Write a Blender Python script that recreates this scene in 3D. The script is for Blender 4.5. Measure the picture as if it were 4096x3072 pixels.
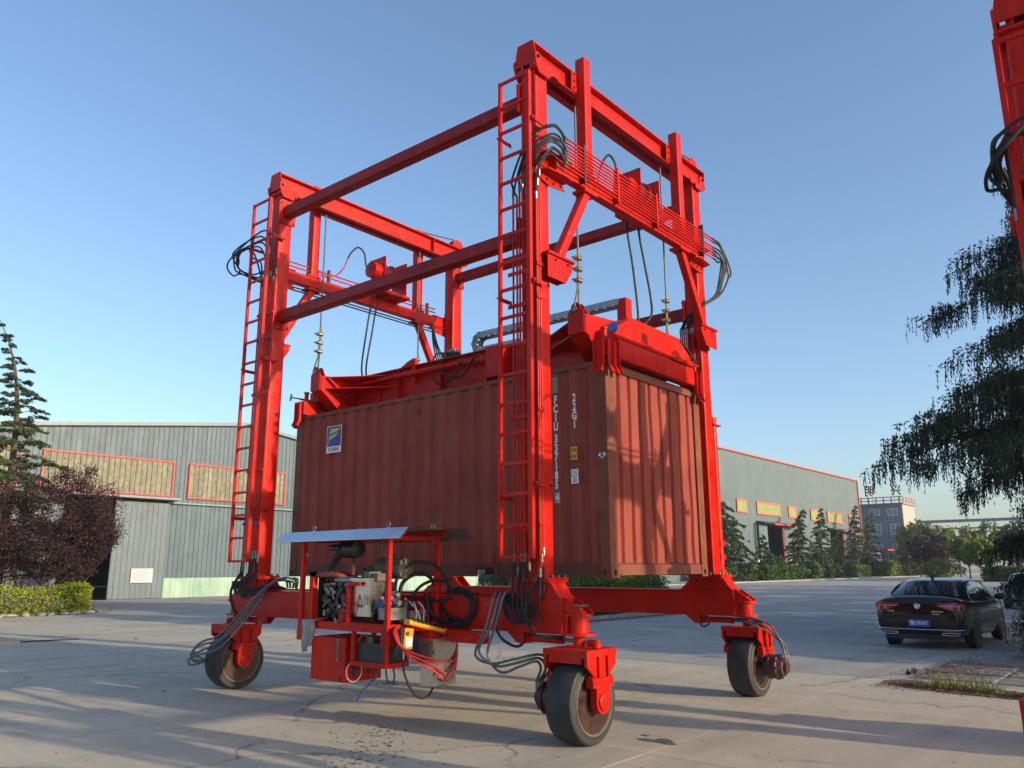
import bpy, math, random
import numpy as np
from mathutils import Vector, Matrix

for o in list(bpy.data.objects):
    bpy.data.objects.remove(o)
scene = bpy.context.scene
COL = scene.collection

# ------------------------------------------------------------------ camera
cam_d = bpy.data.cameras.new('camera')
cam = bpy.data.objects.new('camera', cam_d)
COL.objects.link(cam)
cam_d.sensor_width = 36.0
cam_d.lens = 28.585
cam_d.clip_start = 0.1
cam_d.clip_end = 3000
_yaw, _pitch, _roll = 0.874896, 0.222690, -0.003645
_f = Vector((math.cos(_pitch)*math.sin(_yaw), math.cos(_pitch)*math.cos(_yaw), math.sin(_pitch)))
_r = Vector((math.cos(_yaw), -math.sin(_yaw), 0))
_u = _r.cross(_f)
_r2 = _r*math.cos(_roll)+_u*math.sin(_roll)
_u2 = -_r*math.sin(_roll)+_u*math.cos(_roll)
_m = Matrix((_r2, _u2, -_f)).transposed().to_4x4()
_m.translation = Vector((-9.2243, -8.2930, 1.7338))
cam.matrix_world = _m
scene.camera = cam

# ------------------------------------------------------------------ sky, sun, exposure
SUN_EL = math.radians(16.0)
SUN_TRAVEL = Vector((-0.148, 0.989, 0)).normalized()      # horizontal direction the light travels
world = bpy.data.worlds.new('World')
scene.world = world
world.use_nodes = True
wn, wl = world.node_tree.nodes, world.node_tree.links
wn.clear()
w_out = wn.new('ShaderNodeOutputWorld')
w_bg = wn.new('ShaderNodeBackground')
w_sky = wn.new('ShaderNodeTexSky')
w_sky.sky_type = 'NISHITA'
w_sky.sun_disc = False
w_sky.sun_elevation = SUN_EL
w_sky.sun_rotation = math.atan2(-SUN_TRAVEL.x, -SUN_TRAVEL.y)
w_sky.altitude = 0
w_sky.air_density = 1.0
w_sky.dust_density = 1.9
w_sky.ozone_density = 2.7
w_bg.inputs['Strength'].default_value = 0.15
wl.new(w_sky.outputs[0], w_bg.inputs[0])
wl.new(w_bg.outputs[0], w_out.inputs[0])

sun_d = bpy.data.lights.new('sun', 'SUN')
sun_d.energy = 3.2
sun_d.angle = math.radians(0.5)
sun_d.color = (1.0, 0.82, 0.56)
sun = bpy.data.objects.new('sun', sun_d)
COL.objects.link(sun)
_d = Vector((SUN_TRAVEL.x*math.cos(SUN_EL), SUN_TRAVEL.y*math.cos(SUN_EL), -math.sin(SUN_EL)))
sun.rotation_euler = _d.to_track_quat('-Z', 'Y').to_euler()
sun.location = (0, -40, 30)

scene.render.engine = 'CYCLES'
vs = scene.view_settings
vs.view_transform = 'Standard'
vs.look = 'None'
vs.exposure = 0.84
vs.gamma = 1.0
vs.use_curve_mapping = False
scene.render.resolution_x = 1024
scene.render.resolution_y = 768

# ------------------------------------------------------------------ helpers
def link(o, parent=None):
    COL.objects.link(o)
    if parent is not None:
        o.parent = parent
    return o

def tag(o, label=None, cat=None, group=None, kind=None):
    if label: o['label'] = label
    if cat: o['category'] = cat
    if group: o['group'] = group
    if kind: o['kind'] = kind
    return o

def thing(name, label, cat, loc=(0, 0, 0), rz=0.0, group=None):
    o = bpy.data.objects.new(name, None)
    o.empty_display_size = 0.3
    COL.objects.link(o)
    o.location = loc
    o.rotation_euler = (0, 0, rz)
    return tag(o, label, cat, group)

def copy_tree(o, parent=None):
    c = o.copy()
    COL.objects.link(c)
    c.parent = parent
    for ch in list(o.children):
        copy_tree(ch, c)
    return c

def spline(pts, n=8):
    """Catmull-Rom through the points."""
    P = [Vector(p) for p in pts]
    if len(P) < 3:
        return P
    out = []
    ext = [P[0]*2-P[1]] + P + [P[-1]*2-P[-2]]
    for i in range(1, len(ext)-2):
        a, b, c, d = ext[i-1], ext[i], ext[i+1], ext[i+2]
        for k in range(n):
            t = k/n
            out.append(0.5*((2*b)+(c-a)*t+(2*a-5*b+4*c-d)*t*t+(3*b-a-3*c+d)*t**3))
    out.append(P[-1])
    return out

class MB:
    def __init__(self):
        self.v, self.f = [], []
    def add(self, vs_, fs_):
        o = len(self.v)
        self.v += [tuple(p) for p in vs_]
        self.f += [tuple(i+o for i in q) for q in fs_]
        return self
    def box(self, x0, y0, z0, x1, y1, z1):
        if x0 > x1: x0, x1 = x1, x0
        if y0 > y1: y0, y1 = y1, y0
        if z0 > z1: z0, z1 = z1, z0
        return self.add([(x0, y0, z0), (x1, y0, z0), (x1, y1, z0), (x0, y1, z0), (x0, y0, z1), (x1, y0, z1), (x1, y1, z1), (x0, y1, z1)],
                        [(0, 3, 2, 1), (4, 5, 6, 7), (0, 1, 5, 4), (1, 2, 6, 5), (2, 3, 7, 6), (3, 0, 4, 7)])
    def cbox(self, c, s):
        return self.box(c[0]-s[0]/2, c[1]-s[1]/2, c[2]-s[2]/2, c[0]+s[0]/2, c[1]+s[1]/2, c[2]+s[2]/2)
    def prism(self, poly, axis, a, b):
        area = sum(poly[i][0]*poly[(i+1) % len(poly)][1]-poly[(i+1) % len(poly)][0]*poly[i][1] for i in range(len(poly)))
        if area < 0: poly = poly[::-1]
        if a > b: a, b = b, a
        def mk(p, t):
            if axis == 'x': return (t, p[0], p[1])
            if axis == 'y': return (p[0], t, p[1])
            return (p[0], p[1], t)
        n = len(poly)
        vs_ = [mk(p, a) for p in poly]+[mk(p, b) for p in poly]
        fs_ = [tuple(range(n))[::-1], tuple(range(n, 2*n))]+[(i, (i+1) % n, (i+1) % n+n, i+n) for i in range(n)]
        if axis == 'y': fs_ = [q[::-1] for q in fs_]
        return self.add(vs_, fs_)
    def beam(self, p0, p1, w, h, r=0.0, up=(0, 0, 1), seg=3):
        p0, p1 = Vector(p0), Vector(p1)
        d = (p1-p0).normalized()
        up = Vector(up)
        if abs(d.dot(up)) > 0.99: up = Vector((0, 1, 0))
        s = d.cross(up).normalized()
        u = s.cross(d)
        ring = []
        if r > 0:
            for cx, cy, a0 in ((w/2-r, h/2-r, 0), (-w/2+r, h/2-r, 90), (-w/2+r, -h/2+r, 180), (w/2-r, -h/2+r, 270)):
                for k in range(seg+1):
                    a = math.radians(a0+90*k/seg)
                    ring.append((cx+r*math.cos(a), cy+r*math.sin(a)))
        else:
            ring = [(w/2, h/2), (-w/2, h/2), (-w/2, -h/2), (w/2, -h/2)]
        n = len(ring)
        vs_ = [p0+s*a+u*b for a, b in ring]+[p1+s*a+u*b for a, b in ring]
        fs_ = [tuple(range(n)), tuple(range(n, 2*n))[::-1]]+[((i+1) % n, i, i+n, (i+1) % n+n) for i in range(n)]
        return self.add(vs_, fs_)
    def tube(self, pts, r, n=8, cap=True):
        P = [Vector(p) for p in pts]
        rr = r if isinstance(r, (list, tuple)) else [r]*len(P)
        t0 = (P[1]-P[0]).normalized()
        ref = Vector((0, 0, 1)) if abs(t0.z) < 0.9 else Vector((1, 0, 0))
        s = t0.cross(ref).normalized()
        vs_, fs_ = [], []
        for i, p in enumerate(P):
            if i == 0: t = P[1]-P[0]
            elif i == len(P)-1: t = P[-1]-P[-2]
            else: t = P[i+1]-P[i-1]
            t = t.normalized()
            s = (s-t*s.dot(t))
            if s.length < 1e-6: s = t.orthogonal()
            s.normalize()
            u = t.cross(s)
            for k in range(n):
                a = 2*math.pi*k/n
                vs_.append(p+(s*math.cos(a)+u*math.sin(a))*rr[i])
        for i in range(len(P)-1):
            for k in range(n):
                a, b = i*n+k, i*n+(k+1) % n
                fs_.append((a, b, b+n, a+n))
        if cap:
            fs_.append(tuple(range(n))[::-1])
            fs_.append(tuple(range((len(P)-1)*n, len(P)*n)))
        return self.add(vs_, fs_)
    def cyl(self, p0, p1, r, n=16):
        return self.tube([p0, p1], r, n)
    def lathe(self, prof, o, axis, n=32, cap=True):
        """prof: (radius, distance along axis) from one end to the other."""
        o, ax = Vector(o), Vector(axis).normalized()
        s = ax.orthogonal().normalized()
        u = ax.cross(s)
        vs_, fs_ = [], []
        for rad, t in prof:
            for k in range(n):
                a = 2*math.pi*k/n
                vs_.append(o+ax*t+(s*math.cos(a)+u*math.sin(a))*rad)
        for i in range(len(prof)-1):
            for k in range(n):
                a, b = i*n+k, i*n+(k+1) % n
                fs_.append((a, b, b+n, a+n))
        if cap:
            fs_.append(tuple(range(n))[::-1])
            fs_.append(tuple(range((len(prof)-1)*n, len(prof)*n)))
        return self.add(vs_, fs_)
    def mesh(self, name, mat, sharp=38):
        me = bpy.data.meshes.new(name)
        me.from_pydata(self.v, [], self.f)
        me.materials.append(mat)
        me.polygons.foreach_set('use_smooth', [True]*len(me.polygons))
        me.update()
        try: me.set_sharp_from_angle(angle=math.radians(sharp))
        except Exception: pass
        return me
    def build(self, name, mat, parent=None, sharp=38):
        return link(bpy.data.objects.new(name, self.mesh(name, mat, sharp)), parent)

def inst(name, me, parent, loc=(0, 0, 0), rot=(0, 0, 0), scale=(1, 1, 1)):
    o = bpy.data.objects.new(name, me)
    o.location, o.rotation_euler, o.scale = loc, rot, scale
    return link(o, parent)

def text_mesh(name, body, size, mat, extrude=0.0015, xscale=1.0, bold=0.0):
    cu = bpy.data.curves.new('t', 'FONT')
    cu.body = body
    cu.size = size
    cu.align_x = 'CENTER'
    cu.align_y = 'CENTER'
    cu.extrude = extrude
    cu.offset = bold
    cu.resolution_u = 3
    o = bpy.data.objects.new('t', cu)
    COL.objects.link(o)
    o.scale = (xscale, 1, 1)
    dg = bpy.context.evaluated_depsgraph_get()
    me = bpy.data.meshes.new_from_object(o.evaluated_get(dg))
    me.transform(Matrix.Diagonal((xscale, 1, 1, 1)))
    bpy.data.objects.remove(o)
    me.name = name
    me.materials.clear()
    me.materials.append(mat)
    return me

def quads_mesh(name, V, mat):
    """V: (N,4,3) array of separate quads."""
    V = np.ascontiguousarray(V, dtype=np.float32)
    n = len(V)
    me = bpy.data.meshes.new(name)
    me.vertices.add(4*n)
    me.vertices.foreach_set('co', V.reshape(-1))
    me.loops.add(4*n)
    me.loops.foreach_set('vertex_index', np.arange(4*n, dtype=np.int32))
    me.polygons.add(n)
    me.polygons.foreach_set('loop_start', np.arange(0, 4*n, 4, dtype=np.int32))
    me.materials.append(mat)
    me.update(calc_edges=True)
    me.validate()
    return me

# ------------------------------------------------------------------ materials
def new_mat(name):
    m = bpy.data.materials.new(name)
    m.use_nodes = True
    nt = m.node_tree
    b = nt.nodes['Principled BSDF']
    return m, nt, b

def coords(nt, scale=(1, 1, 1), kind='Object'):
    tc = nt.nodes.new('ShaderNodeTexCoord')
    mp = nt.nodes.new('ShaderNodeMapping')
    mp.inputs['Scale'].default_value = scale
    nt.links.new(tc.outputs[kind], mp.inputs['Vector'])
    return mp.outputs['Vector']

def wcoords(nt, scale=(1, 1, 1)):
    g = nt.nodes.new('ShaderNodeNewGeometry')
    mp = nt.nodes.new('ShaderNodeMapping')
    mp.inputs['Scale'].default_value = scale
    nt.links.new(g.outputs['Position'], mp.inputs['Vector'])
    return mp.outputs['Vector']

def noise(nt, vec, scale, detail=4, rough=0.55, dist=0.0):
    n = nt.nodes.new('ShaderNodeTexNoise')
    n.inputs['Scale'].default_value = scale
    n.inputs['Detail'].default_value = detail
    n.inputs['Roughness'].default_value = rough
    n.inputs['Distortion'].default_value = dist
    nt.links.new(vec, n.inputs['Vector'])
    return n.outputs['Fac']

def ramp(nt, fac, stops):
    r = nt.nodes.new('ShaderNodeValToRGB')
    e = r.color_ramp.elements
    while len(e) < len(stops): e.new(0.5)
    for el, (p, c) in zip(e, stops):
        el.position = p
        el.color = (c, c, c, 1) if isinstance(c, (int, float)) else (*c, 1)
    nt.links.new(fac, r.inputs[0])
    return r.outputs['Color']

def mix(nt, fac, a, b, mode='MIX'):
    m = nt.nodes.new('ShaderNodeMix')
    m.data_type = 'RGBA'
    m.blend_type = mode
    for sock, val in ((m.inputs[0], fac), (m.inputs[6], a), (m.inputs[7], b)):
        if hasattr(val, 'node') or hasattr(val, 'is_linked'): nt.links.new(val, sock)
        elif isinstance(val, (int, float)): sock.default_value = val
        else: sock.default_value = (*val, 1)
    return m.outputs[2]

def bump(nt, b, h, strength, dist=0.01):
    n = nt.nodes.new('ShaderNodeBump')
    n.inputs['Strength'].default_value = strength
    n.inputs['Distance'].default_value = dist
    nt.links.new(h, n.inputs['Height'])
    nt.links.new(n.outputs['Normal'], b.inputs['Normal'])

def mk(name, col, rough=0.5, metal=0.0, var=0.18, scale=6.0, bmp=0.0, bscale=60, coat=0.0, dirt=None, dirt_amt=0.35, rvar=0.12, spec=None):
    m, nt, b = new_mat(name)
    vec = coords(nt)
    n1 = noise(nt, vec, scale, 5)
    lo = tuple(c*(1-var) for c in col)
    hi = tuple(min(1, c*(1+var)) for c in col)
    base = ramp(nt, n1, [(0.3, lo), (0.7, hi)])
    if dirt:
        n2 = noise(nt, vec, scale*0.6, 8, 0.7)
        msk = ramp(nt, n2, [(0.5, 0.0), (0.72, dirt_amt)])
        base = mix(nt, msk, base, dirt)
    nt.links.new(base, b.inputs['Base Color'])
    rr = ramp(nt, noise(nt, vec, scale*2.3, 6), [(0.3, max(0.02, rough-rvar)), (0.7, min(1, rough+rvar))])
    nt.links.new(rr, b.inputs['Roughness'])
    b.inputs['Metallic'].default_value = metal
    b.inputs['Coat Weight'].default_value = coat
    b.inputs['Coat Roughness'].default_value = 0.15
    if spec is not None: b.inputs['Specular IOR Level'].default_value = spec
    if bmp: bump(nt, b, noise(nt, vec, bscale, 4), bmp, 0.004)
    return m

M = {}
def red_paint(name, col, deep, rough, spec):
    """brushed machine enamel: brush streaks, thin dusty film, greasy darker runs, small chips"""
    m, nt, b = new_mat(name)
    vec = wcoords(nt)
    run = wcoords(nt, (9.0, 9.0, 0.8))
    c = ramp(nt, noise(nt, vec, 1.8, 6, .6), [(0.3, deep), (0.62, col)])
    c = mix(nt, ramp(nt, noise(nt, run, 3.0, 6, .65), [(0.50, 0.0), (0.72, 0.7)]), c, tuple(q*.5 for q in deep))
    c = mix(nt, ramp(nt, noise(nt, vec, 5.5, 8, .7), [(0.54, 0.0), (0.76, 0.26)]), c, (0.40, 0.11, 0.08))
    c = mix(nt, ramp(nt, noise(nt, vec, 46, 3, .5), [(0.715, 0.0), (0.74, 0.75)]), c, (0.05, 0.02, 0.018))
    nt.links.new(c, b.inputs['Base Color'])
    nt.links.new(ramp(nt, noise(nt, vec, 4.0, 6, .65), [(0.3, rough-.10), (0.7, rough+.20)]), b.inputs['Roughness'])
    b.inputs['Specular IOR Level'].default_value = spec
    bump(nt, b, mix(nt, .6, noise(nt, run, 12, 4), noise(nt, vec, 30, 4)), 0.16, 0.004)
    return m
M['red'] = red_paint('red_paint', (0.53, 0.011, 0.003), (0.36, 0.006, 0.003), 0.34, 0.20)
M['red_shade'] = red_paint('red_paint_shade', (0.26, 0.008, 0.008), (0.19, 0.006, 0.007), 0.42, 0.22)  # the machine red darkened: shade on the side beams put into the colour
M['rubber'] = mk('tyre_rubber', (0.022, 0.023, 0.025), 0.66, var=0.35, scale=5, bmp=0.35, bscale=70, dirt=(0.075, 0.068, 0.060), dirt_amt=0.6)
M['rim'] = mk('greasy_rusty_rim', (0.036, 0.018, 0.014), 0.36, var=0.4, scale=6, bmp=0.3, bscale=40, dirt=(0.20, 0.035, 0.020), dirt_amt=0.7)
M['motor'] = mk('dark_maroon_cast_iron', (0.055, 0.018, 0.020), 0.45, var=0.3, scale=9, bmp=0.3, bscale=50)
M['black'] = mk('black_hose_rubber', (0.016, 0.016, 0.018), 0.55, var=0.2, scale=10, spec=0.3)
M['grey_hose'] = mk('grey_braided_hose', (0.10, 0.104, 0.108), 0.45, var=0.25, scale=80, bmp=0.5, bscale=260)
M['steel'] = mk('bright_zinc_steel', (0.24, 0.235, 0.22), 0.45, metal=1.0, var=0.15, scale=12)
M['brass'] = mk('yellow_zinc_clip', (0.55, 0.43, 0.20), 0.35, metal=0.9, var=0.2, scale=20)
M['rope'] = mk('steel_wire_rope', (0.10, 0.095, 0.085), 0.5, metal=0.4, var=0.35, scale=70, bmp=0.8, bscale=180)
M['bolt'] = mk('dark_bolt_steel', (0.06, 0.06, 0.06), 0.4, metal=0.7)
M['stainless'] = mk('stainless_sheet', (0.56, 0.54, 0.50), 0.26, metal=1.0, var=0.06, scale=2, bmp=0.02, bscale=6, rvar=0.05)
M['mirror'] = mk('polished_stainless_canopy', (0.62, 0.63, 0.65), 0.16, metal=1.0, var=0.10, scale=3, bmp=0.05, bscale=8, rvar=0.08)
M['galv'] = mk('galvanised_chain', (0.30, 0.35, 0.38), 0.42, metal=0.55, var=0.2, scale=14)
M['blue_cap'] = mk('blue_paint', (0.012, 0.06, 0.26), 0.4)
M['blue_valve'] = mk('blue_valve_coil', (0.012, 0.05, 0.22), 0.4)
M['cast'] = mk('engine_cast_grey', (0.07, 0.068, 0.066), 0.5, metal=0.3, var=0.35, scale=12, bmp=0.3, bscale=60, dirt=(0.03, 0.02, 0.016))
M['alu'] = mk('dull_aluminium', (0.26, 0.26, 0.26), 0.45, metal=0.7, var=0.25, scale=10, bmp=0.15)
M['black_plastic'] = mk('black_plastic', (0.014, 0.014, 0.016), 0.38, var=0.2)
M['exhaust'] = mk('exhaust_brown', (0.12, 0.105, 0.085), 0.6, metal=0.3, var=0.3)
M['yellow'] = mk('yellow_plastic', (0.78, 0.36, 0.012), 0.4, var=0.08)
M['white'] = mk('white_paint', (0.74, 0.74, 0.72), 0.5, var=0.06)
M['paper'] = mk('paper_label', (0.80, 0.80, 0.80), 0.7, var=0.04)
M['board'] = mk('weathered_white_board', (0.40, 0.42, 0.44), 0.7, var=0.06)
M['ink'] = mk('black_ink', (0.02, 0.02, 0.03), 0.6)
M['ink_red'] = mk('red_ink', (0.42, 0.02, 0.02), 0.6)
M['ink_blue'] = mk('navy_ink', (0.015, 0.03, 0.14), 0.6)
M['red_cable'] = mk('red_cable', (0.55, 0.03, 0.03), 0.4)
M['rag'] = mk('grey_cloth', (0.32, 0.30, 0.30), 0.95, var=0.25, scale=14, bmp=0.5, bscale=60)
M['strap'] = mk('blue_webbing', (0.05, 0.14, 0.30), 0.8)
M['wirepink'] = mk('red_wires', (0.55, 0.05, 0.08), 0.5)
M['kerb'] = mk('kerb_stone', (0.27, 0.26, 0.245), 0.9, var=0.25, scale=3, bmp=0.5, bscale=30)
M['soil'] = mk('brown_soil', (0.10, 0.072, 0.048), 1.0, var=0.4, scale=6, bmp=0.8, bscale=30)
M['bark'] = mk('bark', (0.085, 0.062, 0.046), 0.95, var=0.4, scale=8, bmp=0.8, bscale=40)
M['litter'] = mk('dry_needles', (0.13, 0.065, 0.042), 1.0, var=0.5, scale=20, bmp=0.8, bscale=60)
M['redtrim'] = mk('red_window_trim', (0.55, 0.03, 0.03), 0.5, var=0.15)
M['redtrim_o'] = mk('orange_red_trim', (0.58, 0.10, 0.06), 0.5, var=0.15)
M['darkint'] = mk('dark_interior', (0.03, 0.032, 0.034), 0.9)
M['slab_old'] = mk('old_paving', (0.20, 0.195, 0.185), 0.92, var=0.3, scale=1.2, bmp=0.4, bscale=30, dirt=(0.13, 0.075, 0.05), dirt_amt=0.85)

def panel_variation(m, lo=0.86, hi=1.10, streak=0.35):
    """each separate sheet a little different, with faint run-off streaks"""
    nt = m.node_tree
    b = nt.nodes['Principled BSDF']
    src = b.inputs['Base Color'].links[0].from_socket
    oi = nt.nodes.new('ShaderNodeObjectInfo')
    c = mix(nt, 1.0, src, ramp(nt, oi.outputs['Random'], [(0.0, lo), (1.0, hi)]), 'MULTIPLY')
    st = noise(nt, wcoords(nt, (2.6, 2.6, 0.12)), 2.0, 7, 0.7)
    c = mix(nt, 1.0, c, ramp(nt, st, [(0.45, 1.0), (0.72, 1.0-streak)]), 'MULTIPLY')
    nt.links.new(c, b.inputs['Base Color'])

def leaf_mat(name, c1, c2, transl=0.28, rough=0.6):
    m, nt, b = new_mat(name)
    g = nt.nodes.new('ShaderNodeNewGeometry')
    col = ramp(nt, g.outputs['Random Per Island'], [(0.0, c1), (1.0, c2)])
    nt.links.new(col, b.inputs['Base Color'])
    b.inputs['Roughness'].default_value = rough
    b.inputs['Specular IOR Level'].default_value = 0.25
    tr = nt.nodes.new('ShaderNodeBsdfTranslucent')
    nt.links.new(col, tr.inputs['Color'])
    mx = nt.nodes.new('ShaderNodeMixShader')
    mx.inputs[0].default_value = transl
    nt.links.new(b.outputs[0], mx.inputs[1])
    nt.links.new(tr.outputs[0], mx.inputs[2])
    nt.links.new(mx.outputs[0], nt.nodes['Material Output'].inputs['Surface'])
    return m

M['leaf_cedar'] = leaf_mat('cedar_needles', (0.009, 0.020, 0.011), (0.036, 0.055, 0.019), 0.15)
M['leaf_cedar_tip'] = leaf_mat('cedar_young_needles', (0.06, 0.10, 0.03), (0.16, 0.19, 0.06), 0.2)
M['leaf_far'] = leaf_mat('far_conifer', (0.026, 0.050, 0.020), (0.095, 0.125, 0.042), 0.2)
M['leaf_purple'] = leaf_mat('plum_leaves', (0.020, 0.011, 0.013), (0.085, 0.038, 0.036), 0.25)
M['leaf_yellow'] = leaf_mat('golden_privet', (0.12, 0.17, 0.012), (0.42, 0.44, 0.03), 0.3)
M['leaf_hedge'] = leaf_mat('hedge_leaves', (0.026, 0.060, 0.013), (0.09, 0.155, 0.028), 0.25)
M['leaf_bush'] = leaf_mat('bush_leaves', (0.035, 0.08, 0.012), (0.22, 0.28, 0.03), 0.3)
M['leaf_olive'] = leaf_mat('olive_leaves', (0.07, 0.11, 0.02), (0.22, 0.25, 0.05), 0.3)
M['leaf_dark'] = leaf_mat('dark_shrub', (0.022, 0.038, 0.014), (0.07, 0.09, 0.028), 0.2)
M['twig'] = mk('brown_twigs', (0.10, 0.06, 0.045), 0.95, var=0.3)
M['grass'] = leaf_mat('grass_blades', (0.06, 0.10, 0.02), (0.28, 0.30, 0.08), 0.3)
# ================================================================== ground
def ground_mat(name, c_lo, c_hi, dust, stain=0.55, crack=True, tint=None):
    m, nt, b = new_mat(name)
    vec = wcoords(nt)
    vlong = wcoords(nt, (1.0, 0.28, 1.0))
    n1 = noise(nt, vec, 0.35, 7, 0.6)
    n2 = noise(nt, vec, 5.0, 8, 0.65)
    n3 = noise(nt, vlong, 1.1, 6, 0.6, 0.6)
    base = ramp(nt, n1, [(0.32, c_lo), (0.68, c_hi)])
    base = mix(nt, ramp(nt, n2, [(0.35, 0.0), (0.75, 0.35)]), base, dust)
    base = mix(nt, ramp(nt, n3, [(0.55, 0.0), (0.72, stain*0.55)]), base, tuple(c*0.50 for c in c_lo))
    vx = wcoords(nt, (0.10, 1.6, 1.0))
    base = mix(nt, ramp(nt, noise(nt, vx, 1.0, 7, 0.62, 0.4), [(0.50, 0.0), (0.66, 0.38)]), base, tuple(c*0.62 for c in c_lo))
    vy = wcoords(nt, (1.3, 0.12, 1.0))
    base = mix(nt, ramp(nt, noise(nt, vy, 1.0, 7, 0.62, 0.5), [(0.52, 0.0), (0.70, 0.40)]), base, tuple(min(1, c*1.12) for c in dust))
    sp = noise(nt, vec, 26, 3, 0.5)
    base = mix(nt, ramp(nt, sp, [(0.66, 0.0), (0.72, 0.55)]), base, tuple(c*0.45 for c in c_lo))
    # dark oil drips in sparse patches
    drip = ramp(nt, noise(nt, vec, 7.5, 2, 0.4), [(0.64, 0.0), (0.68, 1.0)])
    zone = ramp(nt, noise(nt, vec, 0.27, 2, 0.5), [(0.58, 0.0), (0.70, 0.40)])
    base = mix(nt, mix(nt, 1.0, drip, zone, 'MULTIPLY'), base, (0.03, 0.03, 0.033))
    # turning marks: dark arcs left by tyres around a few centres
    for cxy, sc_ in (((34.0, 26.0, 0.0), 1.1), ((-9.0, 13.0, 0.0), 1.3)):
        vd = nt.nodes.new('ShaderNodeVectorMath')
        vd.operation = 'DISTANCE'
        nt.links.new(vec, vd.inputs[0])
        vd.inputs[1].default_value = cxy
        cb_ = nt.nodes.new('ShaderNodeCombineXYZ')
        nt.links.new(vd.outputs['Value'], cb_.inputs[0])
        arc = ramp(nt, noise(nt, cb_.outputs[0], sc_, 5, 0.75), [(0.56, 0.0), (0.66, 1.0)])
        arc = mix(nt, 1.0, arc, ramp(nt, noise(nt, vec, 0.16, 4), [(0.46, 0.0), (0.62, 0.34)]), 'MULTIPLY')
        base = mix(nt, arc, base, tuple(c*0.42 for c in c_lo))
    if crack:
        wv = nt.nodes.new('ShaderNodeVectorMath')
        wv.operation = 'ADD'
        nz = nt.nodes.new('ShaderNodeTexNoise')
        nz.inputs['Scale'].default_value = 1.3
        nz.inputs['Detail'].default_value = 6
        nt.links.new(vec, nz.inputs['Vector'])
        nt.links.new(vec, wv.inputs[0])
        nt.links.new(nz.outputs['Color'], wv.inputs[1])
        vo = nt.nodes.new('ShaderNodeTexVoronoi')
        vo.feature = 'DISTANCE_TO_EDGE'
        vo.inputs['Scale'].default_value = 0.20
        nt.links.new(wv.outputs[0], vo.inputs['Vector'])
        ck = ramp(nt, vo.outputs['Distance'], [(0.0, 1.0), (0.006, 0.0)])
        ck = mix(nt, 1.0, ck, ramp(nt, noise(nt, vec, 0.5, 3), [(0.40, 0.0), (0.52, 0.85)]), 'MULTIPLY')
        base = mix(nt, ck, base, tuple(c*0.35 for c in c_lo))
    nt.links.new(base, b.inputs['Base Color'])
    rg = ramp(nt, n2, [(0.3, 0.62), (0.7, 0.92)])
    nt.links.new(rg, b.inputs['Roughness'])
    b.inputs['Specular IOR Level'].default_value = 0.35
    hh = mix(nt, 0.5, noise(nt, vec, 60, 6, 0.7), noise(nt, vec, 4, 6, 0.6))
    bump(nt, b, hh, 0.75, 0.018)
    return m

M['concrete'] = ground_mat('yard_concrete', (0.355, 0.320, 0.255), (0.47, 0.425, 0.335), (0.53, 0.46, 0.34))
M['asphalt'] = ground_mat('worn_grey_road', (0.275, 0.265, 0.248), (0.35, 0.334, 0.31), (0.40, 0.375, 0.335), stain=0.45)
M['earth'] = ground_mat('bare_ground', (0.20, 0.19, 0.165), (0.30, 0.285, 0.25), (0.33, 0.30, 0.25), crack=False)

g = MB().add([(-900, -900, -0.06), (1500, -900, -0.06), (1500, 1500, -0.06), (-900, 1500, -0.06)], [(0, 1, 2, 3)])
tag(g.build('ground', M['earth']), kind='structure')

# yard: cast concrete slabs with real joints (slabs share one mesh)
yard = MB().add([(-64.9, -60.9, -0.006), (5.15, -60.9, -0.006), (5.15, 70.9, -0.006), (-64.9, 70.9, -0.006)], [(0, 1, 2, 3)]).build('concrete_yard', M['soil'])
tag(yard, kind='structure')
SX, SY, J = 7.0, 5.2, 0.004
slab_me = MB().prism([(0, 0), (SX, 0), (SX, -0.028), (0, -0.028)], 'y', 0, SY).mesh('slab', M['concrete'])
for i in range(-10, 0):
    for j in range(-12, 14):
        x0 = 5.0+i*SX
        y0 = 1.3+j*SY
        inst('slab', slab_me, yard, (x0+J, y0+J, 0.0004*((i*7+j*3) % 4)-.0012), (0, 0, 0), ((SX-2*J)/SX, (SY-2*J)/SY, 1))
road = MB().add([(5.02, -60, 0), (420, -60, 0), (420, 41.6, 0), (5.02, 41.6, 0)], [(0, 1, 2, 3)]).build('road', M['asphalt'])
tag(road, kind='structure')

# kerbed planting bed behind the gantry
bed = MB()
bed.prism([(13.2, 8.05), (19.0, 8.35), (21.6, 8.7), (23.2, 9.7), (24.4, 11.8), (24.6, 15), (12.6, 15)], 'z', 0.0, 0.10)
bed_o = tag(bed.build('planting_bed', M['soil']), kind='structure')
kp = [(12.6, 7.95), (13.4, 7.98), (14.5, 8.02), (15.6, 8.1), (16.7, 8.17), (17.8, 8.23), (18.9, 8.28), (20.0, 8.4), (21.0, 8.52), (21.9, 8.68), (22.7, 9.1), (23.4, 9.7), (23.9, 10.5), (24.4, 11.5), (24.7, 12.5)]
for a, b in zip(kp[:-1], kp[1:]):
    a, b = Vector((*a, 0.06)), Vector((*b, 0.06))
    d = (b-a).normalized()*0.008
    MB().beam(a+d, b-d, 0.12, 0.13, 0.02).build('kerb_stone', M['kerb'], bed_o)
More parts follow.
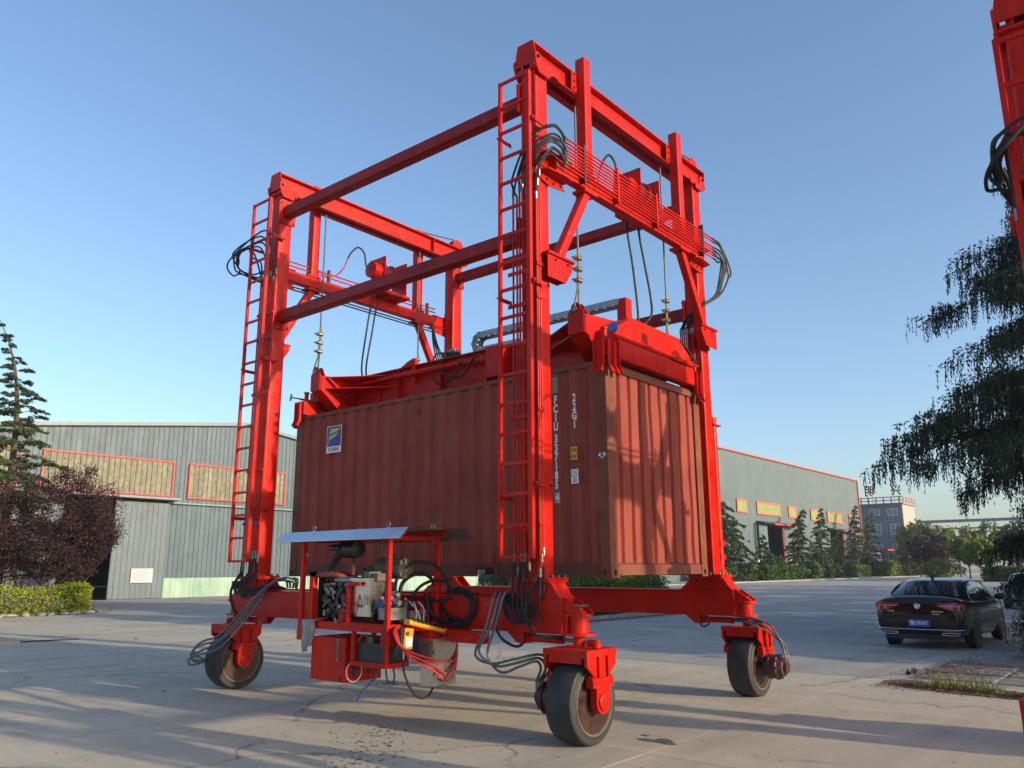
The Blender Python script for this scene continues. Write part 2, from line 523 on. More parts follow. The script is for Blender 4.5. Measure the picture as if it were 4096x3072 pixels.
# left bed, with purple tree and hedge
lb = MB().prism([(-16, 26.6), (5.9, 26.6), (6.6, 27.2), (8.0, 31.5), (8.0, 36.5), (-16, 36.5)], 'z', 0, 0.06).build('planting_bed', M['soil'])
tag(lb, kind='structure')
rng0 = random.Random(5)
stone = MB().lathe([(0.0, -0.12), (0.10, -0.10), (0.17, -0.03), (0.17, 0.05), (0.08, 0.11), (0.0, 0.12)], (0, 0, 0), (0, 0, 1), 7).mesh('edge_stone', M['kerb'])
for k in range(22):
    inst('edge_stone', stone, lb, (-4+k*0.47+rng0.uniform(-.1, .1), 26.45+rng0.uniform(-.06, .06), 0.05), (rng0.uniform(-.3, .3), rng0.uniform(-.3, .3), rng0.uniform(0, 6)), (rng0.uniform(.7, 1.5), rng0.uniform(.6, 1.0), rng0.uniform(.4, .8)))
# old slab pavement on the right, beside the black car
pv = MB().add([(5.3, -30, 0.006), (60, -30, 0.006), (60, -5.05, 0.006), (9.3, -5.05, 0.006), (8.6, -4.35, 0.006), (5.3, -4.35, 0.006)], [(0, 1, 2, 3, 4, 5)]).build('pavement', M['slab_old'])
tag(pv, kind='structure')
rs = random.Random(9)
for i in range(5):
    for j in range(5):
        x0, y0 = 5.35+i*0.92, -4.40-(j+1)*1.15
        if x0 > 8 and j == 0: continue
        zt = 0.016+rs.uniform(0, 0.014)
        MB().prism([(x0+rs.uniform(.02, .06), y0+rs.uniform(.02, .05)), (x0+.86+rs.uniform(-.04, 0), y0+rs.uniform(.02, .05)), (x0+.86+rs.uniform(-.04, 0), y0+1.08), (x0+rs.uniform(.02, .06), y0+1.08)], 'z', 0.0, zt).build('paving_slab', M['slab_old'], pv)
# strip of dry needles and grass along the joint between concrete and pavement
strip = MB().prism([(4.72, -4.15), (5.05, -4.35), (4.85, -5.2), (4.55, -6.2), (4.5, -9.0), (3.75, -9.0), (3.85, -6.3), (3.95, -5.3), (4.2, -4.6)], 'z', 0.001, 0.012)
tag(strip.build('needle_litter', M['litter']), kind='structure')
# pavement in front of the right-hand workshop
fp = MB().box(60, 33.0, 0.0, 300, 41.6, 0.06)
tag(fp.build('footpath', M['earth']), kind='structure')
MB().box(60, 32.7, 0.0, 300, 32.98, 0.12).build('kerb', M['kerb'], bpy.data.objects['footpath'])
# worn white marking and yellow line on the yard
wm = MB().add([(20.6, 2.6, 0.004), (22.4, 2.5, 0.004), (22.5, 3.9, 0.004), (21.0, 3.9, 0.004)], [(0, 1, 2, 3)]).build('road_marking', mk('worn_white_marking', (0.40, 0.42, 0.42), 0.9, var=0.3, scale=5, dirt=(0.25, 0.25, 0.26), dirt_amt=0.8))
tag(wm, kind='structure')

# ================================================================== left warehouse
M['clad'] = mk('blue_grey_cladding', (0.078, 0.117, 0.145), 0.55, var=0.10, scale=0.9, bmp=0.05, bscale=6, dirt=(0.075, 0.11, 0.135), dirt_amt=0.5)
M['clad2'] = mk('grey_green_cladding', (0.108, 0.150, 0.165), 0.55, var=0.08, scale=0.25, dirt=(0.09, 0.115, 0.12), dirt_amt=0.5)
M['fibre'] = mk('fibreglass_light_panel', (0.205, 0.19, 0.132), 0.7, var=0.28, scale=3.5, bmp=0.1, bscale=20, dirt=(0.12, 0.105, 0.07), dirt_amt=0.6)
M['fibre2'] = mk('green_fibreglass_panel', (0.24, 0.27, 0.10), 0.7, var=0.2, scale=1.5)
M['plinth'] = mk('mint_render', (0.27, 0.40, 0.31), 0.85, var=0.2, scale=0.7, dirt=(0.40, 0.43, 0.37), dirt_amt=0.9)
M['doorclad'] = mk('door_cladding', (0.10, 0.135, 0.155), 0.5, var=0.12, scale=0.9, bmp=0.08, bscale=5, dirt=(0.06, 0.075, 0.085), dirt_amt=0.5)
M['trimgrey'] = mk('grey_flashing', (0.17, 0.21, 0.225), 0.5, var=0.1)

for q_ in ('clad', 'fibre', 'plinth', 'doorclad', 'clad2'): panel_variation(M[q_], lo=.93, hi=1.06, streak=.45 if q_ in ('plinth', 'fibre') else .3)
wh = thing('warehouse', 'blue-grey clad gabled workshop with sliding door behind the purple tree', 'warehouse', (0, 0, 0))
YF = 42.0
def gable(x): return 11.57-0.125*abs(x-22.06)
pw = 0.33
k = 0
x = -3.0
while x < 46:
    x1 = x+pw
    z0 = 0.0
    if 10.3 <= x and x1 <= 13.75: z0 = 5.95
    elif x1 > 16.6: z0 = 1.16
    b = MB()
    ya, za, zb = YF, gable(x+0.004), gable(x1-0.004)
    b.add([(x+.004, ya, z0), (x1-.05, ya, z0), (x1-.05, ya, zb), (x+.004, ya, za), (x1-.05, ya-.035, z0), (x1-.018, ya-.035, z0), (x1-.018, ya-.035, zb), (x1-.05, ya-.035, zb), (x1-.004, ya, z0), (x1-.004, ya, zb)],
          [(0, 1, 2, 3), (1, 4, 7, 2), (4, 5, 6, 7), (5, 8, 9, 6)])
    b.build('wall_panel', M['clad'], wh)
    x = x1
    k += 1
MB().prism([(-3, 8.4), (22.06, 11.57), (46, 8.57), (46, 8.47), (22.06, 11.47), (-3, 8.3)], 'y', 41.8, 84).build('roof', M['clad'], wh)
MB().prism([(-3.05, 8.33), (22.06, 11.50), (46, 8.50), (46, 8.70), (22.06, 11.72), (-3.05, 8.53)], 'y', 41.72, 41.9).build('verge_flashing', M['trimgrey'], wh)
b = MB()
b.prism([(-2.9, 0), (45.9, 0), (45.9, 8.55), (22.06, 11.5), (-2.9, 8.4)], 'y', 83.8, 83.95); b.box(-3, 42.03, 0, -2.8, 83.8, 8.3); b.box(45.8, 42.03, 0, 46, 83.8, 8.3)
b.build('wall', M['clad'], wh)
MB().box(16.75, 41.86, 0, 46.02, 42.0, 1.20).build('plinth', M['plinth'], wh)
MB().box(16.7, 41.78, 5.82, 27.5, 41.9, 5.92).build('gutter_rail', M['trimgrey'], wh)
MB().box(27.6, 41.78, 5.82, 45, 41.9, 5.92).build('gutter_rail', M['trimgrey'], wh)
# door opening (dark inside) and sliding door leaf
dd = MB()
x = 13.35
while x < 16.6:
    dd.add([(x, 41.62, .02), (x+.28, 41.62, .02), (x+.28, 41.62, 5.78), (x, 41.62, 5.78), (x+.28, 41.59, .02), (x+.33, 41.59, .02), (x+.33, 41.59, 5.78), (x+.28, 41.59, 5.78), (x+.335, 41.62, .02), (x+.335, 41.62, 5.78)],
           [(0, 1, 2, 3), (1, 4, 7, 2), (4, 5, 6, 7), (5, 8, 9, 6)])
    x += .335
door = dd.build('sliding_door', M['doorclad'], wh)
MB().box(13.33, 41.66, 0.01, 16.72, 41.74, 5.8).build('door_frame', M['doorclad'], door)
nb = MB().box(14.59, 41.53, 0.86, 15.95, 41.57, 1.80).build('notice_board', M['board'], wh)
b = MB()
for i in range(11): b.box(14.70+(0.25 if i == 0 else 0), 41.523, 1.68-i*0.055, 15.84-(0.25 if i == 0 else rng0.uniform(0, .25)), 41.528, 1.68-i*0.055-0.016)
b.build('notice_text', mk('grey_ink', (0.35, 0.36, 0.40), 0.7), nb)
MB().box(14.62, 41.522, 0.88, 15.92, 41.528, 0.95).build('notice_stripe', M['ink_blue'], nb)
MB().prism([(41.95, 5.96), (41.0, 5.98), (41.0, 6.12), (41.95, 6.22)], 'x', 10.5, 17.1).build('canopy', M['trimgrey'], wh)
def wh_window(x0, x1, z0, z1):
    w = MB()
    t = .09
    w.box(x0, 41.86, z0, x1, 41.97, z0+t); w.box(x0, 41.86, z1-t, x1, 41.97, z1); w.box(x0, 41.86, z0+t, x0+t, 41.97, z1-t); w.box(x1-t, 41.86, z0+t, x1, 41.97, z1-t)
    w = w.build('window', M['redtrim'], wh)
    n = int(round((x1-x0-.2)/.33))
    s = (x1-x0-2*t)/n
    for i in range(n):
        a = x0+t+i*s
        MB().add([(a+.01, 41.93, z0+t), (a+s-.05, 41.93, z0+t), (a+s-.05, 41.93, z1-t), (a+.01, 41.93, z1-t), (a+s-.025, 41.895, z0+t), (a+s-.025, 41.895, z1-t), (a+s-.002, 41.93, z0+t), (a+s-.002, 41.93, z1-t)],
                 [(0, 1, 2, 3), (1, 4, 5, 2), (4, 6, 7, 5)]).build('pane', M['fibre'], w)
wh_window(9.05, 16.94, 6.24, 8.50)
wh_window(17.95, 25.36, 6.20, 8.50)
wh_window(0.2, 7.9, 6.24, 8.50)
# things glimpsed inside / left of the opening
MB().box(2.5, 41.80, 0.5, 4.6, 41.86, 1.5).build('notice_board', M['board'], wh)

# ================================================================== right workshop
ws = thing('workshop', 'long tall grey workshop with red roof trim and green light panels behind the conifers', 'warehouse', (0, 0, 0))
x0, x1, H = 78.0, 155.2, 18.1
doors = [(109.3, 116.0, 7.8), (138.0, 143.6, 7.8)]
def wall_profile(xa, xb, za, zb, y=42.0, rib=.5):
    v, f = [], []
    b = MB()
    n = int(round((xb-xa)/rib))
    s = (xb-xa)/n
    pts = []
    for i in range(n):
        a = xa+i*s
        pts += [(a, y), (a+s*.62, y), (a+s*.72, y-.045), (a+s*.90, y-.045)]
    pts.append((xb, y))
    for (p, q) in zip(pts[:-1], pts[1:]):
        b.add([(p[0], p[1], za), (q[0], q[1], za), (q[0], q[1], zb), (p[0], p[1], zb)], [(0, 1, 2, 3)])
    return b
w = wall_profile(x0, 109.3, 0, H)
for a in (wall_profile(109.3, 116.0, 7.8, H), wall_profile(116.0, 138.0, 0, H), wall_profile(138.0, 143.6, 7.8, H), wall_profile(143.6, x1, 0, H)):
    w.add(a.v, a.f)
w.build('wall', M['clad2'], ws)
b = MB()
b.add([(x1, 42, 0), (x1, 80, 0), (x1, 80, H), (x1, 61, H+3), (x1, 42, H)], [(0, 1, 2, 3, 4)])
b.box(x0, 79.8, 0, x1, 80, H); b.box(x0, 42.1, 0, x0+.2, 79.8, H)
b.build('wall', M['clad2'], ws)
MB().prism([(41.8, H), (61, H+3), (80.2, H), (80.2, H-.1), (61, H+2.9), (41.8, H-.1)], 'x', x0, x1+.2).build('roof', M['clad2'], ws)
MB().box(x0, 41.7, H-.12, x1+.15, 41.93, H+.10).build('eaves_trim', M['redtrim_o'], ws)
MB().box(x1-.05, 41.72, 0, x1+.22, 41.95, H-.13).build('corner_trim', M['redtrim_o'], ws)
for (a, c, d, e) in ((100.5, 104.1, 9.4, 11.3), (107.3, 116.5, 9.4, 11.3), (119.4, 123.0, 9.4, 11.3), (129.1, 132.8, 9.4, 11.3), (137.1, 145.0, 9.4, 11.3), (148.5, 151.6, 9.4, 11.3)):
    f = MB()
    t = .2
    f.box(a, 41.8, d, c, 41.95, d+t); f.box(a, 41.8, e-t, c, 41.95, e); f.box(a, 41.8, d+t, a+t, 41.95, e-t); f.box(c-t, 41.8, d+t, c, 41.95, e-t)
    f = f.build('window', M['redtrim_o'], ws)
    wall_profile(a+t, c-t, d+t, e-t, 41.9, .45).build('light_panel', M['fibre2'], f)
for a, c in ((106.9, 120.5), (136.6, 149.1)):
    cn = MB().prism([(41.95, 8.0), (40.6, 8.0), (40.6, 8.12), (41.95, 8.45)], 'x', a, c).build('canopy', M['darkint'], ws)
    MB().box(a+3.5, 40.5, 7.9, c-.4, 40.58, 8.14).build('canopy_trim', mk('red_canopy_trim', (0.60, 0.05, 0.03), .5), cn)
MB().box(107.0, 41.6, 0, 110.0, 41.8, 7.9).build('sliding_door', M['clad2'], ws)
MB().box(115.6, 41.55, 0, 116.4, 41.85, 7.8).build('door_jamb', mk('dark_red_jamb', (0.16, 0.02, 0.03), .6), ws)
MB().box(143.3, 41.55, 0, 144.0, 41.85, 7.8).build('door_jamb', bpy.data.materials['dark_red_jamb'], ws)
MB().cyl((105.9, 41.75, 0), (105.9, 41.75, 8.1), .12, 8).build('drain_pipe', M['darkint'], ws)
for a, c, d, e in ((120.6, 122.4, .9, 5.7), (129.8, 132.8, 1.6, 5.7), (149.2, 151.4, .9, 5.7)):
    f = MB()
    n = 3
    for i in range(n+1):
        xx = a+(c-a)*i/n
        f.box(xx-.06, 41.78, d, xx+.06, 41.95, e)
    for zz in (d, (d+e)/2, e): f.box(a-.06, 41.76, zz-.07, c+.06, 41.97, zz+.07)
    f = f.build('window', mk('cream_window_frame', (0.55, 0.53, 0.46), .6), ws)
    MB().box(a, 41.88, d, c, 41.94, e).build('pane', mk('dark_glass', (0.03, 0.035, 0.04), .15), f)
MB().box(118.1, 41.8, 1.2, 119.4, 41.9, 2.9).build('poster', M['board'], ws)
MB().box(104.2, 41.8, 1.0, 107.0, 41.9, 2.8).build('white_board', M['board'], ws)

# ================================================================== office building with roof letters
ob = thing('office_building', 'tiled office block with roof railing behind the workshop', 'building', (0, 0, 0))
M['tile_shaded'] = mk('tile_shaded_side', (0.23, 0.27, 0.34), .6, var=.12, scale=.5)  # wall tile with the shade of the left face put into its colour
M['tile_lit'] = mk('tile_lit_side', (0.34, 0.32, 0.27), .6, var=.08, scale=.5)  # lit copy of the same tile, sunlight put into the colour
X0, X1, Y0, Y1, Zt = 165.0, 174.0, 36.65, 49.0, 14.0
b = MB()
zc, yc = 0.0, Y0
cols = [(36.65, 37.6), (37.6, 39.5), (39.5, 41.0), (41.0, 43.0), (43.0, 49.0)]
wins = [(37.6, 39.5, 11.65, 13.05), (41.0, 43.0, 11.75, 13.05), (37.4, 39.2, 7.9, 10.1), (41.0, 42.8, 7.9, 10.1), (37.4, 39.2, 3.6, 6.2), (41.0, 42.8, 3.6, 6.2)]
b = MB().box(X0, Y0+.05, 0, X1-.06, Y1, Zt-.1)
b.build('wall', M['tile_shaded'], ob)
MB().box(X0+.06, Y0, 0, X1, Y0+.04, Zt-.1).build('side_wall', M['tile_lit'], ob)
b = MB()
for zz in np.arange(1.0, Zt-.3, 0.62): b.box(X0-.012, Y0+.06, zz, X0-.001, Y1, zz+.035)
for yy in np.arange(Y0+.7, Y1, 0.75): b.box(X0-.013, yy, 0, X0-.002, yy+.035, Zt-.2)
tag(b.build('tile_joints', M['darkint'], ob), kind='stuff')
b = MB()
for zz in np.arange(1.0, Zt-.3, 0.62): b.box(X0+.1, Y0-.012, zz, X1, Y0-.001, zz+.035)
tag(b.build('tile_joints', mk('beige_joint', (.38, .36, .32), .8), ob), kind='stuff')
MB().box(X0-.35, Y0-.35, Zt-.1, X1+.35, Y1, Zt+.15).build('cornice', mk('terracotta_cornice', (.34, .20, .15), .7), ob)
for (a, c, d, e) in wins:
    f = MB()
    t = .09
    f.box(X0-.10, a, d, X0-.02, c, d+t); f.box(X0-.10, a, e-t, X0-.02, c, e)
    for yy in (a, (a+c)/2-t/2, c-t): f.box(X0-.10, yy, d+t, X0-.02, yy+t, e-t)
    f = f.build('window', M['white'], ob)
    MB().box(X0-.05, a+t, d+t, X0-.025, c-t, e-t).build('pane', mk('grey_glass', (.30, .34, .36), .2), f)
b = MB()
M['rail'] = mk('terracotta_rail', (.36, .20, .16), .7)
for zz in (Zt+.62, Zt+1.25):
    b.box(X0-.3, Y0-.3, zz, X0-.1, Y1, zz+.16); b.box(X0-.1, Y0-.3, zz, X1+.3, Y0-.1, zz+.16)
for yy in np.arange(Y0+.3, Y1, 1.45): b.box(X0-.26, yy, Zt+.15, X0-.13, yy+.22, Zt+1.25)
for xx in np.arange(X0+.6, X1, 2.1): b.box(xx, Y0-.26, Zt+.15, xx+.22, Y0-.13, Zt+1.25)
b.build('roof_railing', M['rail'], ob)
for ch, yy, zz in (('明', 42.75, 16.65), ('兴', 37.65, 16.60)):
    me = text_mesh('roof_letter', ch, 2.3, mk('maroon_letter', (.22, .035, .06), .6), .12, .85, .04)
    o = inst('roof_letter', me, ob, (X0+.6, yy, zz), (math.radians(90), 0, math.radians(90)))
    MB().box(X0+.75, yy-.5, Zt+.1, X0+.80, yy-.44, zz).build('letter_strut', M['darkint'], ob)
    MB().box(X0+.75, yy+.5, Zt+.1, X0+.80, yy+.56, zz).build('letter_strut', M['darkint'], ob)

# low white annexe in front of the office
an = thing('annexe', 'low white annexe with red canopy strip behind the far conifers', 'building', (0, 0, 0))
MB().box(157.5, 41.2, 0, 164, 48, 4.6).build('wall', M['white'], an)
for zz, yy in ((1.2, 42.2), (1.2, 45.0)): MB().box(157.4, yy, zz, 157.48, yy+1.2, zz+2.0).build('window', mk('annexe_glass', (.03, .035, .04), .2), an)
MB().box(155.5, 37.5, 4.7, 160.5, 41.2, 5.0).build('canopy', mk('red_annexe_canopy', (.55, .04, .03), .5), an)
# overhead crane runway far behind
cr = thing('crane_runway', 'distant dark overhead crane runway on posts seen past the cedar', 'crane', (0, 0, 0))
MB().box(229.5, 8, 13.0, 230.5, 52, 13.7).build('runway_beam', mk('runway_blue_grey', (.13, .16, .20), .6), cr)
for yy in (20.0, 34.0, 47.5):
    MB().box(229.6, yy, 0, 230.4, yy+.8, 13.0).build('post', bpy.data.materials['runway_blue_grey'], cr)
MB().box(229.7, 8, 11.2, 230.3, 52, 11.6).build('lower_rail', bpy.data.materials['runway_blue_grey'], cr)
# ================================================================== gantry crane
HX, HY, CW = 2.038, 2.665, 0.24
WO = 0.52                     # wheel pivot beyond the column, along y
RED = M['red']

def bolts(spots, d, r=0.014, l=0.02, parent=None, mat=None):
    b = MB()
    d = Vector(d)
    for p in spots:
        b.cyl(Vector(p), Vector(p)+d*l, r, 6)
    return tag(b.build('bolt_set', mat or M['bolt'], parent), kind='stuff')

def U(cx, cz, w, top, n=10):
    """U-shaped outline, half width w, round bottom."""
    pts = [(cx-w, top), (cx-w, cz)]
    for k in range(1, n):
        a = math.pi+math.pi*k/n
        pts.append((cx+w*math.cos(a), cz+w*math.sin(a)))
    return pts+[(cx+w, cz), (cx+w, top)]

def wheel_set(t, px, py, motor, fork_group=None, steer=0.0):
    """fork, wheel, drive motor at pivot (px,py); motor = +1/-1 side along y, 0 none"""
    fk = MB()
    fk.box(px-.262, py-.275, .865, px+.262, py+.275, .93)
    for s in (-1, 1):
        yo, yi = py+s*.272, py+s*.238
        fk.prism([(px-.258, .866), (px+.258, .866), (px+.258, .775), (px+.12, .665), (px-.12, .665), (px-.258, .775)], 'y', yi, yo)
        fk.prism([(px-.09, .866), (px-.07, .866), (px-.07, .665), (px-.09, .665)], 'y', yo, yo+s*.03)
        fk.prism([(px+.09, .866), (px+.07, .866), (px+.07, .665), (px+.09, .665)], 'y', yo, yo+s*.03)
    fk.box(px-.262, py-.20, .80, px-.240, py+.20, .866)
    fk.box(px+.240, py-.20, .80, px+.262, py+.20, .866)
    fork = fk.build('wheel_fork', RED, t)
    for s in (-1, 1):
        c = MB()
        yo, yi = py+s*.285, py+s*.205
        c.box(px-.185, yi, .615, px+.185, yo, .662)
        c.box(px-.185, yi-.001*s, .570, px+.185, yo+.004*s, .613)
        if s != motor:
            c.prism(U(px, .43, .118, .570), 'y', yi, yo-.003*s)
            c.lathe([(.085, 0), (.085, .016), (.078, .02)], (px, yo-.003*s, .43), (0, s, 0), 20)
        c.build('axle_block', RED, fork)
        bolts([(px-.16, yo-s*.02, .663), (px+.16, yo-s*.02, .663), (px-.16, yi+s*.02, .663), (px+.16, yi+s*.02, .663)], (0, 0, 1), .013, .018, fork, RED)
    R, w = .412, .165
    wh_ = bpy.data.objects.new('wheel', None)
    link(wh_, t)
    wh_.location = (px, py-.005, R)
    ty = MB().lathe([(.30, -w+.004), (.318, -w-.002), (.345, -w+.006), (.350, -w), (.385, -w+.002), (.402, -w+.014), (R, -w+.05), (R+.001, 0), (R, w-.05), (.402, w-.014), (.385, w-.002), (.350, w), (.345, w-.006), (.318, w+.002), (.30, w-.004)], (0, 0, 0), (0, 1, 0), 56, cap=False)
    ty.build('tyre', M['rubber'], wh_, 30)
    rm = MB()
    for s in (-1, 1):
        rm.lathe([(.322, s*(w-.004)), (.318, s*(w+.004)), (.300, s*(w+.001)), (.292, s*(w-.02)), (.288, s*(w-.10)), (.26, s*(w-.12)), (.15, s*(w-.115)), (.142, s*(w-.06)), (.10, s*(w-.05)), (.02, s*(w-.05))], (0, 0, 0), (0, 1, 0), 48)
    rm.build('rim', M['rim'], wh_, 30)
    for s in (-1, 1):
        MB().lathe([(.322, s*(w+.0045)), (.318, s*(w+.009)), (.303, s*(w+.008)), (.296, s*(w-.004))], (0, 0, 0), (0, 1, 0), 48, cap=False).build('rim_edge', M['exhaust'], wh_, 30)
    b = MB()
    for k in range(8):
        a = 2*math.pi*k/8
        for s in (-1, 1):
            b.cyl((.115*math.cos(a), s*(w-.03), .115*math.sin(a)), (.115*math.cos(a), s*(w+.0), .115*math.sin(a)), .012, 6)
    b.build('wheel_nut_set', M['bolt'], wh_)
    MB().cyl((0, -.27, 0), (0, .27, 0), .05, 16).build('axle', M['rim'], wh_)
    if motor:
        s = motor
        mt = MB().lathe([(.10, 0), (.135, .0), (.135, .05), (.165, .055), (.165, .09), (.15, .10), (.15, .15), (.168, .155), (.168, .19), (.14, .20), (.12, .26), (.08, .27), (.075, .31), (.02, .315)], (px, py+s*.235, .41), (0, s, 0), 28).build('hub_motor', M['motor'], t)
        b = MB()
        for k in range(10):
            a = 2*math.pi*k/10
            b.cyl((px+.152*math.cos(a), py+s*.385, .41+.152*math.sin(a)), (px+.152*math.cos(a), py+s*.45, .41+.152*math.sin(a)), .016, 6)
        for k in range(5):
            a = 2*math.pi*k/5+.3
            b.cbox((px+.10*math.cos(a), py+s*.47, .41+.10*math.sin(a)), (.05, .05, .05))
        b.build('bolt_set', M['motor'], mt)
        f = MB()
        for dx in (-.05, 0, .05): f.tube([(px+dx, py+s*.50, .46), (px+dx, py+s*.53, .50), (px+dx, py+s*.53, .57)], .014, 8)
        f.build('hose_fitting', M['steel'], mt)

def gantry(name, label, loc, drop, detail=True, rz=0.0, lad=0.0, loop=1.0, wo=WO):
    t = thing(name, label, 'gantry crane', loc, rz, 'red gantry cranes in the yard')
    Z = lambda z: z-drop
    # ---- bottom beams, pedestals, pivots, wheels
    for sx in (-1, 1):
        x = sx*HX
        bb = MB().beam((x, -3.04, 1.24), (x, 3.04, 1.24), .26, .36, .012).build('bottom_beam', RED, t)
        for sy in (-1, 1):
            y = sy*HY
            py = sy*(HY+wo)
            p = MB()
            for dx in (-.128, .108):
                p.prism([(y+sy*.372, 1.42), (y+sy*.25, 1.585), (y-sy*.25, 1.585), (y-sy*.43, 1.42)], 'x', x+dx, x+dx+.02)
            p.prism([(y+sy*.372, 1.42), (y+sy*.25, 1.585), (y+sy*.235, 1.585), (y+sy*.355, 1.42)], 'x', x-.105, x+.105)
            p.box(x-.01, y-.2, 1.42, x+.01, y+.2, 1.585)
            for dy in (-.12, .12):
                p.box(x-.15, y+dy-.01, 1.30, x-.129, y+dy+.01, 1.585); p.box(x+.129, y+dy-.01, 1.30, x+.15, y+dy+.01, 1.585)
            p.build('pedestal', RED, bb)
            fl = MB().box(x-.185, y-.26, 1.585, x+.185, y+.26, 1.607).box(x-.185, y-.26, 1.609, x+.185, y+.26, 1.632).build('base_flange', RED, bb)
            bolts([(x+a, y+b_, 1.632) for a in (-.16, -.055, .055, .16) for b_ in (-.225, .225)]+[(x+a, y+b_, 1.632) for a in (-.16, .16) for b_ in (-.08, .08)], (0, 0, 1), .016, .03, bb)
            ep = MB().box(x-.132, sy*3.04, 1.058, x+.132, sy*3.062, 1.43)
            for dx in (-.105, .085) if detail else ():
                ep.prism([(sy*3.062, 1.272), (sy*3.062, 1.425), (sy*3.10, 1.425), (sy*3.30, 1.285), (sy*3.30, 1.272)], 'x', x+dx, x+dx+.02)
                ep.box(x+dx, sy*3.062, 1.078, x+dx+.02, sy*3.12, 1.245)
            ep.build('end_plate', RED, bb)
            pv_ = MB()
            n = 14
            for z0, z1, rr in ((1.245, 1.272, .155), (1.052, 1.078, .175)):
                pts = [(x-.132, sy*3.06)]
                for k in range(n+1):
                    a = math.pi*k/n
                    pts.append((x-rr*math.cos(a)*.9, py+sy*rr*math.sin(a)))
                pts.append((x+.132, sy*3.06))
                pv_.prism(pts, 'z', z0, z1)
            pv_.cyl((x, py, 1.078), (x, py, 1.245), .102, 28)
            pv_.lathe([(.085, 0), (.085, .025), (.05, .03), (.05, .055), (.02, .06)], (x, py, 1.272), (0, 0, 1), 20)
            pv_.cyl((x, py, .93), (x, py, 1.052), .060, 20)
            pv_.build('pivot_housing', RED, bb)
            motor = {(-1, -1): 1, (1, -1): -1, (-1, 1): 1 if detail else -1, (1, 1): -1}[(sx, sy)]
            wheel_set(t, x, py, motor)
            # steering cylinder with its bracket
            br = MB()
            for dx in (-.09, .06): br.prism([(y-sy*-.25+sy*-.30, 1.06), (sy*2.28, 1.06), (sy*2.42, .945), (sy*2.54, .945), (sy*2.54, 1.06)], 'x', x+dx, x+dx+.02)
            br.box(x-.09, sy*2.52, .945, x+.08, sy*2.545, 1.06)
            br.build('cylinder_bracket', RED, bb)
            if not detail and sx < 0: continue
            sc = MB().cyl((x-.01, sy*2.50, .998), (x-.01, sy*2.99, .998), .043, 16).cyl((x-.01, sy*2.40, .998), (x-.01, sy*2.5, .998), .03, 12).build('steering_cylinder', RED, t)
            MB().cyl((x-.01, sy*2.99, 1.0), (x+.0, sy*3.36, .985), .018, 10).build('piston_rod', M['steel'], sc)
            MB().lathe([(.03, 0), (.045, .01), (.045, .06), (.03, .07)], (x+.0, sy*3.40, .93), (0, 0, 1), 16).cyl((x, sy*3.30, .985), (x, sy*3.42, .98), .036, 14).build('rod_end', RED, sc)
    # ---- columns
    for sx in (-1, 1):
        for sy in (-1, 1):
            x, y = sx*HX, sy*HY
            c = MB().beam((x, y, 1.632), (x, y, Z(7.76)), CW, CW, .022, seg=4).build('column', RED if sy < 0 else M['red'], t)
            for s in (-1, 1):
                yy = y+s*.165
                pts = [(x-.11, Z(7.70)), (x+.10, Z(7.70)), (x+.10, Z(7.78)), (x-.02, Z(7.82)), (x-.05, Z(7.92)), (x-.08, Z(7.96)), (x-.15, Z(7.97)), (x-.19, Z(7.93)), (x-.19, Z(7.86)), (x-.15, Z(7.76))]
                MB().prism([((qx if sx < 0 else 2*x-qx), qz) for qx, qz in pts], 'y', yy-.012, yy+.012).build('top_lug', RED, c)
            bolts([(x-.135*(1 if sx < 0 else -1), y-.177-.001, Z(7.91)), (x-.135*(1 if sx < 0 else -1), y+.177, Z(7.91))], (0, -1, 0), .022, .03, c)
            MB().box(x-.165, y-.17, Z(7.76), x+.165, y+.17, Z(7.785)).build('top_plate', RED, c)
            MB().box(x-.135, y-.135, 1.635, x+.135, y+.135, 1.645).build('weld_collar', RED, c)
    # ---- side beams between columns
    for sx in (-1, 1):
        for zc in (7.447, 5.655):
            x = sx*HX
            sb = MB().beam((x, -2.52, Z(zc)), (x, 2.52, Z(zc)), .17, .17, .014).build('side_beam', M['red_shade'], t)
            for sy in (-1, 1):
                ep = MB().box(x-.16, sy*2.513, Z(zc)-.19, x+.16, sy*2.528, Z(zc)+.19).box(x-.16, sy*2.530, Z(zc)-.19, x+.16, sy*2.545, Z(zc)+.19)
                ep.build('end_plate', RED, sb)
                bolts([(x+a, sy*2.513, Z(zc)+b_) for a in (-.125, 0, .125) for b_ in (-.155, .155)], (0, -sy, 0), .017, .022, sb)
    # ---- portals (two frames across, at the near and far columns)
    for sy in (-1, 1):
        yc = sy*HY
        tb = MB()
        for s in (-1, 1):
            yw = yc+s*.055
            tb.box(-2.19, yw-.006, Z(7.80), 2.30, yw+.006, Z(8.12))
            tb.box(-2.19, yw+s*.006, Z(8.103), 2.30, yw+s*.085, Z(8.12))
            tb.box(-2.19, yw+s*.006, Z(7.80), 2.30, yw+s*.085, Z(7.815))
        tb.box(-2.19, yc-.049, Z(8.108), -.6, yc+.049, Z(8.12))
        tb = tb.build('top_beam', RED, t)
        MB().prism([(yc-.125, Z(8.15)), (yc+.125, Z(8.15)), (yc+.165, Z(7.93)), (yc+.165, Z(7.84)), (yc-.165, Z(7.84)), (yc-.165, Z(7.93))], 'x', -2.205, -2.19).build('end_plate', RED, tb)
        MB().box(2.30, yc-.15, Z(7.80), 2.312, yc+.15, Z(8.12)).build('end_plate', RED, tb)
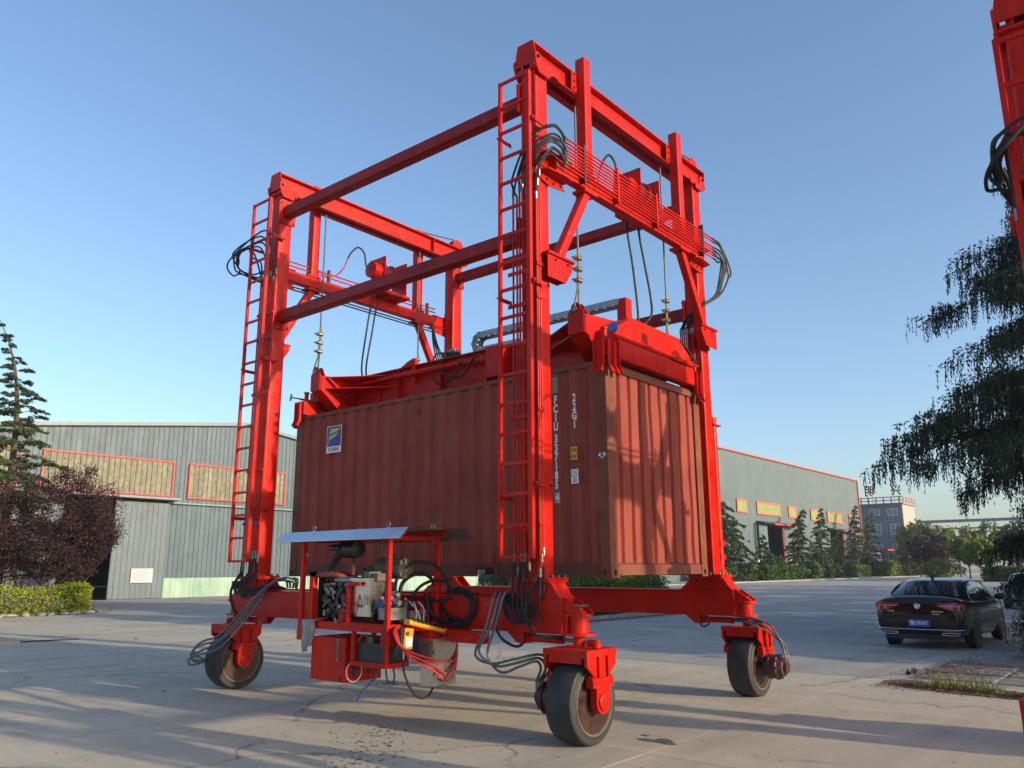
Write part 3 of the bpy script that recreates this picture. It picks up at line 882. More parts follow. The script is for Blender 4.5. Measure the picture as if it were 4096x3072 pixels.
        for s in (-1, 1):
            yw = yc+s*.055
            for xq in (-1.36, 1.345): MB().box(xq, yw+s*.007, Z(7.816), xq+.015, yw+s*.083, Z(8.102)).build('stiffener', RED, tb)
            MB().box(-2.1, yc+s*.145, Z(7.80), -1.72, yc+s*.16, Z(7.90)).build('splice_angle', RED, tb)
            MB().box(1.8, yc+s*.145, Z(7.75), 2.25, yc+s*.16, Z(7.86)).build('splice_angle', RED, tb)
        # rope sheave on the right end
        for s in (-1, 1):
            MB().prism([(1.93, Z(8.12)), (2.27, Z(8.12)), (2.27, Z(8.22)), (2.20, Z(8.30)), (2.08, Z(8.33)), (1.98, Z(8.27))], 'y', yc+s*.05, yc+s*.065).build('sheave_cheek', RED, tb)
        MB().lathe([(.12, -.04), (.15, -.035), (.115, -.01), (.115, .01), (.15, .035), (.12, .04)], (2.11, yc, Z(8.18)), (0, 1, 0), 28).build('sheave', M['bolt'], tb)
        # portal beam below, outside the columns
        yb = sy*2.855
        pb = MB().beam((-1.93, yb, Z(6.525)), (1.93, yb, Z(6.525)), .13, .19, .012).build('portal_beam', RED, t)
        for s in (-1, 1):
            g_ = MB()
            for zz in (6.405, 6.635): g_.prism([(s*2.15, sy*2.785), (s*1.62, sy*2.785), (s*1.62, sy*2.93), (s*1.75, sy*2.96), (s*2.10, sy*2.93)], 'z', Z(zz)-.008, Z(zz)+.008)
            g_.box(s*2.12, sy*2.785, Z(6.33), s*1.93, sy*2.80, Z(6.72))
            g_.prism([(s*2.10, Z(6.39)), (s*1.70, Z(6.39)), (s*1.62, Z(6.30)), (s*1.95, Z(6.26)), (s*2.10, Z(6.30))], 'y', sy*2.80, sy*2.815)
            g_.build('column_bracket', RED, pb)
            bolts([(s*1.72, sy*2.815, Z(6.335)), (s*1.86, sy*2.815, Z(6.32)), (s*2.0, sy*2.815, Z(6.33))], (0, sy, 0), .018, .022, pb)
            sp = MB().beam((s*1.24, yb+sy*.01, Z(6.66)), (s*1.24, yb+sy*.01, Z(8.31)), .15, .15, .014).build('stub_post', RED, t)
            MB().box(s*1.24-.13, yb-.075, Z(6.622), s*1.24+.13, yb+.11*1, Z(6.640)).box(s*1.24-.13, yb-.075, Z(6.642), s*1.24+.13, yb+.11, Z(6.660)).build('base_plate', RED, sp)
            MB().box(s*1.24-.092, yc+sy*.142, Z(7.82), s*1.24-.077, yb-sy*.066, Z(8.10)).box(s*1.24-.20*1, yc+sy*.142, Z(7.82), s*1.24-.077, yc+sy*.157, Z(8.10)).build('splice_angle', RED, sp)
            bolts([(s*1.24-.15, yc+sy*.157, Z(zz)) for zz in (7.86, 7.96, 8.06)], (0, sy, 0), .016, .02, sp)
            br = MB().beam((s*1.26, yb, Z(6.375)), (s*1.86, yb, Z(5.335)), .115, .115, .012, up=(0, 1, 0)).build('brace', RED, t)
            MB().box(s*1.24-.14, yb-.10, Z(6.392), s*1.24+.14, yb+.10, Z(6.408)).box(s*1.24-.14, yb-.10, Z(6.372), s*1.24+.14, yb+.10, Z(6.389)).build('top_plate', RED, br)
            MB().box(s*1.24-.06, yb-.055, Z(6.409), s*1.24+.06, yb+.055, Z(6.43)).build('spacer', RED, br)
            bk = MB()
            for yy in (2.80, 2.92): bk.prism([(s*2.15, Z(5.30)), (s*1.66, Z(5.30)), (s*1.66, Z(5.22)), (s*1.80, Z(5.02)), (s*2.15, Z(5.02))], 'y', sy*yy, sy*(yy+.014))
            bk.box(s*2.16, sy*2.785, Z(5.302), s*1.64, sy*2.96, Z(5.316)); bk.box(s*2.16, sy*2.785, Z(5.319), s*1.64, sy*2.96, Z(5.333))
            bk.prism([(s*1.665, Z(5.30)), (s*1.665, Z(5.22)), (s*1.80, Z(5.025)), (s*1.815, Z(5.035)), (s*1.68, Z(5.225)), (s*1.68, Z(5.30))], 'y', sy*2.815, sy*2.92)
            bk.build('brace_bracket', RED, br)
            bolts([(s*2.0, sy*2.934, Z(5.26)), (s*1.76, sy*2.934, Z(5.26))], (0, sy, 0), .016, .02, br)
        # pipes along the portal beam with their uprights
        if sy < 0:
            zs = [6.50, 6.555, 6.60, 6.645, 6.69, 6.735, 6.785, 6.835, 6.89]
            for i, zz in enumerate(zs):
                xa, xb = -1.80+.012*(i % 3), 2.10-.015*(i % 2)
                if i == 8: xb = .42
                if i == 5: xb = 1.72
                MB().cyl((xa, -2.985, Z(zz)), (xb, -2.985, Z(zz)), .0125, 10).build('hydraulic_pipe', RED, t)
                for q, xx in ((-1, xa), (1, xb)):
                    if abs(xx) > 1.75: MB().cyl((xx, -2.985, Z(zz)), (xx+q*.06, -2.985, Z(zz)), .017, 8).build('hose_fitting', M['steel'], t)
            for xx in (-1.44, -.665, .35, 1.75):
                MB().box(xx-.018, -3.005, Z(6.44), xx+.018, -3.0, Z(6.95)).box(xx+.014, -2.999, Z(6.44), xx+.018, -2.92, Z(6.95)).build('pipe_upright', M['bolt'] if xx in (-1.44, 1.75) else RED, t)
        else:
            for zz in (6.72, 6.79, 6.31, 6.36):
                MB().cyl((-1.75, 2.80+.05, Z(zz)), (1.72, 2.85, Z(zz)), .0125, 10).build('hydraulic_pipe', RED if zz > 6.5 else M['bolt'], t)
            for xx in (-1.75, -.9, .2, 1.5):
                MB().box(xx-.018, 2.82, Z(6.62), xx+.018, 2.88, Z(6.86)).build('pipe_upright', M['bolt'], t)
        # hose reel standing on the portal beam
        rl = MB()
        ry, rzc = sy*2.70, Z(7.08) if sy > 0 else Z(7.02)
        for xx in (.10, .62): rl.box(xx-.008, ry-.20, Z(6.70), xx+.008, ry+.20, rzc+.27)
        rl.box(.05, ry-.22, Z(6.64), .70, ry+.22, Z(6.70))
        rl.box(.20, ry-.20, Z(6.622), .28, ry+.20, Z(6.64)); rl.box(.50, ry-.20, Z(6.622), .58, ry+.20, Z(6.64))
        rl = rl.build('hose_reel', RED, t)
        MB().lathe([(.06, -.46), (.15, -.45), (.155, -.33), (.15, -.26), (.06, -.26)], (.36, ry, rzc), (1, 0, 0), 28).build('spring_drum', RED, rl)
        MB().lathe([(.19, -.20), (.19, -.19), (.10, -.18), (.10, -.01), (.19, 0), (.19, .012), (.10, .02), (.10, .19), (.19, .20), (.19, .21)], (.36, ry, rzc), (1, 0, 0), 28).build('reel_flange', RED, rl)
        b = MB()
        for k in range(3):
            for off in (-.155, -.115, -.075, -.035, .05, .09, .13):
                pass
        for off in (-.155, -.12, -.085, -.05, .05, .085, .12, .155):
            pts = [(.36+off, ry+.135*math.cos(a), rzc+.135*math.sin(a)) for a in np.linspace(0, 2*math.pi, 25)]
            b.tube(pts, .018, 7, False)
        b.build('wound_hose', M['black'], rl)
        bolts([(.10, ry-.17, rzc+.24), (.10, ry+.17, rzc+.24)], (-1, 0, 0), .015, .05, rl)
        MB().tube(spline([(-.11, ry, rzc), (-.20, ry, rzc+.04), (-.25, ry, rzc+.26), (-.40, ry, rzc+.33), (-.55, ry, rzc+.18), (-.62, ry, rzc+.05)], 6), .016, 8).build('hose', M['black'], rl)
        MB().tube(spline([(-.62, ry, rzc+.05), (-.70, ry, rzc-.15), (-.85, ry+sy*.1, rzc-.33), (-1.2, ry+sy*.14, rzc-.32)], 6), .012, 8).build('feed_pipe', RED, rl)
        # hoist ropes
        rxs = ((-1.155, 1), (1.10, 2))
        if drop < 1:
            for rx, kk in rxs:
                tr = [(rx, yc, Z(8.10)), (rx, yc, Z(6.8)), (rx-.005*(1 if rx < 0 else -1), yc, Z(5.6))]
                wr = MB().tube(tr, .013, 8).build('wire_rope', M['rope'], t)
                lx = rx-.075 if rx < 0 else rx-.02
                MB().tube([(rx, yc, Z(5.62)), (rx-.025, yc, Z(5.20)), (lx-.035, yc, Z(4.92))], .012, 8).build('rope_leg', M['rope'], wr)
                MB().tube([(rx+.012, yc, Z(5.74)), (rx+.016, yc, Z(5.60)), (rx+.0, yc, Z(5.20)), (lx+.055, yc, Z(4.92))], .012, 8).build('rope_tail', M['rope'], wr)
                for q, zz in enumerate((5.60, 5.45, 5.30)):
                    cb = MB()
                    xx = rx-.005
                    cb.cbox((xx-.012, yc-.01, Z(zz)), (.085, .05, .035))
                    for dz in (-.018, .018): cb.tube(spline([(xx-.05, yc-.03, Z(zz)+dz), (xx+.03, yc-.035, Z(zz)+dz), (xx+.055, yc, Z(zz)+dz), (xx+.03, yc+.035, Z(zz)+dz), (xx-.05, yc+.03, Z(zz)+dz)], 4), .008, 6)
                    cb.cyl((xx-.04, yc-.03, Z(zz)), (xx-.085, yc-.03, Z(zz)), .016, 6); cb.cyl((xx-.04, yc+.03, Z(zz)), (xx-.085, yc+.03, Z(zz)), .016, 6)
                    cb.build('rope_clip', M['brass'], wr)
            MB().tube([(.25, yc, Z(8.10)), (.55, yc, Z(8.125)), (2.05, yc, Z(8.325))], .014, 8).build('wire_rope', M['rope'], t)
        # hoist cylinder beside the right-hand column
        yh = yc-.06
        hc = MB().cyl((2.255, yh, 1.45), (2.255, yh, 3.93), .062, 24).cyl((2.255, yh, 1.635), (2.255, yh, 1.70), .085, 20).cyl((2.255, yh, 3.93), (2.255, yh, 3.99), .072, 20).build('hoist_cylinder', RED, t)
        MB().box(2.16, yh-.08, 3.86, 2.40, yh+.08, 3.88).build('cylinder_clamp', RED, hc)
        MB().box(2.20, yh-.05, 2.05, 2.36, yh+.05, 2.12).box(2.20, yh-.05, 1.85, 2.36, yh+.05, 1.92).build('cylinder_port', RED, hc)
        MB().tube([(2.255, yh, 3.99), (2.255, yc, Z(8.18))], .014, 8).build('wire_rope', M['rope'], t)
        MB().box(2.158, yc-.08, Z(4.62), 2.215, yc+.08, Z(4.98)).build('rope_guide', RED, t)
    # ---- ladders and their brackets (left-hand columns)
    for sy in (-1, 1):
        ya, yb_ = (-2.385+lad, -2.845+lad) if sy < 0 else (2.985+lad, 2.515+lad)
        xl = -2.357
        z0, z1 = 1.83, Z(7.62)
        ld = bpy.data.objects.new('ladder', None); link(ld, t)
        MB().box(xl-.022, ya-.018, z0, xl+.022, ya+.018, z1).build('rail', RED, ld)
        MB().box(xl-.022, yb_-.005, z0, xl+.03, yb_+.005, z1).box(xl-.022, yb_+.005, z0, xl-.012, yb_+.045, z1).build('rail', RED, ld)
        n = int(round((z1-z0)/.344))
        rung = MB().box(xl-.012, min(ya, yb_)+.02, -.018, xl+.012, max(ya, yb_)-.018, .018).mesh('rung', RED)
        for k in range(n+1):
            inst('rung', rung, ld, (0, 0, z0+.018+(z1-z0-.036)*k/n))
        for zz in [q for q in (6.98, 4.93, 2.62) if Z(q) > 2.4 or q < 3]:
            zz = Z(zz) if zz > 4 else zz
            cl = MB().box(xl+.0, yb_-.045, zz-.025, -2.06, yb_-.038, zz+.025).box(xl+.0, yb_-.037, zz+.018, -2.06, yb_+.02, zz+.025).build('ladder_clip', RED, ld)
            bolts([(xl+.03, yb_-.045, zz-.005), (-2.10, yb_-.045, zz-.005)], (0, -1, 0), .016, .02, ld)
            MB().box(xl-.035, ya-.008, zz-.16, -2.155, ya-.001, zz-.11).box(xl-.035, ya-.001, zz-.117, -2.155, ya+.04, zz-.11).build('ladder_clip', RED, ld)
    # ---- vertical pipes on the left-hand columns
    pyA = [(-2.471, 6.13, 1.89), (-2.529, 6.01, 1.74), (-2.571, 6.16, 1.89), (-2.615, 6.15, 1.89), (-2.677, 6.09, 1.80), (-2.733, 6.0, 1.95)]
    for y, zt, zb in pyA:
        MB().cyl((-2.22, y, zb), (-2.22, y, Z(zt)), .0125, 10).build('hydraulic_pipe', RED, t)
        MB().cyl((-2.22, y, Z(zt)), (-2.22, y, Z(zt)+.09), .016, 8).build('hose_fitting', M['steel'], t)
        MB().cyl((-2.22, y, zb-.09), (-2.22, y, zb), .017, 8).build('hose_fitting', M['steel'], t)
    for x, zt, zb in ((-2.205, 6.16, 1.88), (-2.235, 5.98, 1.73), (-2.17, 6.3, 1.95)):
        MB().cyl((x, -2.835, zb), (x, -2.835, Z(zt)), .0125, 10).build('hydraulic_pipe', RED, t)
        MB().cyl((x, -2.835, Z(zt)), (x, -2.835, Z(zt)+.09), .016, 8).build('hose_fitting', M['steel'], t)
        MB().cyl((x, -2.835, zb-.09), (x, -2.835, zb), .017, 8).build('hose_fitting', M['steel'], t)
    for zz in (5.12, 4.72, 3.4, 2.15):
        if zz > 4: zz = Z(zz)
        MB().box(-2.25, -2.76, zz-.022, -2.236, -2.41, zz+.022).build('pipe_clamp', RED, t)
        MB().box(-2.26, -2.862, zz+.03, -2.08, -2.85, zz+.07).build('pipe_clamp', RED, t)
    pyB = [(2.863, 6.32, 1.95), (2.815, 6.09, 1.9), (2.674, 6.30, 2.0), (2.594, 6.33, 2.0), (2.52, 6.22, 2.0), (2.456, 6.33, 1.95)]
    for y, zt, zb in pyB:
        MB().cyl((-2.22, y, zb), (-2.22, y, Z(zt)), .0125, 10).build('hydraulic_pipe', RED, t)
        MB().cyl((-2.22, y, Z(zt)), (-2.22, y, Z(zt)+.09), .016, 8).build('hose_fitting', M['steel'], t)
        MB().cyl((-2.22, y, zb-.12), (-2.22, y, zb), .017, 8).build('hose_fitting', M['steel'], t)
    for zz in (5.7, 5.3, 4.4, 3.2, 2.4):
        if zz > 4: zz = Z(zz)
        MB().box(-2.25, 2.44, zz-.022, -2.236, 2.88, zz+.022).build('pipe_clamp', RED if zz > 2.5 else M['bolt'], t)
    # ---- hoses
    hr = random.Random(71)
    def hose(pts, r=.0135, mat='black', n=7):
        pts = [Vector(q_) if i_ in (0, len(pts)-1) else Vector(q_)+Vector((hr.uniform(-.012, .012), hr.uniform(-.022, .022), hr.uniform(-.022, .022))) for i_, q_ in enumerate(pts)]
        return MB().tube(spline(pts, n), r, 8).build('hose', M[mat], t)
    rr = random.Random(3)
    zs = [6.50, 6.555, 6.60, 6.645, 6.69, 6.735, 6.785, 6.835, 6.89]
    ends = [(-2.235, -2.835, 6.07), (-2.205, -2.835, 6.25), (-2.17, -2.835, 6.39), (-2.22, -2.733, 6.09), (-2.22, -2.677, 6.18), (-2.22, -2.615, 6.24), (-2.22, -2.571, 6.25), (-2.22, -2.529, 6.10), (-2.22, -2.471, 6.22)]
    for i, (zz, e) in enumerate(zip(zs, ends)):
        xa = -1.86+.012*(i % 3)
        j = rr.uniform(-.03, .03)
        hose([(xa, -2.985, Z(zz)), (xa-.12, -2.99-.02*(i % 2), Z(zz)+.055+j*.5), (xa-.30, -2.99, Z(zz)+.04+j), (min(-2.24, e[0]-.05), (e[1]-2.93)/2-.06, Z(zz)-.10+j), (e[0]-.035, e[1]-.015, Z(e[2])+.13), (e[0], e[1], Z(e[2]))])
    # right-hand ends: loops outside the column and back to its inner face
    for i, zz in enumerate(zs[:8]):
        if i == 5: continue
        k = i*.022
        hose([(2.15, -2.985, Z(zz)), (2.25+k, -2.99, Z(zz)-.03), (2.37+k, -2.98-k*.5, Z(6.50)-k*.6), (2.33+k, -2.96-k*.4, Z(6.22)), (2.14+k*.6, -2.95-k*.3, Z(5.92)), (1.92, -2.86, Z(5.70)), (1.84, -2.60-k, Z(5.52)), (1.87, -2.47-k*1.4, Z(5.36))])
        MB().cyl((1.87, -2.47-k*1.4, Z(5.36)), (1.87, -2.47-k*1.4, Z(5.28)), .017, 8).build('hose_fitting', M['steel'], t)
        MB().cyl((1.87, -2.47-k*1.4, Z(5.28)), (1.87, -2.47-k*1.4, 1.9), .0125, 8).build('hydraulic_pipe', RED, t)
    # loops beside the far left column
    for i, (y, zt, zb) in enumerate(pyB):
        k = i*.055
        hose([(-2.22, y, Z(zt)+.08), (-2.235-k*.2, y+.02, Z(zt)+.30), (-2.30-k*.3, y+.18*loop, Z(6.72)+k*1.2), (-2.36-k*.6, 2.7+(.42+k*.9)*loop, Z(6.92)-k*.9+.12*(i == 4)), (-2.36+k*.4, 2.7+(.70+k*(1 if i % 2 else .2))*loop, Z(6.86)-k*1.0), (-2.25, 2.7+(.82-k*.5)*loop, Z(6.68)-k*.6), (-2.12+k, 2.7+(.60-k)*loop, Z(6.54)-k*.8), (-2.02, 2.7+.32*loop, Z(6.58)+k*.5), (-1.82, 2.87, Z(6.72 if i % 2 else 6.34))])
    if detail:
        # near foot: loops, hoses to the drive motor, hose to the steering cylinder
        for i, (y, zt, zb) in enumerate(pyA[:5]):
            k = i*.03
            hose([(-2.22, y, zb-.08), (-2.225-k*.3, y+.005, zb-.28), (-2.27-k*.4, y-.02, 1.36-k), (-2.28-k*.5, y-.10-k, 1.22-k*.6), (-2.26, y-.02-k, 1.18+k), (-2.25, y+.12, 1.30+k), (-2.20, y+.20+k*.6, 1.45), (-2.15, y+.32, 1.47)])
        for i, x in enumerate((-2.235, -2.17)):
            hose([(x, -2.835, 1.65+.1*i), (x-.03, -2.83, 1.45), (-2.25, -2.72+.05*i, 1.27), (-2.29, -2.55, 1.17), (-2.27, -2.40, 1.27+.05*i), (-2.2, -2.33, 1.44)])
        for i in range(3):
            k = i*.075
            hose([(-2.22, -2.37+k, 1.47), (-2.33, -2.40+k, 1.44), (-2.36-k*.3, -2.30+k*.6, 1.12), (-2.36, -2.19+k*1.2, .84), (-2.35, -2.36+k*.7, .68+k*.4), (-2.34, -2.62+k*.3, .725+k*.5), (-2.25+k, -2.76, .77+k*.4), (-2.09+k, -2.72, .69), (-2.085+i*.05, -2.655, .57)], .0145, 'grey_hose')
        hose([(-2.235, -2.835, 1.63), (-2.26, -2.75, 1.48), (-2.27, -2.66, 1.26), (-2.27, -2.78, 1.07), (-2.17, -2.95, 1.02), (-2.06, -2.98, 1.0)], .018)
        hose([(-2.2, -2.30, 1.42), (-2.30, -2.24, 1.2), (-2.28, -2.30, 1.0), (-2.16, -2.42, .93), (-2.06, -2.52, .99)], .016)
        # far foot: grey hoses hanging down to the wheel
        for i in range(4):
            k = i*.062
            hose([(-2.14, 1.60+k, 1.47), (-2.17, 1.62+k, 1.57), (-2.28, 1.85+k, 1.59-k*.4), (-2.42, 2.15, 1.38-k), (-2.48, 2.46, 1.06-k), (-2.53, 2.84, .80-k*.9), (-2.585, 3.16+k*.7, .70-k*1.0), (-2.60, 3.34+k*.8, .60-k*.9), (-2.585, 3.36+k*.7, .50-k*.7), (-2.52, 3.26+k*.6, .435-k*.4), (-2.42, 3.30, .42), (-2.25, 3.48, .47), (-2.06, 3.60, .50)], .0150, 'grey_hose')
        for i, (y, zt, zb) in enumerate(pyB):
            k = i*.03
            hose([(-2.22, y, zb-.1), (-2.23, y+.01, zb-.32), (-2.30, y+.03+k*.4, 1.52), (-2.32-k*.3, y-.05+k, 1.38-k*.3), (-2.28, y-.24, 1.43), (-2.20, y-.42, 1.47+k*.2), (-2.13, 2.0-k, 1.46)])
        hose([(-2.22, 2.86, 1.7), (-2.33, 2.90, 1.4), (-2.30, 2.84, 1.15), (-2.2, 2.76, 1.03), (-2.06, 2.70, 1.0)], .02)
        MB().box(-2.30, 2.86, 1.44, -2.18, 2.98, 1.56).build('junction_box', M['black_plastic'], t)
        MB().tube([(-2.13, 2.25, 1.445), (-2.13, -1.3, 1.445)], .014, 8).build('hydraulic_pipe', RED, t)
        MB().tube([(-2.08, 2.25, 1.445), (-2.08, -2.2, 1.445)], .014, 8).build('hydraulic_pipe', RED, t)
        for i in range(3):
            MB().tube(spline([(-2.12+.04*i, 1.62+.05*i, 1.44), (-2.12+.04*i, 1.60+.05*i, 1.58), (-2.14+.04*i, 1.68+.05*i, 1.61)], 5), .013, 8).build('hose_fitting', M['steel'], t)
        # hoses at the right front wheel
        for i in range(3):
            k = i*.03
            hose([(2.0, -3.02, 1.02), (1.94+k, -3.26, .99+k*.6), (1.93+k, -3.48-k, .90+k), (1.95, -3.62-k, .80), (2.0+k, -3.69, .70), (1.99+i*.05, -3.715, .58)], .0145, 'grey_hose')
        hose([(2.03, -2.45, 1.0), (2.02, -2.5, .92), (2.02, -2.57, .90), (2.03, -2.63, .95), (2.03, -2.64, 1.0)], .012)
        # two hoses from each reel down to the spreader
        for sy in (-1, 1):
            yc = sy*2.66
            if sy < 0:
                hose([(.20, yc, 6.95), (.10, yc, 6.5), (.17, yc, 5.8), (.25, yc, 5.1), (.22, yc+.1, 4.88)], .017)
                hose([(.42, yc, 6.95), (.39, yc, 6.5), (.55, yc, 6.0), (.67, yc, 5.55), (.58, yc, 5.22), (.38, yc+.12, 4.98), (.2, yc+.2, 4.9)], .017)
            else:
                hose([(.24, yc, 6.95), (-.07, yc, 6.5), (-.17, yc, 5.8), (-.28, yc-.03, 5.2), (-.26, yc-.1, 4.88)], .016)
                hose([(.42, yc, 6.95), (.09, yc, 6.5), (-.03, yc, 5.8), (-.17, yc-.03, 5.2), (-.16, yc-.1, 4.88)], .016)
    return t

G1 = gantry('gantry_crane', 'tall red rubber-tyred gantry crane straddling the brown container', (0, 0, 0), 0.0)
G2 = gantry('gantry_crane', 'second red gantry crane cut off by the right edge of the photo', (-0.85, -10.50, 0), 2.30, detail=False, lad=-.16, loop=.30, wo=.285)
# small steel pipe tool left lying on the near pivot
pt = MB().tube([(-2.10, -3.13, 1.345), (-1.96, -3.25, 1.345)], .017, 10).tube([(-2.08, -3.08, 1.35), (-2.03, -3.17, 1.352)], .02, 8)
tag(pt.build('pipe_handle', mk('rusty_steel', (.14, .085, .05), .55, metal=.5)), 'rusty steel pipe lying on top of the near wheel pivot', 'tool')
# ================================================================== shipping container
from mathutils import noise as mnoise
def container_mat(name, base, hi, rust, rust_amt, streak=True):
    m, nt, b = new_mat(name)
    vec = wcoords(nt)
    vs_ = wcoords(nt, (3.0, 3.0, 0.22))
    n1 = noise(nt, vec, 1.6, 6)
    col = ramp(nt, n1, [(0.32, base), (0.7, hi)])
    if streak:
        st = noise(nt, vs_, 4.0, 7, 0.7)
        col = mix(nt, ramp(nt, st, [(0.53, 0.0), (0.72, 0.6)]), col, tuple(c*0.5 for c in base))
        st2 = noise(nt, vs_, 2.2, 7, 0.7)
        col = mix(nt, ramp(nt, st2, [(0.55, 0.0), (0.78, 0.45)]), col, tuple(min(1, c*1.7+.02) for c in base))
    rs_ = noise(nt, vec, 5.0, 10, 0.76)
    col = mix(nt, ramp(nt, rs_, [(0.56, 0.0), (0.66, rust_amt)]), col, rust)
    sp = noise(nt, vec, 38, 3)
    col = mix(nt, ramp(nt, sp, [(0.70, 0.0), (0.74, 0.7)]), col, (0.05, 0.028, 0.022))
    nt.links.new(col, b.inputs['Base Color'])
    nt.links.new(ramp(nt, rs_, [(0.3, 0.45), (0.7, 0.75)]), b.inputs['Roughness'])
    b.inputs['Specular IOR Level'].default_value = 0.15
    bump(nt, b, mix(nt, .5, n1, rs_), 0.35, 0.02)
    return m
M['cont'] = container_mat('container_paint', (0.235, 0.048, 0.036), (0.285, 0.066, 0.048), (0.14, 0.042, 0.024), 0.45)
M['cont_rust'] = container_mat('container_rusty_frame', (0.155, 0.048, 0.034), (0.20, 0.075, 0.046), (0.085, 0.042, 0.024), 0.9)
M['cont_dark'] = container_mat('container_rail', (0.115, 0.048, 0.040), (0.15, 0.066, 0.05), (0.08, 0.04, 0.024), 0.6)
CL, CWD, CH = 6.058, 2.438, 2.591
ct = thing('shipping_container', 'weathered reddish-brown twenty-foot container hanging inside the gantry crane', 'container', (-1.2151, -3.0640, 1.6181), 0.011088)
pw_, pd_ = .165, .162
def corr(p0, p1, n, depth, normal, za, zb, flat=.33, edge=.06, sl=.14):
    """corrugated sheet from p0 to p1 (2-D), recesses along -normal"""
    b = MB()
    p0, p1, nn = Vector(p0), Vector(p1), Vector(normal)
    d = (p1-p0)
    L = d.length
    d.normalize()
    s = (L-2*edge)/n
    pts = [(0, 0), (edge, 0)]
    for i in range(n):
        a = edge+i*s
        w1 = (1-2*sl)*flat
        pts += [(a+s*(.5-w1/2-sl), 0), (a+s*(.5-w1/2), -depth), (a+s*(.5+w1/2), -depth), (a+s*(.5+w1/2+sl), 0)]
    pts += [(L-edge, 0), (L, 0)]
    P = [p0+d*a+nn*h for a, h in pts]
    for a, c in zip(P[:-1], P[1:]):
        if (a-c).length < 1e-6: continue
        nz = 14
        col_ = []
        for k in range(nz+1):
            z = za+(zb-za)*k/nz
            for p in (a, c):
                w_ = 0.0 if k in (0, nz) else mnoise.noise(Vector((p.x*1.9+3, p.y*1.9, z*1.6)))*.014+mnoise.noise(Vector((p.x*6, p.y*6, z*5)))*.005
                if p in (P[0], P[1], P[-1], P[-2]): w_ = 0.0
                col_.append((p.x+nn.x*w_, p.y+nn.y*w_, z))
        b.add(col_, [(2*k, 2*k+1, 2*k+3, 2*k+2) for k in range(nz)])
    return b
# corner posts and castings
for ix, x in enumerate((0, CWD)):
    for iy, y in enumerate((0, CL)):
        sx, sy = (1, -1)[ix], (1, -1)[iy]
        p = MB()
        p.prism([(x, y), (x+sx*pw_, y), (x+sx*pw_, y+sy*.02), (x+sx*.12, y+sy*.06), (x+sx*.05, y+sy*pd_), (x, y+sy*pd_)], 'z', .118, CH-.118)
        p.build('corner_post', M['cont_rust'], ct)
        for z0 in (0.0, CH-.118):
            c = MB()
            x1, y1 = x+sx*.178, y+sy*.162
            # casting as a shell with real slots in its outer faces
            zc = z0+.059
            def slot_face(ax, at, lo, hi, zl, zh, cen):
                pts_o = [(lo, zl), (hi, zl), (hi, zh), (lo, zh)]
                n = 12
                hole = []
                for k in range(n):
                    a = 2*math.pi*k/n
                    hole.append((cen+.030*math.cos(a), zc+.040*math.sin(a)))
                def P_(q, off=0): return (at+off, q[0], q[1]) if ax == 'x' else (q[0], at+off, q[1])
                base = [P_(q) for q in pts_o]+[P_(q) for q in hole]+[P_(q, (sx if ax == 'x' else sy)*.03) for q in hole]
                fs = []
                corner = {0: 2, 1: 3, 2: 0, 3: 1}
                q = n//4
                for ci, st in ((2, 0), (3, q), (0, 2*q), (1, 3*q)):
                    for k in range(q): fs.append((ci, 4+(st+k) % n, 4+(st+k+1) % n))
                    nx = {2: 3, 3: 0, 0: 1, 1: 2}[ci]
                    fs.append((ci, 4+(st+q) % n, nx))
                for k in range(n): fs.append((4+k, 4+(k+1) % n, 4+n+(k+1) % n, 4+n+k))
                c.add(base, fs)
            slot_face('x', x-sx*.004, min(y, y1), max(y, y1), z0, z0+.118, (y+y1)/2)
            slot_face('y', y-sy*.004, min(x, x1), max(x, x1), z0, z0+.118, (x+x1)/2)
            c.box(x+sx*.03, y+sy*.03, z0, x1, y1, z0+.118)
            c.add([(x-sx*.004, y-sy*.004, z0), (x1, y-sy*.004, z0), (x1, y1, z0), (x-sx*.004, y1, z0)], [(0, 1, 2, 3)])
            c.add([(x-sx*.004, y-sy*.004, z0+.118), (x1, y-sy*.004, z0+.118), (x1, y1, z0+.118), (x-sx*.004, y1, z0+.118)], [(0, 1, 2, 3)])
            c.build('corner_casting', M['cont_rust'], ct)
# rails
for x in (0, CWD):
    sx = 1 if x == 0 else -1
    r_ = MB()
    # bottom rail with fork pockets left open
    cuts = [.162, 1.76, 2.08, 3.98, 4.30, CL-.162]
    r_.box(x+sx*.006, .162, 0.012, x+sx*.06, 1.76, .162); r_.box(x+sx*.006, 2.08, .012, x+sx*.06, 3.98, .162); r_.box(x+sx*.006, 4.30, .012, x+sx*.06, CL-.162, .162)
    r_.box(x+sx*.006, 1.76, .125, x+sx*.06, 2.08, .162); r_.box(x+sx*.006, 3.98, .125, x+sx*.06, 4.30, .162)
    r_.box(x+sx*.002, .162, .162, x+sx*.05, CL-.162, .172)
    r_.build('bottom_rail', M['cont_dark'], ct)
    MB().box(x+sx*.004, .178, CH-.075, x+sx*.064, CL-.178, CH-.015).build('top_rail', M['cont_rust'], ct)
for y in (0, CL):
    sy = 1 if y == 0 else -1
    e = MB()
    e.box(.178, y+sy*.004, .03, CWD-.178, y+sy*.07, .150)
    e.prism([(y+sy*.004, .150), (y+sy*.045, .172), (y+sy*.07, .172), (y+sy*.07, .150)], 'x', .165, CWD-.165)
    e.build('end_sill', M['cont_rust'], ct)
    h = MB()
    h.prism([(y+sy*.02, CH-.045), (y+sy*.004, CH-.06), (y+sy*.004, CH-.13), (y+sy*.07, CH-.13), (y+sy*.07, CH-.045)], 'x', .178, CWD-.178)
    h.build('end_header', M['cont_rust'], ct)
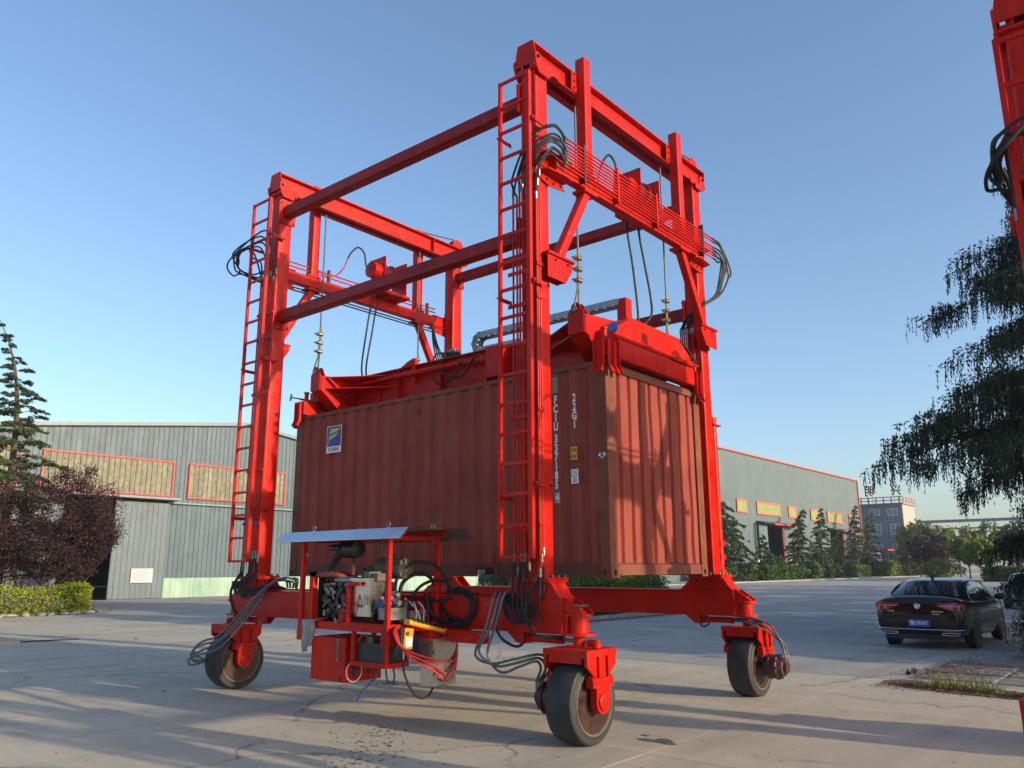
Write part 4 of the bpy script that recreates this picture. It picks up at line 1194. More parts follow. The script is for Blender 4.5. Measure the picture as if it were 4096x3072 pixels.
MB().box(.03, .03, CH-.04, CWD-.03, CL-.03, CH-.025).build('roof_panel', M['cont_dark'], ct)
MB().box(.06, .07, .10, CWD-.06, CL-.07, .13).build('floor', M['cont_dark'], ct)
corr((.012, CL-.155), (.012, .155), 20, .036, (-1, 0), .170, CH-.072, flat=.50).build('side_wall', M['cont'], ct, 15)
corr((CWD-.012, .155), (CWD-.012, CL-.155), 20, .036, (1, 0), .170, CH-.072, flat=.50).build('side_wall', M['cont'], ct, 15)
corr((.155, .03), (CWD-.155, .03), 8, .045, (0, -1), .168, CH-.125, flat=.20, edge=.04, sl=.075).build('end_wall', M['cont'], ct, 15)
corr((CWD-.155, CL-.03), (.155, CL-.03), 8, .045, (0, 1), .168, CH-.125, flat=.20, edge=.04, sl=.075).build('end_wall', M['cont'], ct, 15)
# markings on the long side facing the camera: text reads towards -y, so it faces -x
LROT = (math.radians(90), 0, math.radians(-90))
M['mark'] = mk('off_white_marking', (0.80, 0.78, 0.76), .6, var=.12, scale=20)
XM = 0.0035
def mark(ch, y, z, size, mat='mark', x=XM, name='marking', xs=.72, bold=0.0):
    me = text_mesh(name, ch, size, M[mat], .0012, xs, bold)
    return inst(name, me, ct, (x, y, z), LROT)
zz = 2.163
for ch in 'FCIU': mark(ch, .749, zz, .140, xs=.70, bold=.0045); zz -= .1135
zz = 1.672
for ch in '337185': mark(ch, .749, zz, .140, xs=.70, bold=.0045); zz -= .1135
mark('4', .743, .949, .130, xs=.70, bold=.0045)
b = MB()
for (ya, yb_, za, zb) in ((.776, .710, .889, .894), (.776, .710, 1.005, 1.010), (.776, .772, .894, 1.005), (.714, .710, .894, 1.005)): b.box(XM-.001, ya, za, XM+.001, yb_, zb)
b.build('marking_box', M['mark'], ct)
zz = 2.155
for ch in '22G1': mark(ch, .466, zz, .138, xs=.70, bold=.0045); zz -= .1115
def plate(y0, y1, z0, z1, mat, name='placard', x=0.004):
    return MB().box(x-.003, y0, z0, x, y1, z1).build(name, mat, ct)
M['dec_yellow'] = mk('yellow_decal', (.55, .34, .03), .6)
M['dec_brown'] = mk('dark_brown_border', (.035, .012, .012), .7)
M['dec_blue'] = mk('blue_decal', (.014, .065, .30), .5, var=.12)
M['dec_fyel'] = mk('logo_yellow', (.55, .47, .04), .5)
plate(.540, .421, 1.378, 1.566, M['dec_brown'], 'placard_border', .002)
plate(.532, .429, 1.388, 1.556, M['dec_yellow'], 'height_placard', .0005)
mark('2.6m', .481, 1.515, .062, 'ink', -.0038, 'placard_text', .75); mark("8' 6\"", .481, 1.432, .062, 'ink', -.0038, 'placard_text', .75)
plate(.533, .414, 1.098, 1.287, M['dec_brown'], 'placard_border', .002)
for (ya, yb_, za, zb, ch, sz) in ((.527, .480, 1.200, 1.279, 'i', .085), (.474, .420, 1.200, 1.279, 'C', .062), (.527, .420, 1.105, 1.192, '33', .072)):
    plate(ya, yb_, za, zb, M['paper'], 'approval_placard', .0005); mark(ch, (ya+yb_)/2, (za+zb)/2, sz, 'ink', -.0038, 'placard_text', .8, .001)
# leasing-company sticker: F-shaped flag on blue over the name
plate(5.262, 4.902, 1.897, 2.327, M['paper'], 'logo_border', .003)
plate(5.250, 4.914, 2.000, 2.316, M['dec_blue'], 'logo_panel', .0012)
def yz(pts, mat, x=-.0022): return MB().prism(pts, 'x', x-.001, x).build('logo_flag', mat, ct)
yz([(5.243, 2.003), (5.225, 2.003), (5.205, 2.08), (5.190, 2.15), (5.178, 2.26), (5.166, 2.288), (5.180, 2.282), (5.192, 2.24), (5.205, 2.15), (5.222, 2.06)], M['dec_fyel'])
yz([(5.176, 2.195), (5.10, 2.213), (5.02, 2.228), (4.96, 2.252), (4.925, 2.305), (4.99, 2.282), (5.08, 2.281), (5.16, 2.279)], M['dec_fyel'], -.0024)
yz([(5.188, 2.108), (5.13, 2.122), (5.06, 2.148), (5.00, 2.184), (4.978, 2.218), (5.04, 2.196), (5.11, 2.182), (5.175, 2.168)], M['dec_fyel'], -.0024)
mark('FLORENS', 5.082, 1.948, .085, 'ink_blue', -.0005, 'logo_text', .72, .0015)
# small marks near the far bottom corner, data plate and diamond sticker near the close corner
plate(5.690, 5.600, .300, .352, M['paper'], 'small_label'); mark('CMA', 5.645, .326, .048, 'ink', -.001, 'small_label_text', .8)
plate(5.670, 5.640, .205, .275, M['paper'], 'small_label'); plate(5.672, 5.622, .45, .49, mk('worn_label', (.16, .17, .18), .7), 'small_label')
plate(.795, .712, 2.255, 2.462, mk('khaki_plate', (.20, .17, .10), .6), 'data_plate')
dm = MB().prism([(.131, 1.418), (.076, 1.372), (.021, 1.418), (.045, 1.447), (.107, 1.447)], 'x', -.006, -.0045).build('diamond_sticker', M['paper'], ct)
mark('福', .076, 1.414, .06, 'ink_blue', -.0075, 'sticker_text', .9, .001)
# vent and lashing scars
MB().box(-.002, 3.2, 2.30, .01, 3.31, 2.39).build('vent', M['cont_dark'], ct)

# ================================================================== spreader
sd = thing('container_spreader', 'red steel spreader frame locked onto the container roof', 'spreader', (-.03, -.03, 4.215), 0.011088)
SR = RED
zt = 4.215
def S(z): return z-zt
for s in (-1, 1):
    w = MB()
    x = s*.46
    w.box(x-.006, -2.45, S(4.27), x+.006, 2.45, S(4.875)); w.box(x-.10, -2.45, S(4.875), x+.10, 2.45, S(4.89)); w.box(x-.10, -2.45, S(4.255), x+.10, 2.45, S(4.27))
    for yy in (-1.5, -.55, .4, 1.35):
        w.box(x+s*.006, yy-.008, S(4.27), x+s*.095, yy+.008, S(4.875))
    w.build('main_beam', SR, sd)
    bk = MB().prism([(1.30, S(4.88)), (1.12, S(4.97)), (1.0, S(5.0)), (.95, S(4.99)), (.95, S(4.62)), (1.02, S(4.62)), (1.02, S(4.88))], 'x', s*.50, s*.56).build('side_bracket', SR, sd)
    cy = MB().cyl((s*.60, 2.62, S(4.755)), (s*.60, -.45, S(4.735)), .034, 14).cyl((s*.60, 1.2, S(4.745)), (s*.60, -.45, S(4.735)), .042, 14).build('telescopic_cylinder', SR, sd)
    MB().lathe([(.03, -.05), (.055, -.045), (.055, .045), (.03, .05)], (s*.60, -.55, S(4.735)), (0, 0, 1), 16).box(s*.57, -.55, S(4.70), s*.63, -.45, S(4.77)).build('clevis', SR, cy)
    MB().box(s*.47, -.95, S(4.42), s*.66, -.62, S(4.875)).build('clevis_bracket', SR, sd)
for yy in (-2.0, -1.0, 0, 1.0, 2.0): MB().box(-.45, yy-.06, S(4.50), .45, yy+.06, S(4.72)).build('cross_member', SR, sd)
MB().box(-.40, -2.3, S(4.895), .40, -.3, S(4.91)).build('top_plate', SR, sd)
MB().box(-.40, .5, S(4.895), .40, 2.3, S(4.91)).build('top_plate', SR, sd)
for sy in (-1, 1):
    # arms out to the lifting lugs
    for sx in (-1, 1):
        a = MB()
        for yy in (2.49, 2.73):
            a.prism([(sx*1.20, S(4.60)), (sx*1.20, S(4.83)), (sx*.45, S(4.90)), (sx*.45, S(4.28)), (sx*.78, S(4.28))], 'y', sy*yy-.009, sy*yy+.009)
        a.prism([(sx*1.20, S(4.60)), (sx*.78, S(4.28)), (sx*.45, S(4.28)), (sx*.45, S(4.295)), (sx*.775, S(4.295)), (sx*1.19, S(4.615))], 'y', sy*2.50, sy*2.72)
        a.prism([(sx*1.20, S(4.83)), (sx*.45, S(4.90)), (sx*.45, S(4.885)), (sx*1.19, S(4.815))], 'y', sy*2.50, sy*2.72)
        a = a.build('lifting_arm', SR, sd)
        lg = MB()
        for xx in (1.115, 1.205):
            pts = [(sy*2.49, S(4.59)), (sy*2.73, S(4.59)), (sy*2.73, S(4.86))]
            for k in range(9):
                an_ = math.pi*k/8
                pts.append((sy*2.61+sy*.075*math.cos(an_), S(4.91)+.085*math.sin(an_)))
            pts.append((sy*2.49, S(4.86)))
            lg.prism(pts, 'x', sx*xx, sx*(xx+.018))
        lg.build('lifting_lug', SR, a)
        MB().cyl((sx*1.09, sy*2.61, S(4.905)), (sx*1.25, sy*2.61, S(4.905)), .03, 16).build('lug_pin', M['steel'], a)
        # triangular gussets from the arm back to the main beam
        g_ = MB()
        for zz in (4.815, 4.625):
            g_.prism([(sx*1.12, sy*2.48), (sx*.47, sy*2.48), (sx*.47, sy*1.45)], 'z', S(zz)-.007, S(zz)+.007)
        g_.prism([(sy*2.48, S(4.81)), (sy*2.48, S(4.30)), (sy*1.9, S(4.30)), (sy*1.7, S(4.81))], 'x', sx*.475, sx*.49)
        g_.prism([(sx*1.12, S(4.81)), (sx*.5, S(4.35)), (sx*.5, S(4.81))], 'y', sy*2.42, sy*2.44)
        g_.build('gusset', SR, a)
        # corner guides: bent flaps on both outer faces of the corner
        gd = MB()
        for (p0, p1) in ((1.02, 1.11), (1.145, 1.235)):
            gd.prism([(sy*3.065, S(4.44)), (sy*3.08, S(4.44)), (sy*3.08, S(4.13)), (sy*3.135, S(4.02)), (sy*3.12, S(4.02)), (sy*3.065, S(4.125))], 'x', sx*p0, sx*p1)
            gd.prism([(sy*3.08, S(4.44)), (sy*3.115, S(4.44)), (sy*3.115, S(4.13)), (sy*3.16, S(4.03)), (sy*3.135, S(4.02)), (sy*3.08, S(4.13))], 'x', sx*p0, sx*(p0+.012))
        gd.prism([(sx*1.25, S(4.44)), (sx*1.265, S(4.44)), (sx*1.265, S(4.13)), (sx*1.32, S(4.03)), (sx*1.305, S(4.02)), (sx*1.25, S(4.125))], 'y', sy*2.90, sy*3.04)
        gd.prism([(sx*1.265, S(4.44)), (sx*1.295, S(4.44)), (sx*1.295, S(4.13)), (sx*1.34, S(4.04)), (sx*1.32, S(4.03)), (sx*1.265, S(4.13))], 'y', sy*2.90, sy*2.912)
        gd.prism([(sx*1.265, S(4.44)), (sx*1.295, S(4.44)), (sx*1.295, S(4.13)), (sx*1.34, S(4.04)), (sx*1.32, S(4.03)), (sx*1.265, S(4.13))], 'y', sy*3.028, sy*3.04)
        gd.build('corner_guide', SR, sd)
        tw = MB().box(sx*.98, sy*2.86, S(4.225), sx*1.24, sy*3.05, S(4.45)).build('twistlock_housing', SR, sd)
        MB().cyl((sx*1.12, sy*2.96, S(4.45)), (sx*1.12, sy*2.96, S(4.60)), .035, 14).cyl((sx*1.12, sy*2.96, S(4.60)), (sx*1.12, sy*2.96, S(4.625)), .045, 12).build('twistlock_pin', SR, tw)
    # end beam and sloped hood
    MB().beam((-1.0, sy*3.0, S(4.355)), (1.0, sy*3.0, S(4.355)), .17, .245, .012).build('end_beam', SR, sd)
    hd = MB().prism([(-.98, S(4.48)), (.98, S(4.48)), (.98, S(4.64)), (.62, S(4.85)), (-.62, S(4.85)), (-.98, S(4.64))], 'y', sy*2.58, sy*3.05)
    hd.build('end_hood', SR, sd)
    MB().cyl((-1.15, sy*3.10, S(4.525)), (1.10, sy*3.10, S(4.525)), .017, 10).build('lock_rod', SR, sd)
    MB().box(.35, sy*3.06, S(4.485), .95, sy*3.12, S(4.50)).box(.45, sy*3.065, S(4.50), .62, sy*3.115, S(4.545)).box(.75, sy*3.065, S(4.50), .90, sy*3.115, S(4.55)).build('lock_lever', SR, sd)
    fl = MB().cyl((-1.05, sy*3.08, S(4.53)), (-1.27, sy*3.18, S(4.545)), .011, 8).build('flag_stalk', M['bolt'], sd)
    MB().cyl((-1.268, sy*3.178, S(4.545)), (-1.280, sy*3.183, S(4.546)), .062, 24).build('blue_flag_disc', M['blue_cap'], fl)
# rails and small pipes on the top of the hood, hoses from the front valve
MB().cyl((-.45, -2.95, S(4.875)), (.55, -2.95, S(4.875)), .012, 8).cyl((-.45, -2.90, S(4.875)), (.55, -2.90, S(4.875)), .012, 8).build('hydraulic_pipe', SR, sd)
for i in range(2):
    MB().tube(spline([(.50, -2.92-.05*i, S(4.88)), (.75, -2.95-.05*i, S(4.86)), (.98, -3.0-.03*i, S(4.74)), (1.05+.06*i, -3.06, S(4.62)), (.96+.08*i, -3.09, S(4.54))], 7), .014, 8).build('hose', M['black'], sd)
MB().tube(spline([(-.15, -1.9, S(5.24)), (-.12, -2.3, S(5.08)), (-.08, -2.62, S(4.98)), (0, -2.78, S(4.92)), (.1, -2.82, S(4.88))], 7), .018, 8).build('hose', M['black'], sd)
MB().lathe([(.10, 0), (.11, .01), (.11, .03), (.09, .04)], (.12, -2.72, S(4.86)), (0, 0, 1), 18).build('hose_tray', M['steel'], sd)
# valve block and the hoses hanging over the beam
vb = MB().cbox((-.15, .55, S(5.0)), (.16, .26, .18)).build('valve_block', M['black_plastic'], sd)
MB().cbox((-.15, .50, S(5.115)), (.12, .16, .045)).build('valve_top', M['alu'], vb)
for i in range(2):
    MB().tube(spline([(-.24, .58-.08*i, S(5.08-.05*i)), (-.36, .66-.2*i, S(5.06)), (-.48, .62-.22*i, S(4.94)), (-.64, .52-.2*i, S(4.70)), (-.665, .30-.28*i, S(4.46+.06*i)), (-.665, -.02-.20*i, S(4.55)), (-.655, -.10-.25*i, S(4.73)), (-.62, -.16-.25*i, S(4.79))], 7), .016, 8).build('hose', M['grey_hose'] if 0 else M['black'], sd)
for i in range(4):
    MB().tube(spline([(-.10+.04*i, .70, S(5.02)), (-.08, .9+.03*i, S(5.0)), (-.02+.05*i, 1.02, S(5.12)), (.0+.03*i, 1.12, S(5.42)), (.05, 1.2, S(5.75))], 7), .012, 8).build('hose', M['black'], sd)
# energy chain: link pieces on an upper run, a bend and a lower run
def link_mesh():
    b = MB()
    for s in (-1, 1):
        b.prism([(-.07, -.046), (.07, -.046), (.08, -.02), (.08, .02), (.07, .046), (-.07, .046), (-.08, .02), (-.08, -.02)], 'x', s*.085-.006, s*.085+.006)
        b.cyl((s*.091, .052, 0), (s*.098, .052, 0), .022, 12)
    b.box(-.08, -.03, -.012, .08, .03, .012)
    return b.mesh('chain_link', M['galv'])
lm = link_mesh()
ch = bpy.data.objects.new('energy_chain', None); link(ch, sd); ch.location = (.03, 0, 0)
yy = -2.45
while yy < -.02:
    inst('chain_link', lm, ch, (0, yy, S(5.325)), (0, 0, 0)); yy += .135
for k, an_ in enumerate((60, 20, -20, -60)):
    a = math.radians(an_)
    inst('chain_link', lm, ch, (0, .03+.12*math.cos(a), S(5.20)+.125*math.sin(a)), (a-math.pi/2, 0, 0))
yy = -.04
while yy > -.75:
    inst('chain_link', lm, ch, (0, yy, S(5.075)), (0, 0, 0)); yy -= .135
MB().box(-.05, -2.64, S(4.89), .11, -2.50, S(5.365)).build('chain_post', SR, sd)
MB().box(-.10, -.85, S(4.91), .16, .1, S(5.025)).build('chain_support', SR, sd)
# ================================================================== power unit hung on the left-hand bottom beam
pu = thing('power_unit', 'open red diesel power pack with steel canopy bolted beside the gantry beam', 'power unit', (0, 0, 0))
x0, x1, y0, y1 = -3.0, -2.20, -1.30, .32
def B(*a): return MB().box(*a)
fr = MB()
fr.box(x0, y0, 1.04, x0+.06, y1, 1.13); fr.box(x1-.06, y0, 1.04, x1, y1, 1.13)
for yy in (y0+.0, -.60, y1-.06): fr.box(x0+.06, yy, 1.042, x1-.06, yy+.06, 1.128)
fr.box(x0+.06, y0+.06, 1.045, x1-.06, y1-.06, 1.05)
fr.build('base_frame', RED, pu)
for (xx, yy) in ((x0, y0), (x1-.05, y0), (x0, y1-.05), (x1-.05, y1-.05)):
    MB().box(xx, yy, 1.13, xx+.05, yy+.05, 2.10).build('post', RED, pu)
MB().box(x0+.005, .06, 1.13, x0+.075, .13, 1.70).box(x0+.005, .06, 1.64, x1-.1, .13, 1.70).box(x1-.17, .06, 1.13, x1-.10, .13, 1.64).build('radiator_frame', RED, pu)
for xx in (x0, x1-.04): MB().box(xx+.002, y0+.05, 2.055, xx+.04, y1-.05, 2.098).build('top_rail', RED, pu)
for yy in (y0, y1-.04): MB().box(x0+.05, yy+.002, 2.052, x1-.05, yy+.04, 2.095).build('top_rail', RED, pu)
MB().box(x0-.005, .20, .90, x0+.10, .325, 1.038).build('outrigger_block', RED, pu)
MB().box(-2.98, y0+.004, .90, -2.80, y0+.12, 1.038).build('outrigger_block', RED, pu)
MB().box(x1-.0, -1.75, .95, x1+.08, .5, 1.06).box(x1-.10, -2.05, .92, x1+.04, -1.32, 1.05).build('mounting_rail', RED, pu)
# folded steel canopy
cp = MB()
ya, yb_ = -1.66, .64
prof = [(-3.168, 2.060), (-3.05, 2.178), (-2.13, 2.178), (-2.01, 2.060)]
for (p, q) in zip(prof[:-1], prof[1:]):
    cp.add([(p[0], ya, p[1]), (p[0], yb_, p[1]), (q[0], yb_, q[1]), (q[0], ya, q[1]), (p[0], ya, p[1]-.004), (p[0], yb_, p[1]-.004), (q[0], yb_, q[1]-.004), (q[0], ya, q[1]-.004)],
           [(0, 1, 2, 3), (7, 6, 5, 4), (0, 3, 7, 4), (1, 5, 6, 2), (0, 4, 5, 1), (2, 6, 7, 3)])
cp = cp.build('canopy', M['mirror'], pu, 10)
un = MB()  # added sheet: its dull tone stands in for the underside's dark reflection
for (p, q) in zip(prof[:-1], prof[1:]):
    un.add([(p[0]+.004, ya+.004, p[1]-.008), (p[0]+.004, yb_-.004, p[1]-.008), (q[0]-.004, yb_-.004, q[1]-.008), (q[0]-.004, ya+.004, q[1]-.008)], [(3, 2, 1, 0)])
un.build('canopy_added_sheet', mk('underside_reflection_tone', (.16, .15, .135), .6, metal=.4, var=.3, scale=5), cp, 10)
for xx, yy in ((-2.95, .15), (-2.95, -1.22), (-2.24, -1.22), (-2.24, .15)):
    pts = [(xx, yy+.028*math.cos(a), 2.225+.028*math.sin(a)) for a in np.linspace(0, 2*math.pi, 17)]
    MB().tube(pts, .009, 8, False).cyl((xx, yy, 2.178), (xx, yy, 2.20), .016, 10).build('lifting_eye', M['steel'], cp)
MB().box(x0+.06, ya+.2, 2.10, x0+.10, yb_-.2, 2.172).box(x1-.10, ya+.2, 2.10, x1-.06, yb_-.2, 2.172).build('canopy_batten', RED, cp)
# radiator with fan
MB().box(-2.92, .045, 1.16, -2.35, .055, 1.66).box(-2.90, .02, 1.17, -2.37, .044, 1.62).build('radiator', M['black_plastic'], pu)
fan = MB().lathe([(.235, -.06), (.25, -.05), (.25, .05), (.235, .05), (.235, -.05)], (-2.63, -.05, 1.42), (0, 1, 0), 30)
for k in range(8):
    a = 2*math.pi*k/8
    c, s = math.cos(a), math.sin(a)
    fan.add([(-2.63+.04*c-.03*s, -.07, 1.42+.04*s+.03*c), (-2.63+.22*c-.06*s, -.08, 1.42+.22*s+.06*c), (-2.63+.22*c+.03*s, -.03, 1.42+.22*s-.03*c), (-2.63+.04*c+.03*s, -.04, 1.42+.04*s-.03*c)], [(0, 1, 2, 3)])
fan.build('cooling_fan', M['black_plastic'], pu)
MB().tube(spline([(-2.93, .10, 1.66), (-2.93, -.05, 1.665), (-2.88, -.25, 1.66), (-2.80, -.33, 1.62)], 5), .034, 12).build('coolant_pipe', mk('rusty_red_pipe', (.20, .05, .035), .6), pu)
# engine
en = MB().box(-2.80, -.80, 1.20, -2.42, -.14, 1.50).box(-2.74, -.78, 1.12, -2.48, -.18, 1.20).build('engine', M['cast'], pu)
MB().box(-2.77, -.78, 1.50, -2.45, -.16, 1.58).box(-2.73, -.76, 1.58, -2.50, -.18, 1.635).build('cylinder_head', M['cast'], en)
mf = MB().cyl((-2.85, -.22, 1.60), (-2.85, -.72, 1.60), .042, 16)
for k in range(4): mf.tube(spline([(-2.85, -.28-.12*k, 1.57), (-2.86, -.29-.12*k, 1.52), (-2.82, -.30-.12*k, 1.48), (-2.78, -.30-.12*k, 1.47)], 4), .024, 10)
mf.build('intake_manifold', M['alu'], en)
MB().tube(spline([(-2.85, -.20, 1.60), (-2.86, -.13, 1.64), (-2.87, -.12, 1.76), (-2.86, -.20, 1.86), (-2.83, -.28, 1.94)], 6), .045, 12).build('intake_hose', M['black'], en)
ac = MB().lathe([(.05, 0), (.10, .01), (.108, .03), (.108, .27), (.10, .29), (.05, .30)], (-2.78, -.22, 1.965), (0, -1, 0), 24).build('air_cleaner', M['black_plastic'], pu)
MB().tube(spline([(-2.86, -.28, 1.97), (-2.88, -.18, 1.985), (-2.87, -.10, 1.98)], 4), .04, 12).build('snorkel', M['black_plastic'], ac)
MB().box(-2.80, -.43, 1.66, -2.76, -.39, 1.87).build('cleaner_bracket', M['motor'], ac)
mu = MB().lathe([(.03, 0), (.115, .02), (.122, .04), (.122, .42), (.115, .45), (.03, .47)], (-2.52, -.60, 1.735), (0, -1.25, 0), 26).build('muffler', M['exhaust'], pu)
MB().tube(spline([(-2.50, -.90, 1.86), (-2.52, -.80, 1.88), (-2.60, -.74, 1.90), (-2.62, -.74, 1.98), (-2.62, -.74, 2.05)], 6), .026, 12).build('exhaust_pipe', M['exhaust'], mu)
MB().tube(spline([(-2.50, -.56, 1.74), (-2.55, -.46, 1.73), (-2.60, -.42, 1.66), (-2.62, -.40, 1.6)], 5), .03, 12).build('exhaust_elbow', M['exhaust'], mu)
MB().box(-2.90, -.86, 1.62, -2.72, -.76, 1.70).box(-2.88, -.98, 1.60, -2.70, -.862, 1.68).build('turbo_housing', M['exhaust'], en)
MB().cbox((-2.87, -.70, 1.555), (.07, .12, .08)).build('fuse_box', M['motor'], en)
MB().box(-2.90, -.56, 1.18, -2.80, -.18, 1.46).box(-2.92, -.50, 1.24, -2.90, -.24, 1.40).build('engine_cover', M['black_plastic'], en)
# small engine dressing
er = random.Random(12)
dmats = [M['cast'], M['alu'], M['motor'], M['black_plastic'], M['steel']]
names_ = ['fuel_pump', 'fuel_filter', 'injector_line', 'starter_motor', 'alternator', 'oil_filter']
for k in range(40):
    yy, zz = er.uniform(-.58, -.14), er.uniform(1.16, 1.56)
    xx = -2.92-er.uniform(0, .04)
    r_ = er.uniform(.012, .035)
    b = MB()
    if k % 3 == 0: b.lathe([(r_*.7, 0), (r_, .01), (r_, .06+er.uniform(0, .05)), (r_*.6, .12)], (xx, yy, zz), (er.uniform(-.4, .1), er.uniform(-1, 1), er.uniform(-.5, .5)), 12)
    elif k % 3 == 1: b.cbox((xx, yy, zz), (.05, er.uniform(.03, .09), er.uniform(.03, .08)))
    else: b.tube(spline([(xx, yy, zz), (xx-.03, yy+er.uniform(-.1, .1), zz+er.uniform(-.05, .1)), (xx-.01, yy+er.uniform(-.15, .15), zz+er.uniform(0, .15))], 5), .007, 6)
    b.build(names_[k % 6], dmats[er.randrange(5)], en)
pl = MB()
for (yy, zz, r_) in ((-.12, 1.22, .10), (-.14, 1.40, .06), (-.12, 1.30, .05)): pl.lathe([(r_*.8, 0), (r_, .005), (r_*.9, .02), (r_, .035), (r_*.8, .04)], (-2.82, yy-.04, zz), (0, 1, 0), 22)
pl.build('belt_pulley', M['black_plastic'], en)
MB().lathe([(.02, -.0), (.045, .0), (.045, .14), (.05, .14), (.05, .16), (.025, .17), (.025, .30), (.02, .31)], (-2.94, -.47, 1.13), (0, 0, 1), 16).cbox((-2.94, -.47, 1.14), (.12, .10, .04)).build('filter_housing', RED, pu)
MB().box(-2.99, -.615, 1.13, -2.945, -.565, 1.585).box(-2.99, -.80, 1.54, -2.945, -.615, 1.585).build('cabinet_post', RED, pu)
MB().tube(spline([(-2.93, -.30, 1.30), (-2.95, -.26, 1.22), (-2.94, -.34, 1.15), (-2.92, -.40, 1.13)], 5), .02, 10).build('hose', M['black'], pu)
# electrical cabinet with warning triangle
ec = MB().box(-2.93, -.925, 1.20, -2.72, -.60, 1.60).build('electrical_cabinet', M['stainless'], pu)
MB().prism([(-2.955, 1.60), (-2.70, 1.60), (-2.70, 1.635), (-2.955, 1.625)], 'y', -.935, -.59).build('cabinet_roof', M['stainless'], ec)
MB().box(-2.94, -.905, 1.225, -2.931, -.61, 1.592).build('cabinet_door', M['stainless'], ec)
MB().lathe([(.012, 0), (.02, .004), (.018, .03)], (-2.94, -.875, 1.42), (-1, 0, 0), 12).box(-2.965, -.892, 1.33, -2.955, -.868, 1.42).build('door_handle', M['steel'], ec)
b = MB()
tri = [(-.70, 1.35), (-.80, 1.35), (-.75, 1.44)]
for a, c in zip(tri, tri[1:]+tri[:1]): b.beam((-2.942, *a), (-2.942, *c), .003, .008, up=(1, 0, 0))
b.prism([(-.755, 1.425), (-.742, 1.395), (-.752, 1.395), (-.745, 1.36), (-.760, 1.40), (-.75, 1.40)], 'x', -2.943, -2.9415)
b.build('warning_triangle', M['ink_red'], ec)
me = text_mesh('warning_text', '有电危险', .042, M['ink_red'], .0008, .8, .0005)
inst('warning_text', me, ec, (-2.9425, -.755, 1.315), LROT)
lv = MB()
for i in range(7): lv.box(-2.84, -.9285, 1.36+.025*i, -2.77, -.9255, 1.370+.025*i)
lv.build('louvre', M['bolt'], ec)
# hydraulic valve bank
vbk = MB().box(-2.86, -1.20, 1.17, -2.62, -.99, 1.30).build('valve_manifold', M['alu'], pu)
for i, (xx, yy, zz) in enumerate(((-2.86, -1.05, 1.35), (-2.78, -1.12, 1.35), (-2.62, -1.05, 1.33), (-2.55, -1.1, 1.33))):
    v = MB().cbox((xx, yy, zz), (.06, .10, .09)).build('solenoid_valve', M['blue_valve'] if i != 2 else M['alu'], vbk)
    MB().cyl((xx, yy-.05, zz), (xx, yy-.13, zz), .03, 14).build('solenoid_coil', M['steel'], v)
    MB().cbox((xx, yy+.01, zz+.06), (.03, .03, .03)).build('plug', M['redtrim_o'], v)
MB().cbox((-2.70, -1.02, 1.42), (.06, .08, .12)).build('relief_valve', M['blue_valve'], vbk)
MB().cyl((-2.70, -1.06, 1.44), (-2.70, -1.14, 1.44), .028, 14).build('pressure_gauge', M['steel'], vbk)
MB().box(-2.60, -1.24, 1.13, -2.36, -1.06, 1.26).build('valve_manifold', M['alu'], pu)
for i in range(6):
    xx = -2.58+.035*i
    MB().tube(spline([(xx, -1.2, 1.36), (xx+er.uniform(-.04, .04), -1.27, 1.28), (xx+er.uniform(-.03, .06), -1.29, 1.18), (xx+.03, -1.28, 1.10)], 5), .005, 5).build('wire', M['wirepink'] if i % 2 else M['paper'], pu)
for i in range(3): MB().cyl((-2.36, -1.21+.0*i, 1.16+.045*i), (-2.24, -1.21, 1.16+.045*i), .02, 10).build('hose_fitting', M['steel'], pu)
# big loops of black hose behind the valves
def ph(pts, r=.02, mat='black'): return MB().tube(spline(pts, 8), r, 8).build('hose', M[mat], pu)
ph([(-2.62, -1.0, 1.36), (-2.60, -1.0, 1.62), (-2.46, -1.12, 1.80), (-2.28, -1.28, 1.78), (-2.16, -1.38, 1.62), (-2.14, -1.40, 1.47)])
ph([(-2.55, -.98, 1.36), (-2.50, -1.0, 1.58), (-2.36, -1.12, 1.68), (-2.22, -1.2, 1.60), (-2.18, -1.28, 1.35), (-2.20, -1.45, 1.20), (-2.19, -1.62, 1.16)], .024)
ph([(-2.45, -1.0, 1.30), (-2.35, -1.12, 1.52), (-2.25, -1.30, 1.60), (-2.20, -1.46, 1.54), (-2.20, -1.46, 1.40), (-2.25, -1.34, 1.36), (-2.3, -1.2, 1.42)], .018)
for i in range(3):
    k = .025*i
    ph([(-2.24, -1.21, 1.16+.045*i), (-2.20, -1.35, 1.15), (-2.20, -1.62-k, 1.13-k), (-2.20, -1.80-k, 1.24), (-2.20, -1.80-k, 1.38+k), (-2.19, -1.62, 1.46+k), (-2.17, -1.40, 1.47)], .016)
ph([(-2.32, -1.2, 1.45), (-2.30, -1.22, 1.28), (-2.26, -1.30, 1.18), (-2.22, -1.5, 1.14)], .024)
